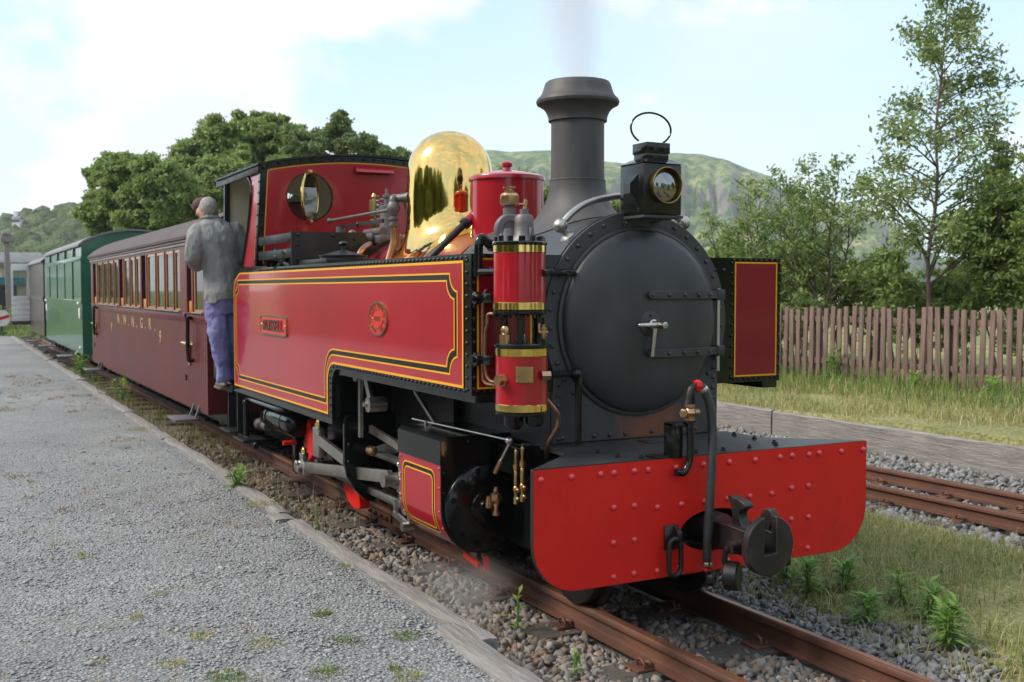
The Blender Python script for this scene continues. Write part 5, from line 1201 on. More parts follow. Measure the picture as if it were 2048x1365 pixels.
# mechanical lubricators beside the smokebox
mbs = MB()
for px0 in (1032, 1045):
    b0 = P(px0, 985-(px0-1032)*.4, 1, -.62)
    mbs.lathe([(.006, -.06), (.012, -.056), (.012, -.03), (.008, -.02), (.010, .0), (.014, .006), (.014, .022), (.009, .03), (.011, .04), (.011, .1), (.008, .105), (.015, .11), (.015, .135), (.009, .14), (.007, .165), (.009, .17), (.009, .20), (.006, .205), (.008, .215), (.003, .22)], b0, (0, 0, 1), 12)
    mbs.sphere(b0+np.array([.022, 0, .012]), .013, 8, 6).sphere(b0+np.array([.02, 0, -.03]), .011, 8, 6).cyl(b0+np.array([0, 0, .012]), b0+np.array([.04, -.01, .012]), .007, 8)
part_each('lubricator', mbs, 'brass_dull', loco)
part('drain_rod', MB().tube([P(825, 838, 1, -.70), P(1015, 880, 1, -.66)], .006, 8).bar(P(852, 860, 1, -.70), P(852, 842, 1, -.70), .012, .02, (1, 0, 0)), 'steel', loco)
part('lubricator_lever', MB().tube([P(1020, 885, 1, -.66), P(990, 945, 1, -.70)], .006, 8).sphere(P(1018, 882, 1, -.66), .02, 8, 6), 'steel', loco)
part('lubricator_lever_end', MB().tube([P(1001, 922, 1, -.69), P(990, 946, 1, -.70)], .011, 8), 'bronze', loco)
part('lubricator_box', MB().box((-1.05, -.56, .60), (-.82, -.44, .745), .008), 'black_gloss', loco)
# --- coupling
cz = .447
cpl = part('coupler', MB().lathe([(.08, -.2), (.08, .05), (.075, .06), (.06, .1), (.05, .2)], (0, 0, cz), (1, 0, 0), 24), 'black_worn', loco)
def slotdisc():
    o = []; R0 = .128; a_ = math.asin(.032/R0)
    for a in np.linspace(math.pi/2+a_, math.pi/2-a_+2*math.pi, 40): o.append((R0*math.cos(a), cz+R0*math.sin(a)))
    o += [(.032, cz-.035), (-.032, cz-.035)]
    return o
part('coupler_head', MB().prism(slotdisc(), .335, .372, 0), 'black_worn', cpl, bevel=.005)
part('coupler_shank', MB().prism(fillet([(.05, cz-.055), (.18, cz-.06), (.345, cz-.05), (.345, cz+.05), (.18, cz+.06), (.05, cz+.055)], .01), -.07, -.032, 1).prism(fillet([(.05, cz-.055), (.18, cz-.06), (.345, cz-.05), (.345, cz+.05), (.18, cz+.06), (.05, cz+.055)], .01), .032, .07, 1).box((.06, -.031, cz-.055), (.2, .031, cz+.02)), 'black_worn', cpl, bevel=.004)
hk = smooth_path([(.10, cz-.01), (.16, cz+.03), (.185, cz+.08), (.165, cz+.125), (.15, cz+.15)], 5)
hkp = [(.30, cz-.01), (.24, cz+.03), (.205, cz+.075), (.195, cz+.11), (.215, cz+.128), (.235, cz+.14), (.222, cz+.158), (.18, cz+.168), (.135, cz+.176), (.12, cz+.168), (.14, cz+.135), (.15, cz+.09), (.15, cz+.05), (.14, cz+.01), (.13, cz-.03), (.25, cz-.05)]
part('chopper_hook', MB().prism([tuple(q) for q in smooth_path([np.array(h) for h in hkp], 3)], -.024, .024, 1), 'black_worn', cpl, bevel=.005)
part('hook_catch', MB().prism(fillet([(.31, cz+.03), (.345, cz+.115), (.325, cz+.145), (.285, cz+.14), (.26, cz+.1), (.27, cz+.03)], .02), .034, .07, 1), 'black_worn', cpl, bevel=.004)
part('coupler_pin', MB().cyl((.25, -.12, cz-.02), (.25, .1, cz-.02), .028, 14), 'black_worn', cpl)
wtp = P(1462, 1152, 1, -.09)
part('balance_arm', MB().tube(smooth_path([(.25, -.115, cz-.02), (.225, -.118, cz-.04), (.215, -.115, cz-.09), wtp+np.array([0, 0, .05])], 4), .014, 8), 'black_worn', cpl)
part('balance_ball', MB().lathe([(.056, -.026), (.062, -.02), (.062, .03), (.056, .036)], wtp, (.80, .60, 0), 28), 'black_worn', cpl)
# side chain link
lk = P(1340, 1072, 0, .0)
part('link_bracket', MB().box((0, lk[1]-.035, lk[2]-.06), (.014, lk[1]+.04, lk[2]+.05), .004).prism(fillet([(.0, lk[2]-.03), (.055, lk[2]-.03), (.055, lk[2]+.03), (.0, lk[2]+.045)], [0, .025, .025, 0]), lk[1]+.005, lk[1]+.028, 1), 'black_worn', loco, bevel=.004)
lc = P(1350, 1115, 0, .045); ll, lr = .082, .032
pts = [(.045, lc[1]+lr*math.cos(a), lc[2]+ll*.6+lr*math.sin(a)) for a in np.linspace(0, math.pi, 9)]+[(.045, lc[1]-lr*math.cos(a), lc[2]-ll*.6-lr*math.sin(a)) for a in np.linspace(0, math.pi, 9)]
part('chain_link', MB().tube(pts, .0115, 10, closed=True), 'black_worn', loco)
# --- brake hose and stand pipe
sx_ = -.075
st0 = P(1383, 905, 0, -.0)
hpx = .035
b0 = P(1352, 945, 0, hpx); b1 = P(1378, 925, 0, hpx); b2 = P(1380, 845, 0, hpx)
part('stand_pipe', MB().tube(smooth_path([b0, P(1368, 945, 0, hpx), b1, P(1381, 895, 0, hpx), b2], 5), .0165, 12).lathe([(.03, 0), (.03, .01)], b2, (0, 0, 1), 14), 'black_gloss', loco)
part('stand_bracket', MB().box((-.055, b2[1]-.075, .783), (.015, b2[1]-.022, b2[2]-.005), .004).box((-.055, b2[1]-.075, b2[2]-.02), (.03, b2[1]+.028, b2[2]-.004), .003).box((-.09, b2[1]-.15, .784), (0, b2[1]-.03, .794), .002), 'black_gloss', loco)
v0 = P(1376, 826, 0, hpx)
part('hose_cock', MB().lathe([(.022, b2[2]+.002), (.026, b2[2]+.004), (.026, b2[2]+.018), (.018, b2[2]+.02), (.024, v0[2]-.012), (.03, v0[2]), (.024, v0[2]+.016), (.018, v0[2]+.022), (.024, v0[2]+.024), (.024, v0[2]+.038), (.012, v0[2]+.04)], (hpx, b2[1]-.002, 0), (0, 0, 1), 10).cyl((hpx, b2[1]-.045, v0[2]), (hpx, b2[1]+.045, v0[2]), .014, 12).lathe([(.02, 0), (.02, .014), (.01, .018)], (hpx+.0, b2[1]-.03, v0[2]), (.5, -.86, 0), 6), 'bronze', loco)
e0 = P(1378, 800, 0, hpx); e1 = P(1388, 772, 0, hpx)
part('hose_elbow', MB().tube(smooth_path([e0+np.array([0, -.006, -.02]), e0, P(1381, 782, 0, hpx), P(1388, 774, 0, hpx), P(1396, 771, 0, hpx)], 5), .017, 12).tube([P(1384, 768, 0, hpx+.01), P(1384, 758, 0, hpx+.01)], .006, 8).tube([P(1387, 775, 0, hpx+.015), P(1388, 815, 0, hpx+.01)], .006, 8), 'black_worn', loco)
part('hose_nut', MB().lathe([(.024, 0), (.026, .006), (.026, .022), (.022, .03)], P(1389, 772, 0, hpx), (.1, .95, -.05), 8), 'vermilion', loco)
hp = [P(1401, 772, 0, hpx), P(1412, 788, 0, hpx+.01), P(1420, 815, 0, hpx+.02), P(1425, 860, 0, hpx+.03), P(1424, 920, 0, hpx+.05), P(1420, 1000, 0, hpx+.06), P(1415, 1080, 0, hpx+.06), P(1414, 1124, 0, hpx+.05)]
part('brake_hose', MB().tube(smooth_path(hp, 6), .0195, 14), 'rubber', loco)
part_each('hose_clip', MB().lathe([(.0215, 0), (.0225, .002), (.0225, .016), (.0215, .018)], P(1404, 776, 0, hpx+.005), (.1, .6, -.8), 14).lathe([(.0215, 0), (.0225, .002), (.0225, .016), (.0215, .018)], P(1414, 1124, 0, hpx+.05), (0, 0, -1), 14), 'steel_bright', loco)
hb = P(1415, 1142, 0, hpx+.05)
part('hose_coupling', MB().lathe([(.02, 0), (.022, .012), (.014, .016), (.014, .03)], hb+np.array([0, 0, .012]), (0, 0, -1), 10).lathe([(.034, -.014), (.036, -.01), (.036, .012), (.03, .016), (.012, .016), (.012, .004), (.002, .004)], P(1423, 1157, 0, hpx+.05), (.8, .55, 0), 20).tube([hb, P(1423, 1152, 0, hpx+.05)], .018, 8), 'black_worn', loco)
part('hose_coupling_tip', MB().lathe([(.021, 0), (.021, .012)], hb+np.array([0, 0, .012]), (0, -.2, -1), 8), 'vermilion', loco)
# --- headlamp
lx0, lx1, ly0, ly1, lz0, lz1 = -.64, -.44, -.090, .135, 1.879, 2.125
lamp = thing('headlamp', (-.54, .02, 1.876), 'black square oil lamp with round lens standing on the smokebox', 'lamp')
lb = part('lamp_body', MB().box((lx0, ly0, lz0), (lx1, ly1, lz1), .008), 'black_gloss', lamp)
part_each('lamp_foot', MB().box((lx0+.01, ly0+.02, 1.8765), (lx0+.06, ly1-.02, lz0)).box((lx1-.06, ly0+.02, 1.8765), (lx1-.01, ly1-.02, lz0)), 'black_gloss', lamp)
lyc, lzc, lxc = (ly0+ly1)/2, (lz0+lz1)/2, (lx0+lx1)/2
o = MB(); tz0 = lz1
o.add([(lx0-.004, ly0-.004, tz0), (lx1+.004, ly0-.004, tz0), (lx1+.004, ly1+.004, tz0), (lx0-.004, ly1+.004, tz0), (lx0+.035, ly0+.035, tz0+.024), (lx1-.035, ly0+.035, tz0+.024), (lx1-.035, ly1-.035, tz0+.024), (lx0+.035, ly1-.035, tz0+.024)], [(0, 1, 5, 4), (1, 2, 6, 5), (2, 3, 7, 6), (3, 0, 4, 7), (4, 5, 6, 7), (0, 3, 2, 1)])
part('lamp_roof', o, 'black_gloss', lamp)
part('lamp_chimney', MB().box((lx0+.045, ly0+.05, tz0+.02), (lx1-.04, ly1-.05, tz0+.055), .002).box((lx0+.04, ly0+.044, tz0+.052), (lx1-.035, ly1-.044, tz0+.104), .004), 'black_gloss', lamp)
lcy, lcz = P(1329, 371, 0, lx1+.02)[1:]
lcy = .028
part('lens_hood', MB().lathe([(.082, 0), (.083, .034), (.0855, .036), (.087, .034), (.085, .0)], (lx1, lcy, lcz), (1, 0, 0), 40, False), 'brass_dull', lamp)
part('lens', MB().lathe([(.080, .004), (.075, .012), (.055, .022), (.03, .028), (.004, .030)], (lx1, lcy, lcz), (1, 0, 0), 36, False), 'lens', lamp, sharp=80)
part('reflector', MB().lathe([(.008, -.028), (.04, -.02), (.07, -.004), (.08, .003)], (lx1+.001, lcy, lcz), (1, 0, 0), 32, False).lathe([(.018, -.0), (.018, .012), (.008, .014)], (lx1, lcy, lcz), (1, 0, 0), 14), 'steel_bright', lamp)
# side door with pyramid panel on the visible side
o = MB(); yq = ly0; A = [(lx0+.03, lz0+.06), (lx1-.04, lz0+.06), (lx1-.04, lz1-.05), (lx0+.03, lz1-.05)]; B = [(lx0+.065, lz0+.105), (lx1-.08, lz0+.105), (lx1-.08, lz1-.095), (lx0+.065, lz1-.095)]
o.add([(a, yq, b) for a, b in A]+[(a, yq-.022, b) for a, b in B], [(0, 1, 5, 4), (1, 2, 6, 5), (2, 3, 7, 6), (3, 0, 4, 7), (4, 5, 6, 7)])
part('lamp_side_door', o, 'black_gloss', lamp, sharp=10)
hcy = (ly0+ly1)/2
pts = []
for a in np.linspace(R_(-52), R_(232), 26): pts.append((lxc+.0, hcy+.118*math.cos(a), tz0+.176+.078*math.sin(a)))
part('lamp_handle', MB().tube(pts, .0052, 8), 'black_gloss', lamp)
# ------------------------------------------------------------------ carriages
def arc_roof(x0, x1, w, ze, zt, th, over=.05):
    o = MB(); yr_ = np.linspace(-w-over, w+over, 25); f_ = lambda y: ze+(zt-ze)*(1-(y/(w+over))**2)**.8
    for x in (x0, x1):
        for y in yr_: o.v.append((x, y, f_(y)))
        for y in yr_[::-1]: o.v.append((x, y, f_(y)-th))
    k = len(yr_)*2
    for j in range(k): j2 = (j+1) % k; o.f.append((j, j2, k+j2, k+j))
    o.f.append(tuple(range(k))); o.f.append(tuple(range(k, 2*k))[::-1]); return o
def end_poly(w, zb, ze, zt, over=.05): return [(-w, zb)]+[(y, ze+(zt-ze)*(1-(y/(w+over))**2)**.8-.02) for y in np.linspace(-w, w, 21)]+[(w, zb)]
def running_gear(c, x0, x1, zb):
    part('underframe', MB().box((x1+.1, -.70, zb-.12), (x0-.1, .70, zb-.005)).bar((x1+1.5, -.6, zb-.22), (x0-1.5, -.6, zb-.22), .03, .03).bar((x1+1.5, .6, zb-.22), (x0-1.5, .6, zb-.22), .03, .03), 'black_satin', c)
    for xb in (x0-1.4, x1+1.4):
        part_each('bogie_frame', MB().box((xb-.62, -.46, .17), (xb+.62, -.42, .30)).box((xb-.62, .42, .17), (xb+.62, .46, .30)), 'black_satin', c)
        for q in (-.4, .4):
            for s in (-1, 1): part('wheel', MB().lathe([(.18, -.05), (.205, -.04), (.208, .02), (.232, .028), (.232, .05), (.17, .052), (.06, .03), (.03, .06)], (xb+q, s*.325, .208), (0, -s, 0), 24), 'black_worn', c)
def step_board(c, x, y, z, l=.36, w=.2):
    part('footstep', MB().box((x-l/2, y-w, z), (x+l/2, y, z+.022), .003).bar((x-l*.3, y-.015, z+.02), (x-l*.3, y+.07, z+.24), .02, .03, (1, 0, 0)).bar((x+l*.3, y-.015, z+.02), (x+l*.3, y+.07, z+.24), .02, .03, (1, 0, 0)), 'iron_grey', c)
# --- maroon saloon next to the engine
HW = .90
xq = lambda px_: P(px_, 608, 1, -HW)[0]
x0, x1 = -6.20, -14.65
car = thing('passenger_carriage', (-10.4, 0, 0), 'dark maroon wooden carriage with varnished window frames and gilt lettering', 'carriage')
zb, zw, zt = .37, 1.30, 1.93
for s in (-1, 1):
    o = MB(); n = int((x0-x1)/.085)
    for k in range(n):           # matchboarding: one board after another with a groove between
        a = x1+(x0-x1)*k/n; b = x1+(x0-x1)*(k+1)/n
        o.box((a+.0035, s*(HW-.03), zb), (b-.0035, s*HW, zw-.10), .0)
    lo = part('lower_boarding', o, 'maroon', car)
    part('waist_rail', MB().box((x1, s*(HW-.03), zw-.10), (x0, s*(HW+.004), zw-.02), .006).box((x1, s*(HW-.03), zw-.02), (x0, s*(HW+.014), zw), .004), 'maroon', car)
    part('lower_backing', MB().box((x1, s*(HW-.05), zb), (x0, s*(HW-.032), zw-.02)), 'maroon', car)
    part('cant_rail', MB().box((x1, s*(HW-.05), zt), (x0, s*(HW+.004), 2.03)), 'maroon', car)
    for k in range(3): part('eave_moulding', MB().box((x1-.03, s*HW, 1.955+k*.033), (x0+.03, s*(HW+.02+.012*k), 1.980+k*.033), .006), 'roof_edge', car)
    wins = [(196, 206), (207, 217), (218, 228), (229, 238), (249, 260), (261, 271), (272, 282), (295, 312), (313, 330), (331, 348), (349, 362), (387, 408)]
    opens = [(187, 194), (239, 248), (283, 294), (373, 386)]
    for a, b in wins:
        xa, xb = xq(a), xq(b)
        fr = MB().box((xa, s*(HW-.03), zw), (xa+.055, s*(HW-.004), zt)).box((xb-.055, s*(HW-.03), zw), (xb, s*(HW-.004), zt)).box((xa+.055, s*(HW-.03), zw), (xb-.055, s*(HW-.004), zw+.03)).box((xa+.055, s*(HW-.03), zt-.03), (xb-.055, s*(HW-.004), zt))
        w_ = part('window', fr, 'oak_varnish', car)
        part('pane', MB().box((xa+.04, s*(HW-.018), zw+.02), (xb-.04, s*(HW-.014), zt-.02)), 'glass', w_)
        part('sill', MB().box((xa, s*HW, zw-.004), (xb, s*(HW+.026), zw+.009)), 'roof_edge', w_)
    for a, b in opens:           # doors with dropped windows
        xa, xb = xq(a), xq(b)
        dr = part_each('door_jamb', MB().box((xa, s*(HW-.035), zw), (xa+.05, s*(HW+.004), zt)).box((xb-.05, s*(HW-.035), zw), (xb, s*(HW+.004), zt)), 'maroon', car)
        part('dropped_window', MB().box((xa+.05, s*(HW-.03), zw), (xb-.05, s*(HW-.015), zw+.11), .004), 'oak_pale', dr)
    allp = sorted([x for ab in wins+opens for x in ab])
    for px1_, px2_ in [(194, 196), (206, 207), (217, 218), (228, 229), (238, 239), (248, 249), (260, 261), (271, 272), (282, 283), (294, 295), (312, 313), (330, 331), (348, 349), (362, 373), (386, 387)]:
        part('pillar', MB().box((xq(px1_)-.004, s*(HW-.04), zw), (xq(px2_)+.004, s*(HW+.006), zt)), 'maroon', car)
    part('pillar', MB().box((xq(408), s*(HW-.04), zw), (x0, s*(HW+.006), zt)), 'maroon', car); part('pillar', MB().box((x1, s*(HW-.04), zw), (xq(187), s*(HW+.006), zt)), 'maroon', car)
part('end_wall', MB().prism(end_poly(HW-.002, zb, 2.03, 2.36), x0-.03, x0-.001, 0), 'maroon', car)
part('end_wall', MB().prism(end_poly(HW-.002, zb, 2.03, 2.36), x1+.001, x1+.03, 0), 'maroon', car)
part('roof', arc_roof(x1-.06, x0+.06, HW, 2.045, 2.38, .03), 'maroon_roof', car)
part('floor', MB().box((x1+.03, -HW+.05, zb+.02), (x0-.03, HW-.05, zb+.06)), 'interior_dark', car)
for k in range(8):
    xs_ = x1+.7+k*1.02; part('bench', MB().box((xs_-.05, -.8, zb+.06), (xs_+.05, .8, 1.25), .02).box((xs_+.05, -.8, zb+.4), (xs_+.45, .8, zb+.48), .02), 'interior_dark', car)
mg = MB()
for ch, px1_, py1_, hpx_ in [('N', 237, 639.5, 19), ('W', 250, 642, 20), ('N', 266, 645, 21), ('G', 283.6, 647.5, 21), ('R', 300, 649.5, 22), ('9', 223.5, 655, 18), ('9', 321, 675, 24)]:
    q = P(px1_, py1_, 1, -HW-.001); dpt = float((q-CAM)@FV); hh = hpx_/FPX*dpt
    letters(mg, ch, hh*1.38, q, (1, 0, 0), (0, 0, 1), .0015, 1.5, .004)
for px1_, py1_ in [(243.5, 647.5), (257.5, 650.5), (274, 653.5), (291, 656.5), (310, 660)]: q = P(px1_, py1_, 1, -HW-.001); mg.box((q[0]-.025, -HW-.003, q[2]-.012), (q[0]+.025, -HW-.001, q[2]+.012))
part('lettering', mg, 'gilt', car)
for px1_ in (195, 386):
    q = P(px1_, 640, 1, -HW)[0]
    yb = -HW-.02
    part('grab_handle', MB().tube(smooth_path([(q, -HW, 1.24), (q, yb-.03, 1.25), (q, yb-.03, 1.2), (q, yb-.03, .86), (q, -HW, .84)], 4), .018, 8), 'black_gloss', car)
    part('door_handle', MB().tube([(q-.28, yb-.03, 1.0), (q-.05, yb-.03, 1.0)], .016, 8).cyl((q-.16, -HW, 1.0), (q-.16, yb-.03, 1.0), .02, 8).tube([(q+.06, yb-.02, 1.0), (q+.2, yb-.02, 1.0)], .012, 8), 'brass', car)
    part('door_lock', MB().box((q-.2, -HW-.02, .78), (q-.12, -HW, .98), .01), 'brass', car)
    part('door_hinge', MB().box((q-.42, -HW-.02, 1.25), (q-.3, -HW, 1.29), .006).box((q-.40, -HW-.012, .62), (q-.34, -HW, .68), .004), 'black_gloss', car)
sp = P(372, 836, 1, -HW-.1); step_board(car, sp[0], -HW-.02, .285, .42, .22); step_board(car, -13.6, -HW-.02, .30, .42, .22)
running_gear(car, x0, x1, zb)
# --- green carriage
HW2 = .90; g0, g1 = -16.0, -23.2
gc = thing('passenger_carriage', (-19.6, 0, 0), 'bright green bogie carriage with pillared open windows and grey arched roof', 'carriage')
zb, zw, zt = .41, 1.34, 2.02
for s in (-1, 1):
    part('lower_side', MB().box((g1, s*(HW2-.03), zb), (g0, s*HW2, zw)), 'green_paint', gc)
    part('waist_rail', MB().box((g1, s*HW2, zw-.03), (g0, s*(HW2+.015), zw), .004), 'green_paint', gc)
    part('upper_side', MB().box((g1, s*(HW2-.03), zt+.08), (g0, s*HW2, 2.30)).box((g1, s*(HW2-.03), zt), (g0, s*(HW2+.012), zt+.08), .005), 'green_paint', gc)
    ps = [g0]+[P(q, 608, 1, -HW2)[0] for q in (150, 146.5, 133, 131, 118, 115.5, 103, 101)]+[g1]
    for a, b in zip(ps[0::2], ps[1::2]): part('pillar', MB().box((min(a, b), s*(HW2-.03), zw), (max(a, b), s*(HW2+.012), zt)), 'green_paint', gc)
    for a, b in zip(ps[1::2], ps[2::2]):
        w_ = part('window', MB().box((b, s*(HW2-.03), zw), (b+.07, s*(HW2-.01), zt)).box((a-.07, s*(HW2-.03), zw), (a, s*(HW2-.01), zt)).box(((a+b)/2-.05, s*(HW2-.03), zw), ((a+b)/2+.05, s*(HW2-.01), zt)), 'green_paint', gc)
        part('pane', MB().box((b+.05, s*(HW2-.022), zw+.01), (a-.05, s*(HW2-.018), zt-.01)), 'glass', w_)
    for a in ps[1:-1:2]: part('pillar_bracket', MB().box((a-.05, s*HW2, zt+.09), (a+.05, s*(HW2+.03), 2.26), .01), 'green_paint', gc)
for xe_ in (g0-.03, g1+.001): part('end_wall', MB().prism(end_poly(HW2-.002, zb, 2.3, 2.56), xe_, xe_+.029, 0), 'green_paint', gc)
part('roof', arc_roof(g1-.05, g0+.05, HW2, 2.30, 2.58, .035), 'grey_roof', gc)
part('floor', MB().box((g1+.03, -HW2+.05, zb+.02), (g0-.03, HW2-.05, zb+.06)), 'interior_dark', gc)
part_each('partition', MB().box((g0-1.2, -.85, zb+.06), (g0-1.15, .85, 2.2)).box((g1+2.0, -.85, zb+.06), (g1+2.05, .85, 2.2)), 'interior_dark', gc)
part_each('door_fitting', MB().box((g0-.35, -HW2-.05, 1.27), (g0-.1, -HW2, 1.31), .006).box((g0-.3, -HW2-.03, 1.02), (g0-.15, -HW2, 1.2), .01).box((g1+.2, -HW2-.04, 1.27), (g1+.6, -HW2, 1.31)).box((g1+.35, -HW2-.03, 1.05), (g1+.6, -HW2, 1.2)).box((g0-.4, -HW2-.02, .5), (g0-.2, -HW2, .53)), 'white_paint', gc)
q = P(122.5, 632, 1, -HW2); mg = MB(); letters(mg, '7', .3, (q[0], -HW2-.001, q[2]), (1, 0, 0), (0, 0, 1), .0015, 1.0, .004); part('lettering', mg, 'gilt', gc)
for xx in (-17.4, -21.5): step_board(gc, xx, -HW2-.02, .30, .55, .26)
running_gear(gc, g0, g1, zb)
# --- brown brake van with its door swung open
HW3 = .90; d0, d1 = -23.75, -28.2
vn = thing('brake_van', (-26, 0, 0), 'dark brown planked van at the end of the train with pale open door', 'carriage')
for s in (-1, 1):
    n = 22
    for k in range(n):
        a = d1+(d0-d1)*k/n; part('side_board', MB().box((a+.006, s*(HW3-.03), .42), (a+(d0-d1)/n-.006, s*HW3, 2.2)), 'brown_dark', vn)
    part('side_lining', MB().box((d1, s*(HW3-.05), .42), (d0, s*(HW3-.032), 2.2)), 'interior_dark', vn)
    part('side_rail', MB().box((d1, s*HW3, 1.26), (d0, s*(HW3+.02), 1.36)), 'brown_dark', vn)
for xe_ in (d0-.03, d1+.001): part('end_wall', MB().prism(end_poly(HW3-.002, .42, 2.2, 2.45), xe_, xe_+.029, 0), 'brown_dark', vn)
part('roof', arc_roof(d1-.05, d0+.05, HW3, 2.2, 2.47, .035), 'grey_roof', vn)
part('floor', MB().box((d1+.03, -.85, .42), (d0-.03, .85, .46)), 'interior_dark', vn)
yA, yB = P(65, 600, 0, d1)[1], P(23, 600, 0, d1)[1]
zd0, zd1, zd2 = P(40, 650, 0, d1)[2], P(40, 592, 0, d1)[2], P(40, 528, 0, d1)[2]
dr = part('open_door', MB().box((d1-.02, yB, zd0), (d1+.02, -HW3, zd0+.10)), 'brown_dark', vn)
for k in range(5): z = zd0+.10+(zd1-zd0-.10)*k/5; part('door_plank', MB().box((d1-.02, yB, z), (d1+.02, -HW3, z+(zd1-zd0-.10)/5-.006), .003), 'white_paint', dr)
part('door_frame', MB().box((d1-.02, yB, zd1), (d1+.02, yB+.05, zd2)).box((d1-.02, -HW3-.05, zd1), (d1+.02, -HW3, zd2)).box((d1-.02, yB+.05, zd2-.18), (d1+.02, -HW3-.05, zd2)), 'white_paint', dr)
part('pane', MB().box((d1-.003, yB+.05, zd1), (d1+.003, -HW3-.05, zd2-.18)), 'glass', dr)
for xx in (-24.6, -27.2): step_board(vn, xx, -HW3-.02, .28, .6, .3)
running_gear(vn, d0, d1, .42)

# ------------------------------------------------------------------ the driver
mat('jacket', (.19, .20, .195), .85, col2=(.26, .26, .25), ns=7, bump=1.0, bs=9, bdist=.035, stretch=(1.6, 1.6, .55))
mat('denim', (.15, .15, .36), .85, col2=(.21, .21, .42), ns=6, bump=1.0, bs=10, bdist=.03, stretch=(1.2, 1.2, .8))
mat('skin', (.50, .26, .19), .55, col2=(.55, .30, .22), ns=20)
mat('hair_grey', (.34, .31, .29), .8, col2=(.19, .17, .16), ns=45, bump=.5, bs=90)
mat('cap_brown', (.075, .03, .028), .85, col2=(.1, .045, .04), ns=30, bump=.2, bs=80)
mat('shoe', (.10, .08, .06), .7)
mat('purple_cloth', (.09, .03, .09), .85)
def loft(mb, rings, n=16):
    """rings: (centre, rx vector, ry vector)"""
    o = len(mb.v); k = len(rings)
    for c, a, b in rings:
        for j in range(n): t = 2*math.pi*j/n; mb.v.append(tuple(np.array(c)+np.array(a)*math.cos(t)+np.array(b)*math.sin(t)))
    for i in range(k-1):
        for j in range(n): j2 = (j+1) % n; mb.f.append((o+i*n+j, o+i*n+j2, o+(i+1)*n+j2, o+(i+1)*n+j))
    mb.f.append(tuple(o+j for j in range(n))[::-1]); mb.f.append(tuple(o+(k-1)*n+j for j in range(n))); return mb
def soft(o, vox, folds=0, fs=.12, it=6, seed=0):
    r = o.modifiers.new('remesh', 'REMESH'); r.mode = 'VOXEL'; r.voxel_size = vox; r.use_smooth_shade = True
    if it: s_ = o.modifiers.new('smooth', 'SMOOTH'); s_.iterations = it; s_.factor = .5
    if folds:
        tx = bpy.data.textures.new('folds', 'CLOUDS'); tx.noise_scale = fs; tx.noise_depth = 2
        d_ = o.modifiers.new('folds', 'DISPLACE'); d_.texture = tx; d_.strength = folds; d_.mid_level = .5; d_.texture_coords = 'LOCAL'
    return o
XP = -5.33
Q = lambda px_, py_, x=XP: P(px_, py_, 0, x)
drv = thing('person', tuple(Q(452, 772)), 'man in grey jacket and blue trousers standing on the cab step, leaning in', 'person')
yv, zv, xv = np.array([0, 1., 0]), np.array([0, 0, 1.]), np.array([1., 0, 0])
pxm = float(Q(451, 500)[1]-Q(450, 500)[1])     # metres per pixel across
def ring(px_, py_, wpx, dep, x=XP, tilt=0): return (Q(px_, py_, x), yv*wpx*pxm/2+zv*tilt, xv*dep/2)
body = MB()
# legs, trunk, neck and head under the clothes
for hx, kx, fx, dx2 in ((431, 441, 450, 0), (458, 462, 464, -.12)):
    loft(body, [ring(hx, 600, 30, .15, XP+dx2), ring(kx-2, 660, 25, .13, XP+dx2+.02), ring(kx+2, 690, 21, .11, XP+dx2+.02), ring(fx-2, 730, 17, .09, XP+dx2), ring(fx, 762, 14, .08, XP+dx2)], 12)
loft(body, [ring(445, 612, 60, .2), ring(444, 570, 62, .2), ring(441, 520, 66, .2), ring(436, 470, 70, .18), ring(433, 455, 56, .13), ring(425, 442, 32, .12, XP-.03), ring(420, 432, 25, .11, XP-.05)], 14)
hc = Q(414.5, 421, XP-.07)
body.sphere(hc, .098, 18, 14, (1.12, .82, 1.15))
body.sphere(hc+np.array([-.045, .01, -.055]), .075, 12, 10, (1.0, .78, .8))       # jaw, turned down into the cab
body.sphere(hc+np.array([-.118, .005, -.02]), .018, 8, 6)                          # nose
for s in (-1, 1): body.sphere(hc+np.array([.0, s*.083, -.022]), .026, 8, 8, (.7, .45, 1.2))
armL = [Q(397, 468), Q(387, 512, XP+.02), Q(398, 528, XP-.26)]; armR = [Q(472, 470), Q(480, 514, XP-.05), Q(478, 500, XP-.27)]
for ar in (armL, armR):
    body.tube([ar[0], ar[1], ar[2]], [.05, .04, .028], 10)
    hnd = np.array(ar[2])+np.array([-.06, 0, 0]); body.sphere(hnd, .045, 10, 8, (1.1, .5, .9))
    for k in range(4): body.tube([hnd+np.array([-.03, 0, .028-.019*k]), hnd+np.array([-.075+.004*k, .012, .030-.02*k]), hnd+np.array([-.085+.006*k, .04, .028-.02*k])], [.0095, .0088, .007], 7)
    body.tube([hnd+np.array([.0, .012, .03]), hnd+np.array([-.03, .035, .045]), hnd+np.array([-.055, .045, .04])], [.011, .0095, .008], 7)
soft(part('body', body, 'skin', drv), .009, it=3)
jk = MB()
loft(jk, [ring(444, 600, 70, .30), ring(443, 578, 70, .30), ring(442, 545, 69, .28), ring(440, 515, 72, .28), ring(437, 485, 84, .29), ring(434, 464, 92, .27), ring(430, 450, 76, .21), ring(424, 441, 44, .16, XP-.03), ring(421, 435, 34, .14, XP-.045)], 20)
loft(jk, [ring(424, 608, 20, .26), ring(428, 585, 32, .27), ring(432, 560, 38, .24)], 12)
def limb(mb, pts, rad, n=12):
    mb.tube(smooth_path(pts, 4), list(np.interp(np.linspace(0, 1, (len(pts)-1)*4+1), np.linspace(0, 1, len(rad)), rad)), n); mb.sphere(pts[0], rad[0], 10, 8)
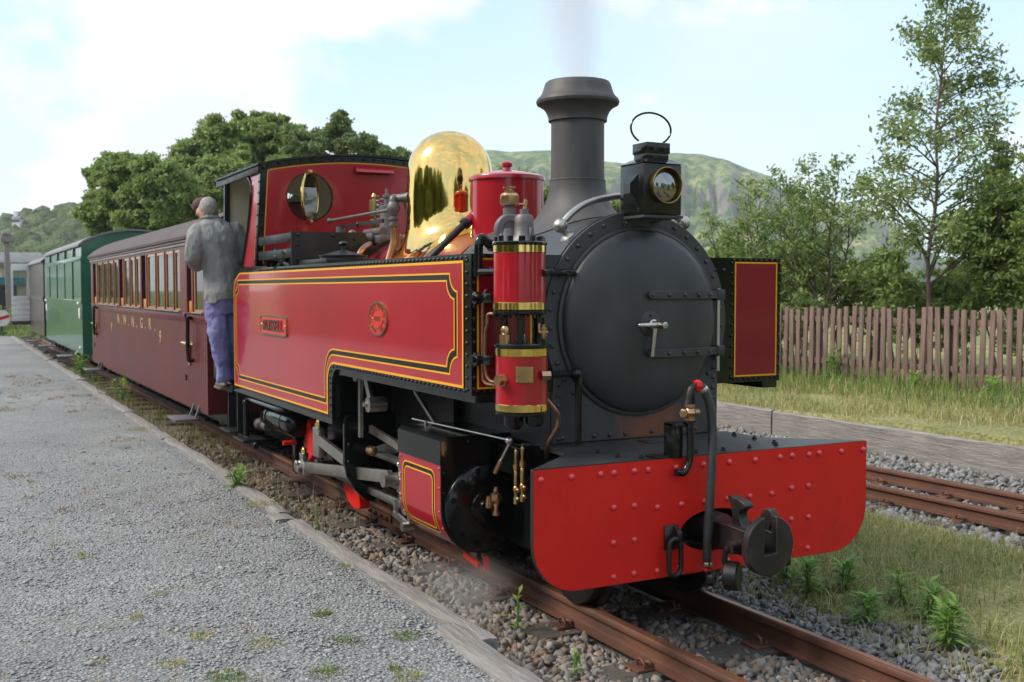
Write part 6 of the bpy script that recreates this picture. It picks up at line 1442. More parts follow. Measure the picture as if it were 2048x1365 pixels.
limb(jk, [Q(396, 463), Q(388, 490, XP+.02), Q(386, 514, XP+.03), Q(392, 526, XP-.08), Q(399, 527, XP-.24)], [.082, .074, .07, .066, .052])
limb(jk, [Q(472, 463), Q(478, 492, XP-.01), Q(480, 516, XP-.05), Q(478, 508, XP-.16), Q(476, 502, XP-.25)], [.085, .076, .07, .064, .05])
jo = soft(part('jacket', jk, 'jacket', drv), .011, .042, .15, 6)
part('collar', MB().tube([np.array(Q(420.5, 438, XP-.04))+np.array([.075*math.cos(a), .068*math.sin(a), .012*math.cos(a)]) for a in np.linspace(0, 2*math.pi, 25)[:-1]], .016, 8, closed=True), 'jacket', drv)
trs = MB()
loft(trs, [ring(444, 588, 58, .24), ring(443, 610, 62, .25), ring(444, 628, 60, .22)], 16)
for pts, rad in (([(430, 612, 0), (433, 640, .01), (437, 665, .03), (441, 690, .03), (444, 715, .02), (447, 742, .01), (451, 762, 0)], [.095, .092, .085, .077, .070, .066, .070]),
                 ([(456, 612, -.04), (459, 640, -.05), (462, 668, -.05), (463, 692, -.06), (464, 716, -.08), (464, 742, -.1), (464, 760, -.1)], [.095, .09, .082, .075, .07, .066, .068])):
    limb(trs, [Q(a, b, XP+c_) for a, b, c_ in pts], rad)
soft(part('trousers', trs, 'denim', drv), .011, .045, .12, 4)
part('hair', MB().sphere(hc+np.array([.012, .004, .012]), .097, 18, 12, (1.12, .84, 1.05)), 'hair_grey', drv)
cp = MB().sphere(hc+np.array([-.055, -.022, .048]), .098, 20, 12, (1.05, .92, .66)); cp.obox(hc+np.array([-.145, -.02, .03]), (.06, 0, -.025), (0, .075, 0), (.003, 0, .006), .004)
part('flat_cap', cp, 'cap_brown', drv)
for fx, dx2 in ((447, .03), (463, -.1)):
    f0 = Q(fx, 770, XP+dx2); sh = MB(); sh.sphere(f0+np.array([-.06, 0, .0]), .05, 12, 8, (2.6, .95, .72)).box(f0+np.array([-.17, -.045, -.038]), f0+np.array([.06, .045, -.012]), .008)
    part('shoe', sh, 'shoe', drv)
# a passenger just visible through the saloon windows
pc_ = np.array([P(326, 590, 1, -.55)[0], -.5, 1.0])
psg = thing('person', (pc_[0], -.5, .75), 'passenger in purple with brown hat sitting inside the maroon carriage', 'person')
bd = MB(); loft(bd, [((pc_[0], -.5, z), (w_*.5, 0, 0), (0, w_*.8, 0)) for z, w_ in ((.78, .26), (1.0, .26), (1.2, .28), (1.36, .28), (1.44, .2), (1.48, .1), (1.54, .1))], 14); bd.sphere((pc_[0], -.5, 1.64), .1, 14, 10, (1.05, .85, 1.15)); bd.sphere((pc_[0]+.1, -.5, 1.62), .02, 8, 6)
soft(part('body', bd, 'skin', psg), .012, it=2)
bd = MB(); loft(bd, [((pc_[0], -.5, z), (w_*.5, 0, 0), (0, w_*.8, 0)) for z, w_ in ((.76, .3), (1.0, .3), (1.2, .32), (1.38, .31), (1.46, .2))], 14)
for s in (-1, 1): bd.tube([(pc_[0], -.5+s*.22, 1.38), (pc_[0]+.05, -.5+s*.25, 1.12), (pc_[0]+.25, -.5+s*.2, 1.0)], [.06, .055, .045], 10)
soft(part('coat', bd, 'purple_cloth', psg), .014, .02, .1, 2)
part('hat', MB().lathe([(.14, 0), (.14, .01), (.1, .02), (.095, .1), (.06, .12)], (pc_[0], -.5, 1.70), (0, 0, 1), 20), 'cap_brown', psg)
# ------------------------------------------------------------------ fence
F0, F1 = P(1545, 757, 2, .25), P(2075, 803, 2, .25)
fd = np.array([F1[0]-F0[0], F1[1]-F0[1], 0]); fl_ = np.linalg.norm(fd); fd /= fl_; fnrm = np.array([-fd[1], fd[0], 0])
if fnrm[1] < 0: fnrm = -fnrm
fence = thing('paling_fence', tuple((F0+F1)/2), 'brown wooden paling fence running along the grassy bank', 'fence')
ztop = P(1570, 615, 1, F0[1])[2]
npk = 35
ext = 8
for k in range(-30, npk+ext):
    t = k/(npk-1); c = F0+(F1-F0)*t; h = (1.52-(1.52-ztop)*(np.linalg.norm(c-CAM)/np.linalg.norm(F0-CAM)))+random.uniform(-.03, .025) if 0 <= t <= 1 else ztop+random.uniform(-.02, .02)
    tl = random.uniform(-.022, .022)
    part('picket', MB().obox((c[0]+fd[0]*tl*.3, c[1]+fd[1]*tl*.3, (h+.08)/2), fd*.034, fnrm*.011, (fd[0]*tl, fd[1]*tl, (h-.08)/2), .004), 'fence_wood', fence)
A_, B_ = F0-fd*fl_*30/npk, F1+fd*fl_*ext/npk
for zr_ in (.55, 1.12): part('fence_rail', MB().bar(A_*[1, 1, 0]+fnrm*.034+[0, 0, zr_], B_*[1, 1, 0]+fnrm*.034+[0, 0, zr_], .042, .075, ch=.004), 'fence_wood', fence)
for k in range(0, 9): c = A_+(B_-A_)*k/8; part('fence_post', MB().box((c[0]+fnrm[0]*.10-.045, c[1]+fnrm[1]*.10-.045, 0), (c[0]+fnrm[0]*.10+.045, c[1]+fnrm[1]*.10+.045, 1.22), .006), 'fence_wood', fence)

# ------------------------------------------------------------------ trees
def branchy(name, label, base, top, nbr, blen, leaf, nl, lm, bark, r0, cat='tree', group=None, droop=.15, start=.2, rise=.55, shape=None, spread_=.055, stems=1, sub=4):
    t = thing(name, tuple(base), label, cat, group); wood = MB(); pos = []
    base, top = np.array(base, float), np.array(top, float)
    for si in range(stems):
        if stems == 1: b0_, t0_ = base, top
        else:
            a = 6.28*si/stems+random.random(); rr = .25+.35*random.random()
            b0_ = base+np.array([math.cos(a)*.12, math.sin(a)*.12, 0]); f_ = random.uniform(.72, 1.0); t0_ = base+(top-base)*f_+np.array([math.cos(a)*rr, math.sin(a)*rr, 0])
        H = np.linalg.norm(t0_-b0_); k = 10
        tr = [b0_+(t0_-b0_)*i/k+np.array([random.uniform(-1, 1), random.uniform(-1, 1), 0])*.012*H*(0 if i in (0, k) else 1) for i in range(k+1)]
        wood.tube(smooth_path(tr, 2), list(np.linspace(r0, r0*.12, 2*k+1)), 7)
        for i in range(nbr//stems):
            u = start+(1-start)*((i+random.random())/(nbr//stems)); q = u*k; i0 = min(int(q), k-1); p = tr[i0]+(tr[i0+1]-tr[i0])*(q-i0)
            az = random.uniform(0, 6.283); L_ = blen*(shape(u) if shape else (1-u)**.7+.12)*random.uniform(.7, 1.15)
            d = np.array([math.cos(az), math.sin(az), rise+random.uniform(-.15, .25)]); d /= np.linalg.norm(d)
            bp_ = [p, p+d*L_*.4, p+d*L_*.75-np.array([0, 0, droop*L_*.25]), p+d*L_-np.array([0, 0, droop*L_])]
            bs_ = smooth_path(bp_, 3); rb = r0*(1-u)*.42+.006; wood.tube(bs_, list(np.linspace(rb, .003, len(bs_))), 5)
            for w_ in range(sub):
                tt = .3+.7*(w_+random.random())/sub; m0 = bs_[min(int(tt*(len(bs_)-1)), len(bs_)-2)]
                az2 = random.uniform(0, 6.283); l2 = L_*.42*random.uniform(.5, 1)*(1.15-tt*.6); d2 = np.array([math.cos(az2), math.sin(az2), .25]); d2 = d2+d*.7; d2 /= np.linalg.norm(d2)
                e_ = m0+d2*l2-np.array([0, 0, droop*l2*.6]); wood.tube([m0, (m0+e_)/2+np.array([0, 0, .03*l2]), e_], [.006, .004, .002], 4)
                n = max(2, int(nl*l2/(blen*.42)))
                tv = rng.random(n)[:, None]; pos.append(m0+(e_-m0)*tv+rng.normal(0, spread_, (n, 3)))
            n = max(2, int(nl*.8)); tv = rng.random(n); ix = (.25+.75*tv)*(len(bs_)-1); lo_ = np.floor(ix).astype(int).clip(0, len(bs_)-2); arr = np.array(bs_)
            pos.append(arr[lo_]+(arr[lo_+1]-arr[lo_])*(ix-lo_)[:, None]+rng.normal(0, spread_, (n, 3)))
    pos = np.concatenate(pos); part('trunk', wood, bark, t)
    bulk('crown', *leafcards(pos, rng.uniform(.6, 1.1, len(pos))*leaf), lm, t, kind=None); return t
def crown_tree(name, label, base, lobes, leaf, dens, lm, trunk_r, cat='tree', group=None, shell=.5, bark='bark'):
    """broad crown: clumps of leaves on and in uneven lobes carried by limbs"""
    t = thing(name, tuple(base), label, cat, group); wood = MB(); pos = []; base = np.array(base, float)
    zmin = min(c[2]-r[2] for c, r in lobes); fork = base+np.array([0, 0, max(.25, (zmin-base[2])*.8+.4)])
    wood.tube([base, (base+fork)/2+np.array([.05, .03, 0]), fork], [trunk_r, trunk_r*.8, trunk_r*.65], 9)
    for c, r in lobes:
        c = np.array(c, float); r = np.array(r, float); wood.tube(smooth_path([fork, (fork+c)/2+np.array([0, 0, .1*r[2]]), c], 4), list(np.linspace(trunk_r*.45, trunk_r*.1, 9)), 6)
        ncl = int(10+26*dens*(r[0]*r[2])**.5); 
        for k in range(ncl):
            d = rng.normal(size=3); d /= np.linalg.norm(d); d[2] = abs(d[2]) if rng.random() < .62 else d[2]; rad = (shell+(1-shell)*rng.random())*(.86+.3*rng.random()); cc = c+d*r*rad
            cr2 = r.mean()*rng.uniform(.14, .3); n = int(60*dens*rng.uniform(.5, 1.3)); q = rng.normal(0, .45, (n, 3))*cr2*np.array([1.1, 1.1, .7]); pos.append(cc+q)
            if rng.random() < .5: wood.tube([c+(cc-c)*.2, cc], [trunk_r*.12, .01], 4)
    pos = np.concatenate(pos); part('trunk', wood, bark, t)
    bulk('crown', *leafcards(pos, rng.uniform(.6, 1.15, len(pos))*leaf), lm, t, kind=None); return t
def gp(px_, depth): q = D(px_, 580, depth); return np.array([q[0], q[1], .2])
def hz_(py_, depth): return 1.52+(580-py_)/FPX*depth
# birch beyond the fence
b_ = gp(1848, 15.6); tp = D(1900, -60, 15.6)
branchy('birch_tree', 'slender birch with bare upright stem rising high beyond the paling fence', b_, tp, 60, 2.0, .050, 70, 'leaf_birch', 'bark_birch', .04, droop=.28, start=.22, rise=.55, shape=lambda u: (1-u)**.75*1.0+.10, spread_=.085, sub=6)
for (px_, dp, tpy, lbl, ns) in [(1485, 17.6, 318, 'feathery rowan sapling with three stems just behind the tank end', 3), (1535, 18.4, 322, 'thin rowan sapling with a loose leading shoot against the rocky hill', 2), (1625, 17.0, 322, 'rowan sapling with two dark stems close behind the left end of the paling fence', 2), (1655, 17.4, 300, 'tallest rowan sapling with a leafy tip, next to the birch', 2), (1590, 18.0, 345, 'short bushy rowan sapling between its taller neighbours', 3)]:
    b_ = gp(px_, dp); tp = D(px_+5, tpy, dp)
    branchy('rowan_tree', lbl, b_, tp, 26*ns if ns < 3 else 54, .88, .048, 24, 'leaf_rowan', 'bark', .03, droop=.12, start=.16, rise=.7, stems=ns, spread_=.055, sub=4, shape=lambda u: (1-u)**.5*.95+.14)
def bush(px_, dp, y0, y1, wpx, lbl, lm, dens=1.0, name='bush', leaf=.045, grp=None, cat='bush'):
    q = D(px_, 580, dp); z0, z1 = .2, hz_(y1, dp); w = wpx/FPX*dp/2; lobes = []
    for k in range(5):
        lobes.append(((q[0]+random.uniform(-.6, .6)*w, q[1]+random.uniform(-.6, .6)*w, z0+(z1-z0)*random.uniform(.3, .75)), (w*random.uniform(.4, .6), w*random.uniform(.4, .6), (z1-z0)*random.uniform(.25, .38))))
    return crown_tree(name, lbl, (q[0], q[1], z0-.05), lobes, leaf, dens, lm, .03, cat, grp, shell=.35)
bush(1985, 15.5, 600, 235, 170, 'dense dark green tree at the right of the birch', 'leaf_hedge', 1.8, 'dense_tree', .05, cat='tree')
bush(2075, 15, 600, 250, 200, 'tall dark tree at the far end of the paling fence', 'leaf_hedge', 1.6, 'dense_tree', .05, cat='tree')
bush(1780, 16.4, 600, 455, 180, 'leafy bush around the foot of the birch', 'leaf_hedge', 1.0)
bush(1905, 15.8, 600, 470, 170, 'thick bush at the fence between birch and dark tree', 'leaf_hedge', 1.2)
bush(1700, 17.2, 600, 520, 150, 'low bush behind the fence at the foot of the tallest rowan', 'leaf_rowan', .8)
bush(1560, 18.6, 600, 500, 150, 'low pale bush beside the red end of the far tank', 'leaf_rowan', .8)
bush(1450, 19, 600, 440, 160, 'leafy bush seen just over the far tank beside the smokebox', 'leaf_rowan', .9)
bush(1330, 20, 600, 470, 200, 'bush hidden behind the boiler with only its leafy top in view', 'leaf_hedge', .7)
for px_, dp, y1, w_, lm_, lb_ in [(1600, 19.2, 470, 190, 'leaf_rowan', 'pale green shrub filling the gap behind the first rowans'), (1740, 18.6, 480, 200, 'leaf_rowan', 'wide pale shrub behind the birch foot'), (1830, 16.8, 500, 170, 'leaf_hedge', 'green shrub behind the birch trunk'), (1930, 17.5, 430, 190, 'leaf_hedge', 'shrub massed behind the thick fence bush'), (2040, 17, 470, 190, 'leaf_hedge', 'shrub behind the dark trees at the fence end'), (1490, 20, 480, 180, 'leaf_rowan', 'shrub behind the three-stemmed rowan')]:
    bush(px_, dp, 600, y1, w_, lb_, lm_, .8)
# trees behind the train
def oak(name, label, lob, dp, leaf, dens, lm, tr=.22, **kw):
    L_ = []
    for (px_, py_, rx_, rz2) in lob:
        q = D(px_, py_, dp+random.uniform(-1.5, 1.5)); L_.append(((q[0], q[1], q[2]), (rx_/FPX*dp, rx_/FPX*dp, rz2/FPX*dp)))
    c = np.mean([l[0] for l in L_], 0); return crown_tree(name, label, (c[0], c[1], .1), L_, leaf, dens, lm, tr, **kw)
oak('oak_tree', 'broad dark oak whose ragged left edge hangs over the green carriage', [(215, 370, 45, 55), (265, 400, 60, 60), (330, 385, 60, 65), (200, 440, 40, 40), (300, 450, 70, 40), (250, 340, 35, 30)], 33, .10, 3.6, 'leaf_oak')
oak('oak_tree', 'tall dark oak crown rising above the maroon carriage roof', [(395, 330, 55, 60), (440, 300, 55, 60), (390, 400, 65, 60), (450, 380, 60, 70), (350, 440, 60, 40)], 35, .10, 3.6, 'leaf_oak')
oak('oak_tree', 'highest oak crown directly behind the engine cab', [(500, 275, 50, 48), (550, 275, 50, 42), (585, 295, 40, 40), (520, 340, 70, 60), (470, 350, 50, 60), (600, 340, 60, 50)], 36, .10, 3.6, 'leaf_oak')
oak('ash_tree', 'pale feathery tree showing between the cab roof and the brass dome', [(680, 270, 36, 38), (645, 300, 45, 40), (720, 300, 40, 35), (780, 330, 50, 35), (680, 245, 16, 26), (610, 300, 40, 40)], 33, .085, 2.0, 'leaf_pale', .15)
oak('hawthorn_bush', 'low leafy hedge tree hidden behind the boiler and chimney', [(900, 420, 80, 60), (1020, 400, 80, 60), (1120, 430, 70, 60), (1200, 440, 60, 40)], 34, .12, 1.2, 'leaf_hedge', .12)
oak('hawthorn_bush', 'hedge tree seen through the carriage windows', [(300, 560, 80, 60), (400, 540, 80, 70), (230, 570, 70, 50)], 27, .12, 1.2, 'leaf_hedge', .12)
# trees behind the platform reflect in the brass; hedge, final oaks added to darken reflections
for (x, y, h, r, lbl) in [(-11.5, -15.5, 6.8, 3.2, 'heavy tree behind the platform next to the hedge end'), (-6, -14.5, 6.2, 3.2, 'low spreading tree behind the platform facing the dome'), (-1, -14.5, 6.6, 3.2, 'thick round tree behind the platform facing the smokebox'), (4, -14.2, 6.4, 3.2, 'bushy tree behind the platform at the photographer\'s back'), (9.5, -14, 6.6, 3.2, 'leafy tree behind the platform ramp'), (-8.5, -15, 6.4, 3.0, 'round tree behind the platform reflected in the tank side'), (-3.5, -16, 7.4, 3.2, 'tall tree behind the platform reflected in the brass dome'), (1.5, -15.5, 6.6, 3.0, 'bushy tree behind the platform, left of the photographer'), (6.5, -15, 7.0, 3.2, 'wide tree behind the platform, right of the photographer'), (-15, -16, 6.5, 3.2, 'spreading tree behind the platform abreast of the carriages'), (13, -11, 7.0, 3.2, 'broad tree beyond the end of the platform by the line'), (18, -3, 7.0, 3.0, 'dark tree standing beside the line ahead of the engine'), (17, 6, 6.5, 3.2, 'leafy tree ahead of the engine on the fence side'), (14, 12, 7.0, 3.6, 'heavy unseen oak beyond the second track, added to darken the front reflections'), (10, 17, 7.5, 3.8, 'large unseen oak in the field, added to darken the front reflections'), (5, 20, 7.5, 3.8, 'spreading unseen oak beyond the fence end, added to darken the front reflections')]:
    crown_tree('oak_tree', lbl, (x, y, 0), [((x+random.uniform(-.5, .5)*r, y+random.uniform(-.4, .4)*r, h*random.uniform(.3, .72)), (r*.6, r*.6, h*.24)) for _ in range(7)], .2, 1.0, 'leaf_oak', .18)
hg = thing('hedge', (-30, -11, 0), 'unseen green hedge behind the platform, added to darken the tank reflections', 'hedge')  # out of view, put here so the tank side mirrors something dark
hp_ = np.stack([rng.uniform(-38, -9, 16000), rng.normal(0, .38, 16000), rng.random(16000)], 1); hp_[:, 1] = -11+np.clip(hp_[:, 1], -.8, .8); hp_[:, 2] = np.where(np.abs(hp_[:, 1]+11) > .45, hp_[:, 2]*2.3, 1.6+hp_[:, 2]*.9)
bulk('foliage', *leafcards(hp_, rng.uniform(.07, .16, len(hp_))), 'leaf_oak', hg, kind=None)
part('stems', MB().box((-38, -11.3, -.06), (-9, -10.7, 1.9), .1), 'bark', hg)

# ------------------------------------------------------------------ hills
def hill_mat(t, b, L, vec, src):
    g = N(t, 'ShaderNodeNewGeometry'); sp = N(t, 'ShaderNodeSeparateXYZ'); L(g.outputs['Normal'], sp.inputs[0])
    na = N(t, 'ShaderNodeTexNoise'); na.inputs['Scale'].default_value = .03; na.inputs['Detail'].default_value = 8; L(vec, na.inputs['Vector'])
    nb = N(t, 'ShaderNodeTexNoise'); nb.inputs['Scale'].default_value = .14; nb.inputs['Detail'].default_value = 6; L(vec, nb.inputs['Vector'])
    r1 = N(t, 'ShaderNodeValToRGB'); e = r1.color_ramp.elements; e[0].position = .36; e[1].position = .62; e[0].color = (.07, .115, .03, 1); e[1].color = (.27, .26, .09, 1); x = e.new(.5); x.color = (.15, .20, .05, 1); L(na.outputs['Fac'], r1.inputs[0])
    r2 = N(t, 'ShaderNodeValToRGB'); e = r2.color_ramp.elements; e[0].position = .46; e[1].position = .54; e[0].color = (1, 1, 1, 1); e[1].color = (.3, .42, .3, 1); L(nb.outputs['Fac'], r2.inputs[0])
    m1 = N(t, 'ShaderNodeMixRGB', blend_type='MULTIPLY'); m1.inputs[0].default_value = 1; L(r1.outputs[0], m1.inputs[1]); L(r2.outputs[0], m1.inputs[2])
    nc = N(t, 'ShaderNodeTexNoise'); nc.inputs['Scale'].default_value = .09; nc.inputs['Detail'].default_value = 9; nc.inputs['Roughness'].default_value = .7; mpp = N(t, 'ShaderNodeMapping'); mpp.inputs['Scale'].default_value = (1, 1, .45); L(vec, mpp.inputs[0]); L(mpp.outputs[0], nc.inputs['Vector'])
    r3 = N(t, 'ShaderNodeValToRGB'); e = r3.color_ramp.elements; e[0].position = .38; e[1].position = .66; e[0].color = (.06, .06, .068, 1); e[1].color = (.26, .23, .21, 1); L(nc.outputs['Fac'], r3.inputs[0])
    ad = N(t, 'ShaderNodeMath', operation='MULTIPLY_ADD'); L(nb.outputs['Fac'], ad.inputs[0]); ad.inputs[1].default_value = .35; L(sp.outputs[2], ad.inputs[2])
    mr = N(t, 'ShaderNodeMapRange'); mr.inputs['From Min'].default_value = .88; mr.inputs['From Max'].default_value = 1.0; mr.inputs['To Min'].default_value = 1; mr.inputs['To Max'].default_value = 0; L(ad.outputs[0], mr.inputs[0])
    m2 = N(t, 'ShaderNodeMixRGB'); L(mr.outputs[0], m2.inputs[0]); L(m1.outputs[0], m2.inputs[1]); L(r3.outputs[0], m2.inputs[2]); L(m2.outputs[0], b.inputs['Base Color'])
mat('hillside', (.1, .1, .05), .95, bump=.6, bs=.25, bdist=2.0, extra=hill_mat)
mat('wood_canopy', (.05, .08, .025), .9, col2=(.11, .15, .045), ns=.55, bump=1.0, bs=1.4, bdist=1.6, isl=[(.03, .055, .02), (.06, .10, .028), (.09, .135, .036), (.14, .175, .05)])
# rocky hill across the valley
prof_ = [(560, 470), (760, 345), (900, 312), (975, 303), (1040, 306), (1100, 303), (1180, 322), (1250, 330), (1300, 318), (1340, 308), (1400, 311), (1440, 320), (1470, 331), (1504, 343), (1539, 354), (1556, 374), (1600, 396), (1690, 407), (1748, 424), (1790, 450), (1850, 500), (1940, 545), (2080, 572), (2300, 578)]
us = np.linspace(600, 2260, 260); NT = 70
mb = MB()
for u in us:
    rp = np.interp(u, [a for a, b in prof_], [b for a, b in prof_])
    for k in range(NT+8):
        t = k/(NT-1)
        dep = 430+t*430
        H = 1.52+(580-rp)/FPX*860
        # slope: wooded foot, steep crag in the middle, grassy top
        tt = min(t, 1.0)
        cl = .62+.10*fbm(u*.009, 3, 1, 3)+.06*fbm(u*.045, 7, 1, 3)+.05*fbm(u*.03, t*6, 1, 3)
        s_ = .53*(tt/cl)**1.1 if tt < cl else .53+.14*min(1, (tt-cl)/.04)+.33*(max(0, (tt-cl-.04))/(1-cl-.04))**.9
        s_ = s_+.035*fbm(u*.008, t*4, 1, 5)*(1-tt*.7)+.02*fbm(u*.03, t*14, 1, 4, 3)*(1 if tt < .98 else .2)
        if t > 1: s_ = max(0, 1-(t-1)*3.0)
        q = D(u, 580, dep); mb.v.append((q[0], q[1], -6+(H+6)*s_*1.0))
n = NT+8
mb.f = [(i*n+j, (i+1)*n+j, (i+1)*n+j+1, i*n+j+1) for i in range(len(us)-1) for j in range(n-1)]
part('rocky_hill', mb, 'hillside', kind='structure', sharp=180)
# trees and scrub on its lower slopes
vs_ = np.array(mb.v).reshape(len(us), n, 3); pts = []
for k in range(1500):
    i, j = random.randrange(len(us)), int(abs(random.gauss(0, 15)))
    if j < 40: pts.append(vs_[i, j]+np.array([random.uniform(-4, 4), random.uniform(-4, 4), 1.0]))
def blobs(pts, rmin, rmax, flat=.8):
    tv, tf = None, None
    bm = bmesh.new(); bmesh.ops.create_icosphere(bm, subdivisions=2, radius=1); bm.verts.index_update(); tv = np.array([x.co[:] for x in bm.verts]); tf = np.array([[x.index for x in q.verts] for q in bm.faces]); bm.free()
    V_, F_ = [], []; o = 0
    for p in pts:
        r = random.uniform(rmin, rmax); sd_ = random.random()*50
        d = np.array([1+.7*mnoise.fractal(Vector(v*2.3)+Vector((sd_, sd_, 0)), 1, 2, 3) for v in tv])
        V_.append(tv*d[:, None]*r*np.array([1, 1, flat])+p); F_.append(tf+o); o += len(tv)
    return np.concatenate(V_), np.concatenate(F_)
bulk('hillside_scrub', *blobs(pts, 1.5, 4.2, .75), 'wood_canopy', smooth=True)
# wooded hill on the left
prof2 = [(-500, 520), (-200, 490), (-60, 455), (0, 438), (40, 430), (100, 420), (160, 410), (240, 404), (400, 402), (600, 420), (800, 470), (1000, 540)]
us2 = np.linspace(-480, 980, 90); mb = MB(); NT2 = 22; cps = []
for u in us2:
    rp = np.interp(u, [a for a, b in prof2], [b for a, b in prof2])
    for k in range(NT2+5):
        t = k/(NT2-1); dep = 190+t*130; H = 1.52+(585-rp)/FPX*320-4
        s_ = (min(t, 1)**.8) if t <= 1 else 1-(t-1)*1.5
        q = D(u, 580, dep); p = np.array([q[0], q[1], -4+(H+4)*s_+2.0*fbm(u*.01, t*3, 1, 3)*(1-t*.8)]); mb.v.append(tuple(p))
n = NT2+5
mb.f = [(i*n+j, (i+1)*n+j, (i+1)*n+j+1, i*n+j+1) for i in range(len(us2)-1) for j in range(n-1)]
part('wooded_hill', mb, 'hillside', kind='structure', sharp=180)
vs_ = np.array(mb.v).reshape(len(us2), n, 3)
for k in range(2000):
    u = random.uniform(0, len(us2)-1.01); j = random.uniform(0, NT2-1); i = int(u)
    cps.append(vs_[i, int(j)]*(1-(u-i))+vs_[i+1, int(j)]*(u-i)+np.array([0, 0, 1.2]))
bulk('hillside_wood', *blobs(cps, 1.6, 3.9, .95), 'wood_canopy', smooth=True)
# ------------------------------------------------------------------ far cottages
mat('cottage_wall', (.75, .73, .70), .8); mat('slate_roof', (.16, .16, .18), .7, col2=(.12, .12, .14), ns=.5); mat('dark_pane', (.03, .035, .04), .2)
def cottage(px_, py_, dep, w, d, h, lbl, rz, wm='cottage_wall', grp=None):
    q = D(px_, py_, dep); t = thing('cottage', tuple(q), lbl, 'house', grp); ca, sa = math.cos(rz), math.sin(rz)
    def rot(m_): m_.v = [(q[0]+x*ca-y*sa, q[1]+x*sa+y*ca, q[2]+z) for x, y, z in m_.v]; return m_
    part('wall', rot(MB().box((-w/2, -d/2, -2), (w/2, d/2, h))), wm, t)
    part('roof', rot(MB().prism([(-d/2-.3, h-.1), (d/2+.3, h-.1), (0, h+d*.42)], -w/2-.2, w/2+.2, 0)), 'slate_roof', t)
    for k in (-.28, .0, .28): part('window', rot(MB().box((w*k-.5, -d/2-.06, h*.45), (w*k+.5, -d/2+.05, h*.8)).box((w*k-.5, d/2-.05, h*.45), (w*k+.5, d/2+.06, h*.8))), 'dark_pane', t)
    part('chimney_stack', rot(MB().box((w/2-1, -.4, h+.5), (w/2-.2, .4, h+d*.42+1.2))), wm, t)
yaw_ = math.atan2(Fh[1], Fh[0])+math.pi/2
for (px_, py_, w, lbl) in [(1620, 551, 9, 'tiny white cottage in the valley seen between the rowan stems'), (1672, 549, 11, 'long white cottage in the valley left of the birch'), (1712, 555, 8, 'small white house in the valley below the wooded slope'), (1765, 553, 10, 'white farmhouse in the valley showing beside the birch trunk'), (1795, 556, 9, 'pale cottage in the valley just right of the birch foot')]:
    cottage(px_, py_, 420, w*.62, 4, 1.9, lbl, yaw_+random.uniform(-.3, .3))
cottage(35, 451, 285, 2.0, 2.0, 1.7, 'little white house on the wooded hillside', yaw_)
# ------------------------------------------------------------------ station yard at the left
sb0 = P(60, 640, 0, -46)
stn = thing('station_building', (-47, -1.5, 0), 'cream railway building with grey roof and blue fascia beyond the train', 'building')
part('wall', MB().box((-52, -3.4, -.1), (-46, .45, 2.55)), 'cream', stn)
part('roof', MB().prism([(-52.4, 2.5), (-45.5, 2.5), (-45.5, 2.66), (-46.2, 3.1), (-51.8, 3.1), (-52.4, 2.66)], -3.8, .8, 1), 'grey_roof', stn)
part('fascia', MB().box((-45.96, -3.4, 1.75), (-45.7, .1, 2.02)), 'blue_teal', stn)
for k in range(2): part('window', MB().box((-45.99, -2.9+k*1.7, .7), (-45.93, -1.9+k*1.7, 1.7)), 'dark_pane', stn)
part('porch_post', MB().box((-45.9, .15, -.1), (-45.7, .4, 2.0)), 'white_paint', stn)
part('awning', MB().box((-45.9, -3.4, 2.05), (-45.2, -.8, 2.2)), 'white_paint', stn)
pb_ = P(20, 655, 2, 0); pt_ = P(12, 470, 0, pb_[0])
pole = thing('timber_post', (pb_[0], pb_[1], -.06), 'tall weathered wooden post with a box on top past the platform end', 'post')
part('post', MB().bar((pb_[0], pb_[1], -.06), (pt_[0], pt_[1], pt_[2]), .2, .2, (1, 0, 0), .01), 'timber_grey', pole)
part('post_box', MB().box((pt_[0]-.22, pt_[1]-.22, pt_[2]-.3), (pt_[0]+.22, pt_[1]+.25, pt_[2]-.02), .02).box((pt_[0]-.26, pt_[1]-.16, pt_[2]-.02), (pt_[0]+.26, pt_[1]+.16, pt_[2]+.08), .02), 'timber_grey', pole)
dc = P(3, 637, 0, -36); disc = thing('signal_disc', (dc[0], dc[1], 0), 'small white disc signal with a red bar at the platform end', 'signal')
part('disc', MB().lathe([(.27, 0), (.27, .02)], (dc[0], dc[1], dc[2]), (1, 0, 0), 28), 'white_paint', disc)
part('red_bar', MB().obox((dc[0]+.022, dc[1], dc[2]), (.003, 0, 0), (0, .24, .08), (0, -.015, .05)), 'vermilion', disc)
part('signal_post', MB().cyl((dc[0]-.03, dc[1], -.06), (dc[0]-.03, dc[1], dc[2]), .04, 10).box((dc[0]-.2, dc[1]-.15, -.06), (dc[0]+.1, dc[1]+.15, .12), .01), 'black_satin', disc)
crown_tree('bush', 'low green bush in front of the cream building', (-42, -2.0, -.06), [((-42+random.uniform(-1, 1), -2.2+random.uniform(-1.6, 1.6), random.uniform(.4, .8)), (.9, .9, .5)) for _ in range(6)], .07, 1.0, 'leaf_hedge', .05, cat='bush')
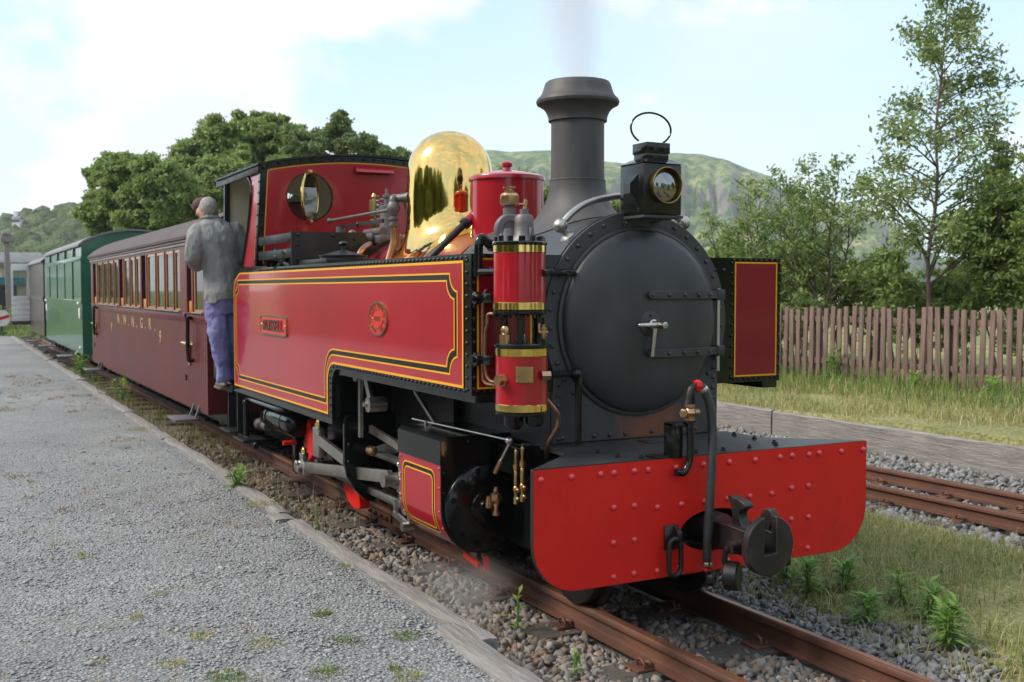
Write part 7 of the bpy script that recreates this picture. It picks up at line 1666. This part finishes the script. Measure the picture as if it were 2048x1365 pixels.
# ------------------------------------------------------------------ smoke from the chimney
def plume(name, base, rise, r0, r1, drift, dens, col, size, label=None):
    """volume in a leaning cone; density fades to nothing at its skin"""
    m = bpy.data.materials.new(name+'_vol'); m.use_nodes = True; t = m.node_tree; t.nodes.clear(); L = t.links.new
    o = N(t, 'ShaderNodeOutputMaterial'); pv = N(t, 'ShaderNodeVolumePrincipled'); pv.inputs['Color'].default_value = (*col, 1); pv.inputs['Anisotropy'].default_value = .3
    tcn = N(t, 'ShaderNodeTexCoord'); sp = N(t, 'ShaderNodeSeparateXYZ'); L(tcn.outputs['Object'], sp.inputs[0])
    def M_(op, a, b, c=None):
        q = N(t, 'ShaderNodeMath', operation=op)
        for i_, v_ in enumerate((a, b, c)):
            if v_ is None: continue
            if isinstance(v_, (int, float)): q.inputs[i_].default_value = v_
            else: L(v_, q.inputs[i_])
        return q.outputs[0]
    h = M_('DIVIDE', sp.outputs[2], rise)
    h2 = M_('MULTIPLY', h, h)
    x_ = M_('SUBTRACT', sp.outputs[0], M_('MULTIPLY', h2, drift[0])); y_ = M_('SUBTRACT', sp.outputs[1], M_('MULTIPLY', h2, drift[1]))
    rr = M_('SQRT', M_('ADD', M_('MULTIPLY', x_, x_), M_('MULTIPLY', y_, y_)), 0)
    q = M_('DIVIDE', rr, M_('MULTIPLY_ADD', h, r1-r0, r0))
    nn = N(t, 'ShaderNodeTexNoise'); nn.inputs['Scale'].default_value = size; nn.inputs['Detail'].default_value = 5; nn.inputs['Roughness'].default_value = .6; nn.inputs['Distortion'].default_value = .6; L(tcn.outputs['Object'], nn.inputs['Vector'])
    e = M_('ADD', q, M_('MULTIPLY', M_('SUBTRACT', nn.outputs['Fac'], .5), 1.5))
    f1 = N(t, 'ShaderNodeMapRange'); f1.interpolation_type = 'SMOOTHSTEP'; f1.inputs['From Min'].default_value = .15; f1.inputs['From Max'].default_value = .85; f1.inputs['To Min'].default_value = 1; f1.inputs['To Max'].default_value = 0; L(e, f1.inputs[0])
    f2 = N(t, 'ShaderNodeMapRange'); f2.interpolation_type = 'SMOOTHSTEP'; f2.inputs['From Min'].default_value = .72; f2.inputs['From Max'].default_value = .98; f2.inputs['To Min'].default_value = 1; f2.inputs['To Max'].default_value = 0; L(q, f2.inputs[0])
    f3 = N(t, 'ShaderNodeMapRange'); f3.interpolation_type = 'SMOOTHSTEP'; f3.inputs['From Min'].default_value = .55; f3.inputs['From Max'].default_value = 1; f3.inputs['To Min'].default_value = 1; f3.inputs['To Max'].default_value = 0; L(h, f3.inputs[0])
    d = M_('MULTIPLY', M_('MULTIPLY', f1.outputs[0], f2.outputs[0]), M_('MULTIPLY', f3.outputs[0], dens))
    L(d, pv.inputs['Density']); L(pv.outputs[0], o.inputs['Volume']); MATS[name+'_vol'] = m
    sm = MB(); loft(sm, [((drift[0]*k*k, drift[1]*k*k, rise*k), (r0+(r1-r0)*k, 0, 0), (0, r0+(r1-r0)*k, 0)) for k in np.linspace(0, 1, 9)], 24)
    ob = part(name, sm, name+'_vol', kind='stuff'); ob.location = base; return ob
plume('chimney_smoke', (chx, 0, 2.615), 1.5, .16, .48, (-.35, -.12), 3.6, (.98, .97, .99), 3.0)
plume('drain_steam', (-.85, -.84, -.12), .42, .22, .42, (.25, -.15), .9, (.98, .98, .98), 4.0)
# ------------------------------------------------------------------ hazy summer air
hzm = bpy.data.materials.new('haze_air'); hzm.use_nodes = True; t = hzm.node_tree; t.nodes.clear()
o_ = N(t, 'ShaderNodeOutputMaterial'); pv = N(t, 'ShaderNodeVolumePrincipled'); pv.inputs['Color'].default_value = (.88, .93, 1, 1); pv.inputs['Density'].default_value = .00030; pv.inputs['Anisotropy'].default_value = .3
t.links.new(pv.outputs[0], o_.inputs['Volume']); MATS['haze_air'] = hzm
part('haze', MB().box((-1260, -510, -8), (310, 1160, 170)), 'haze_air', kind='stuff')
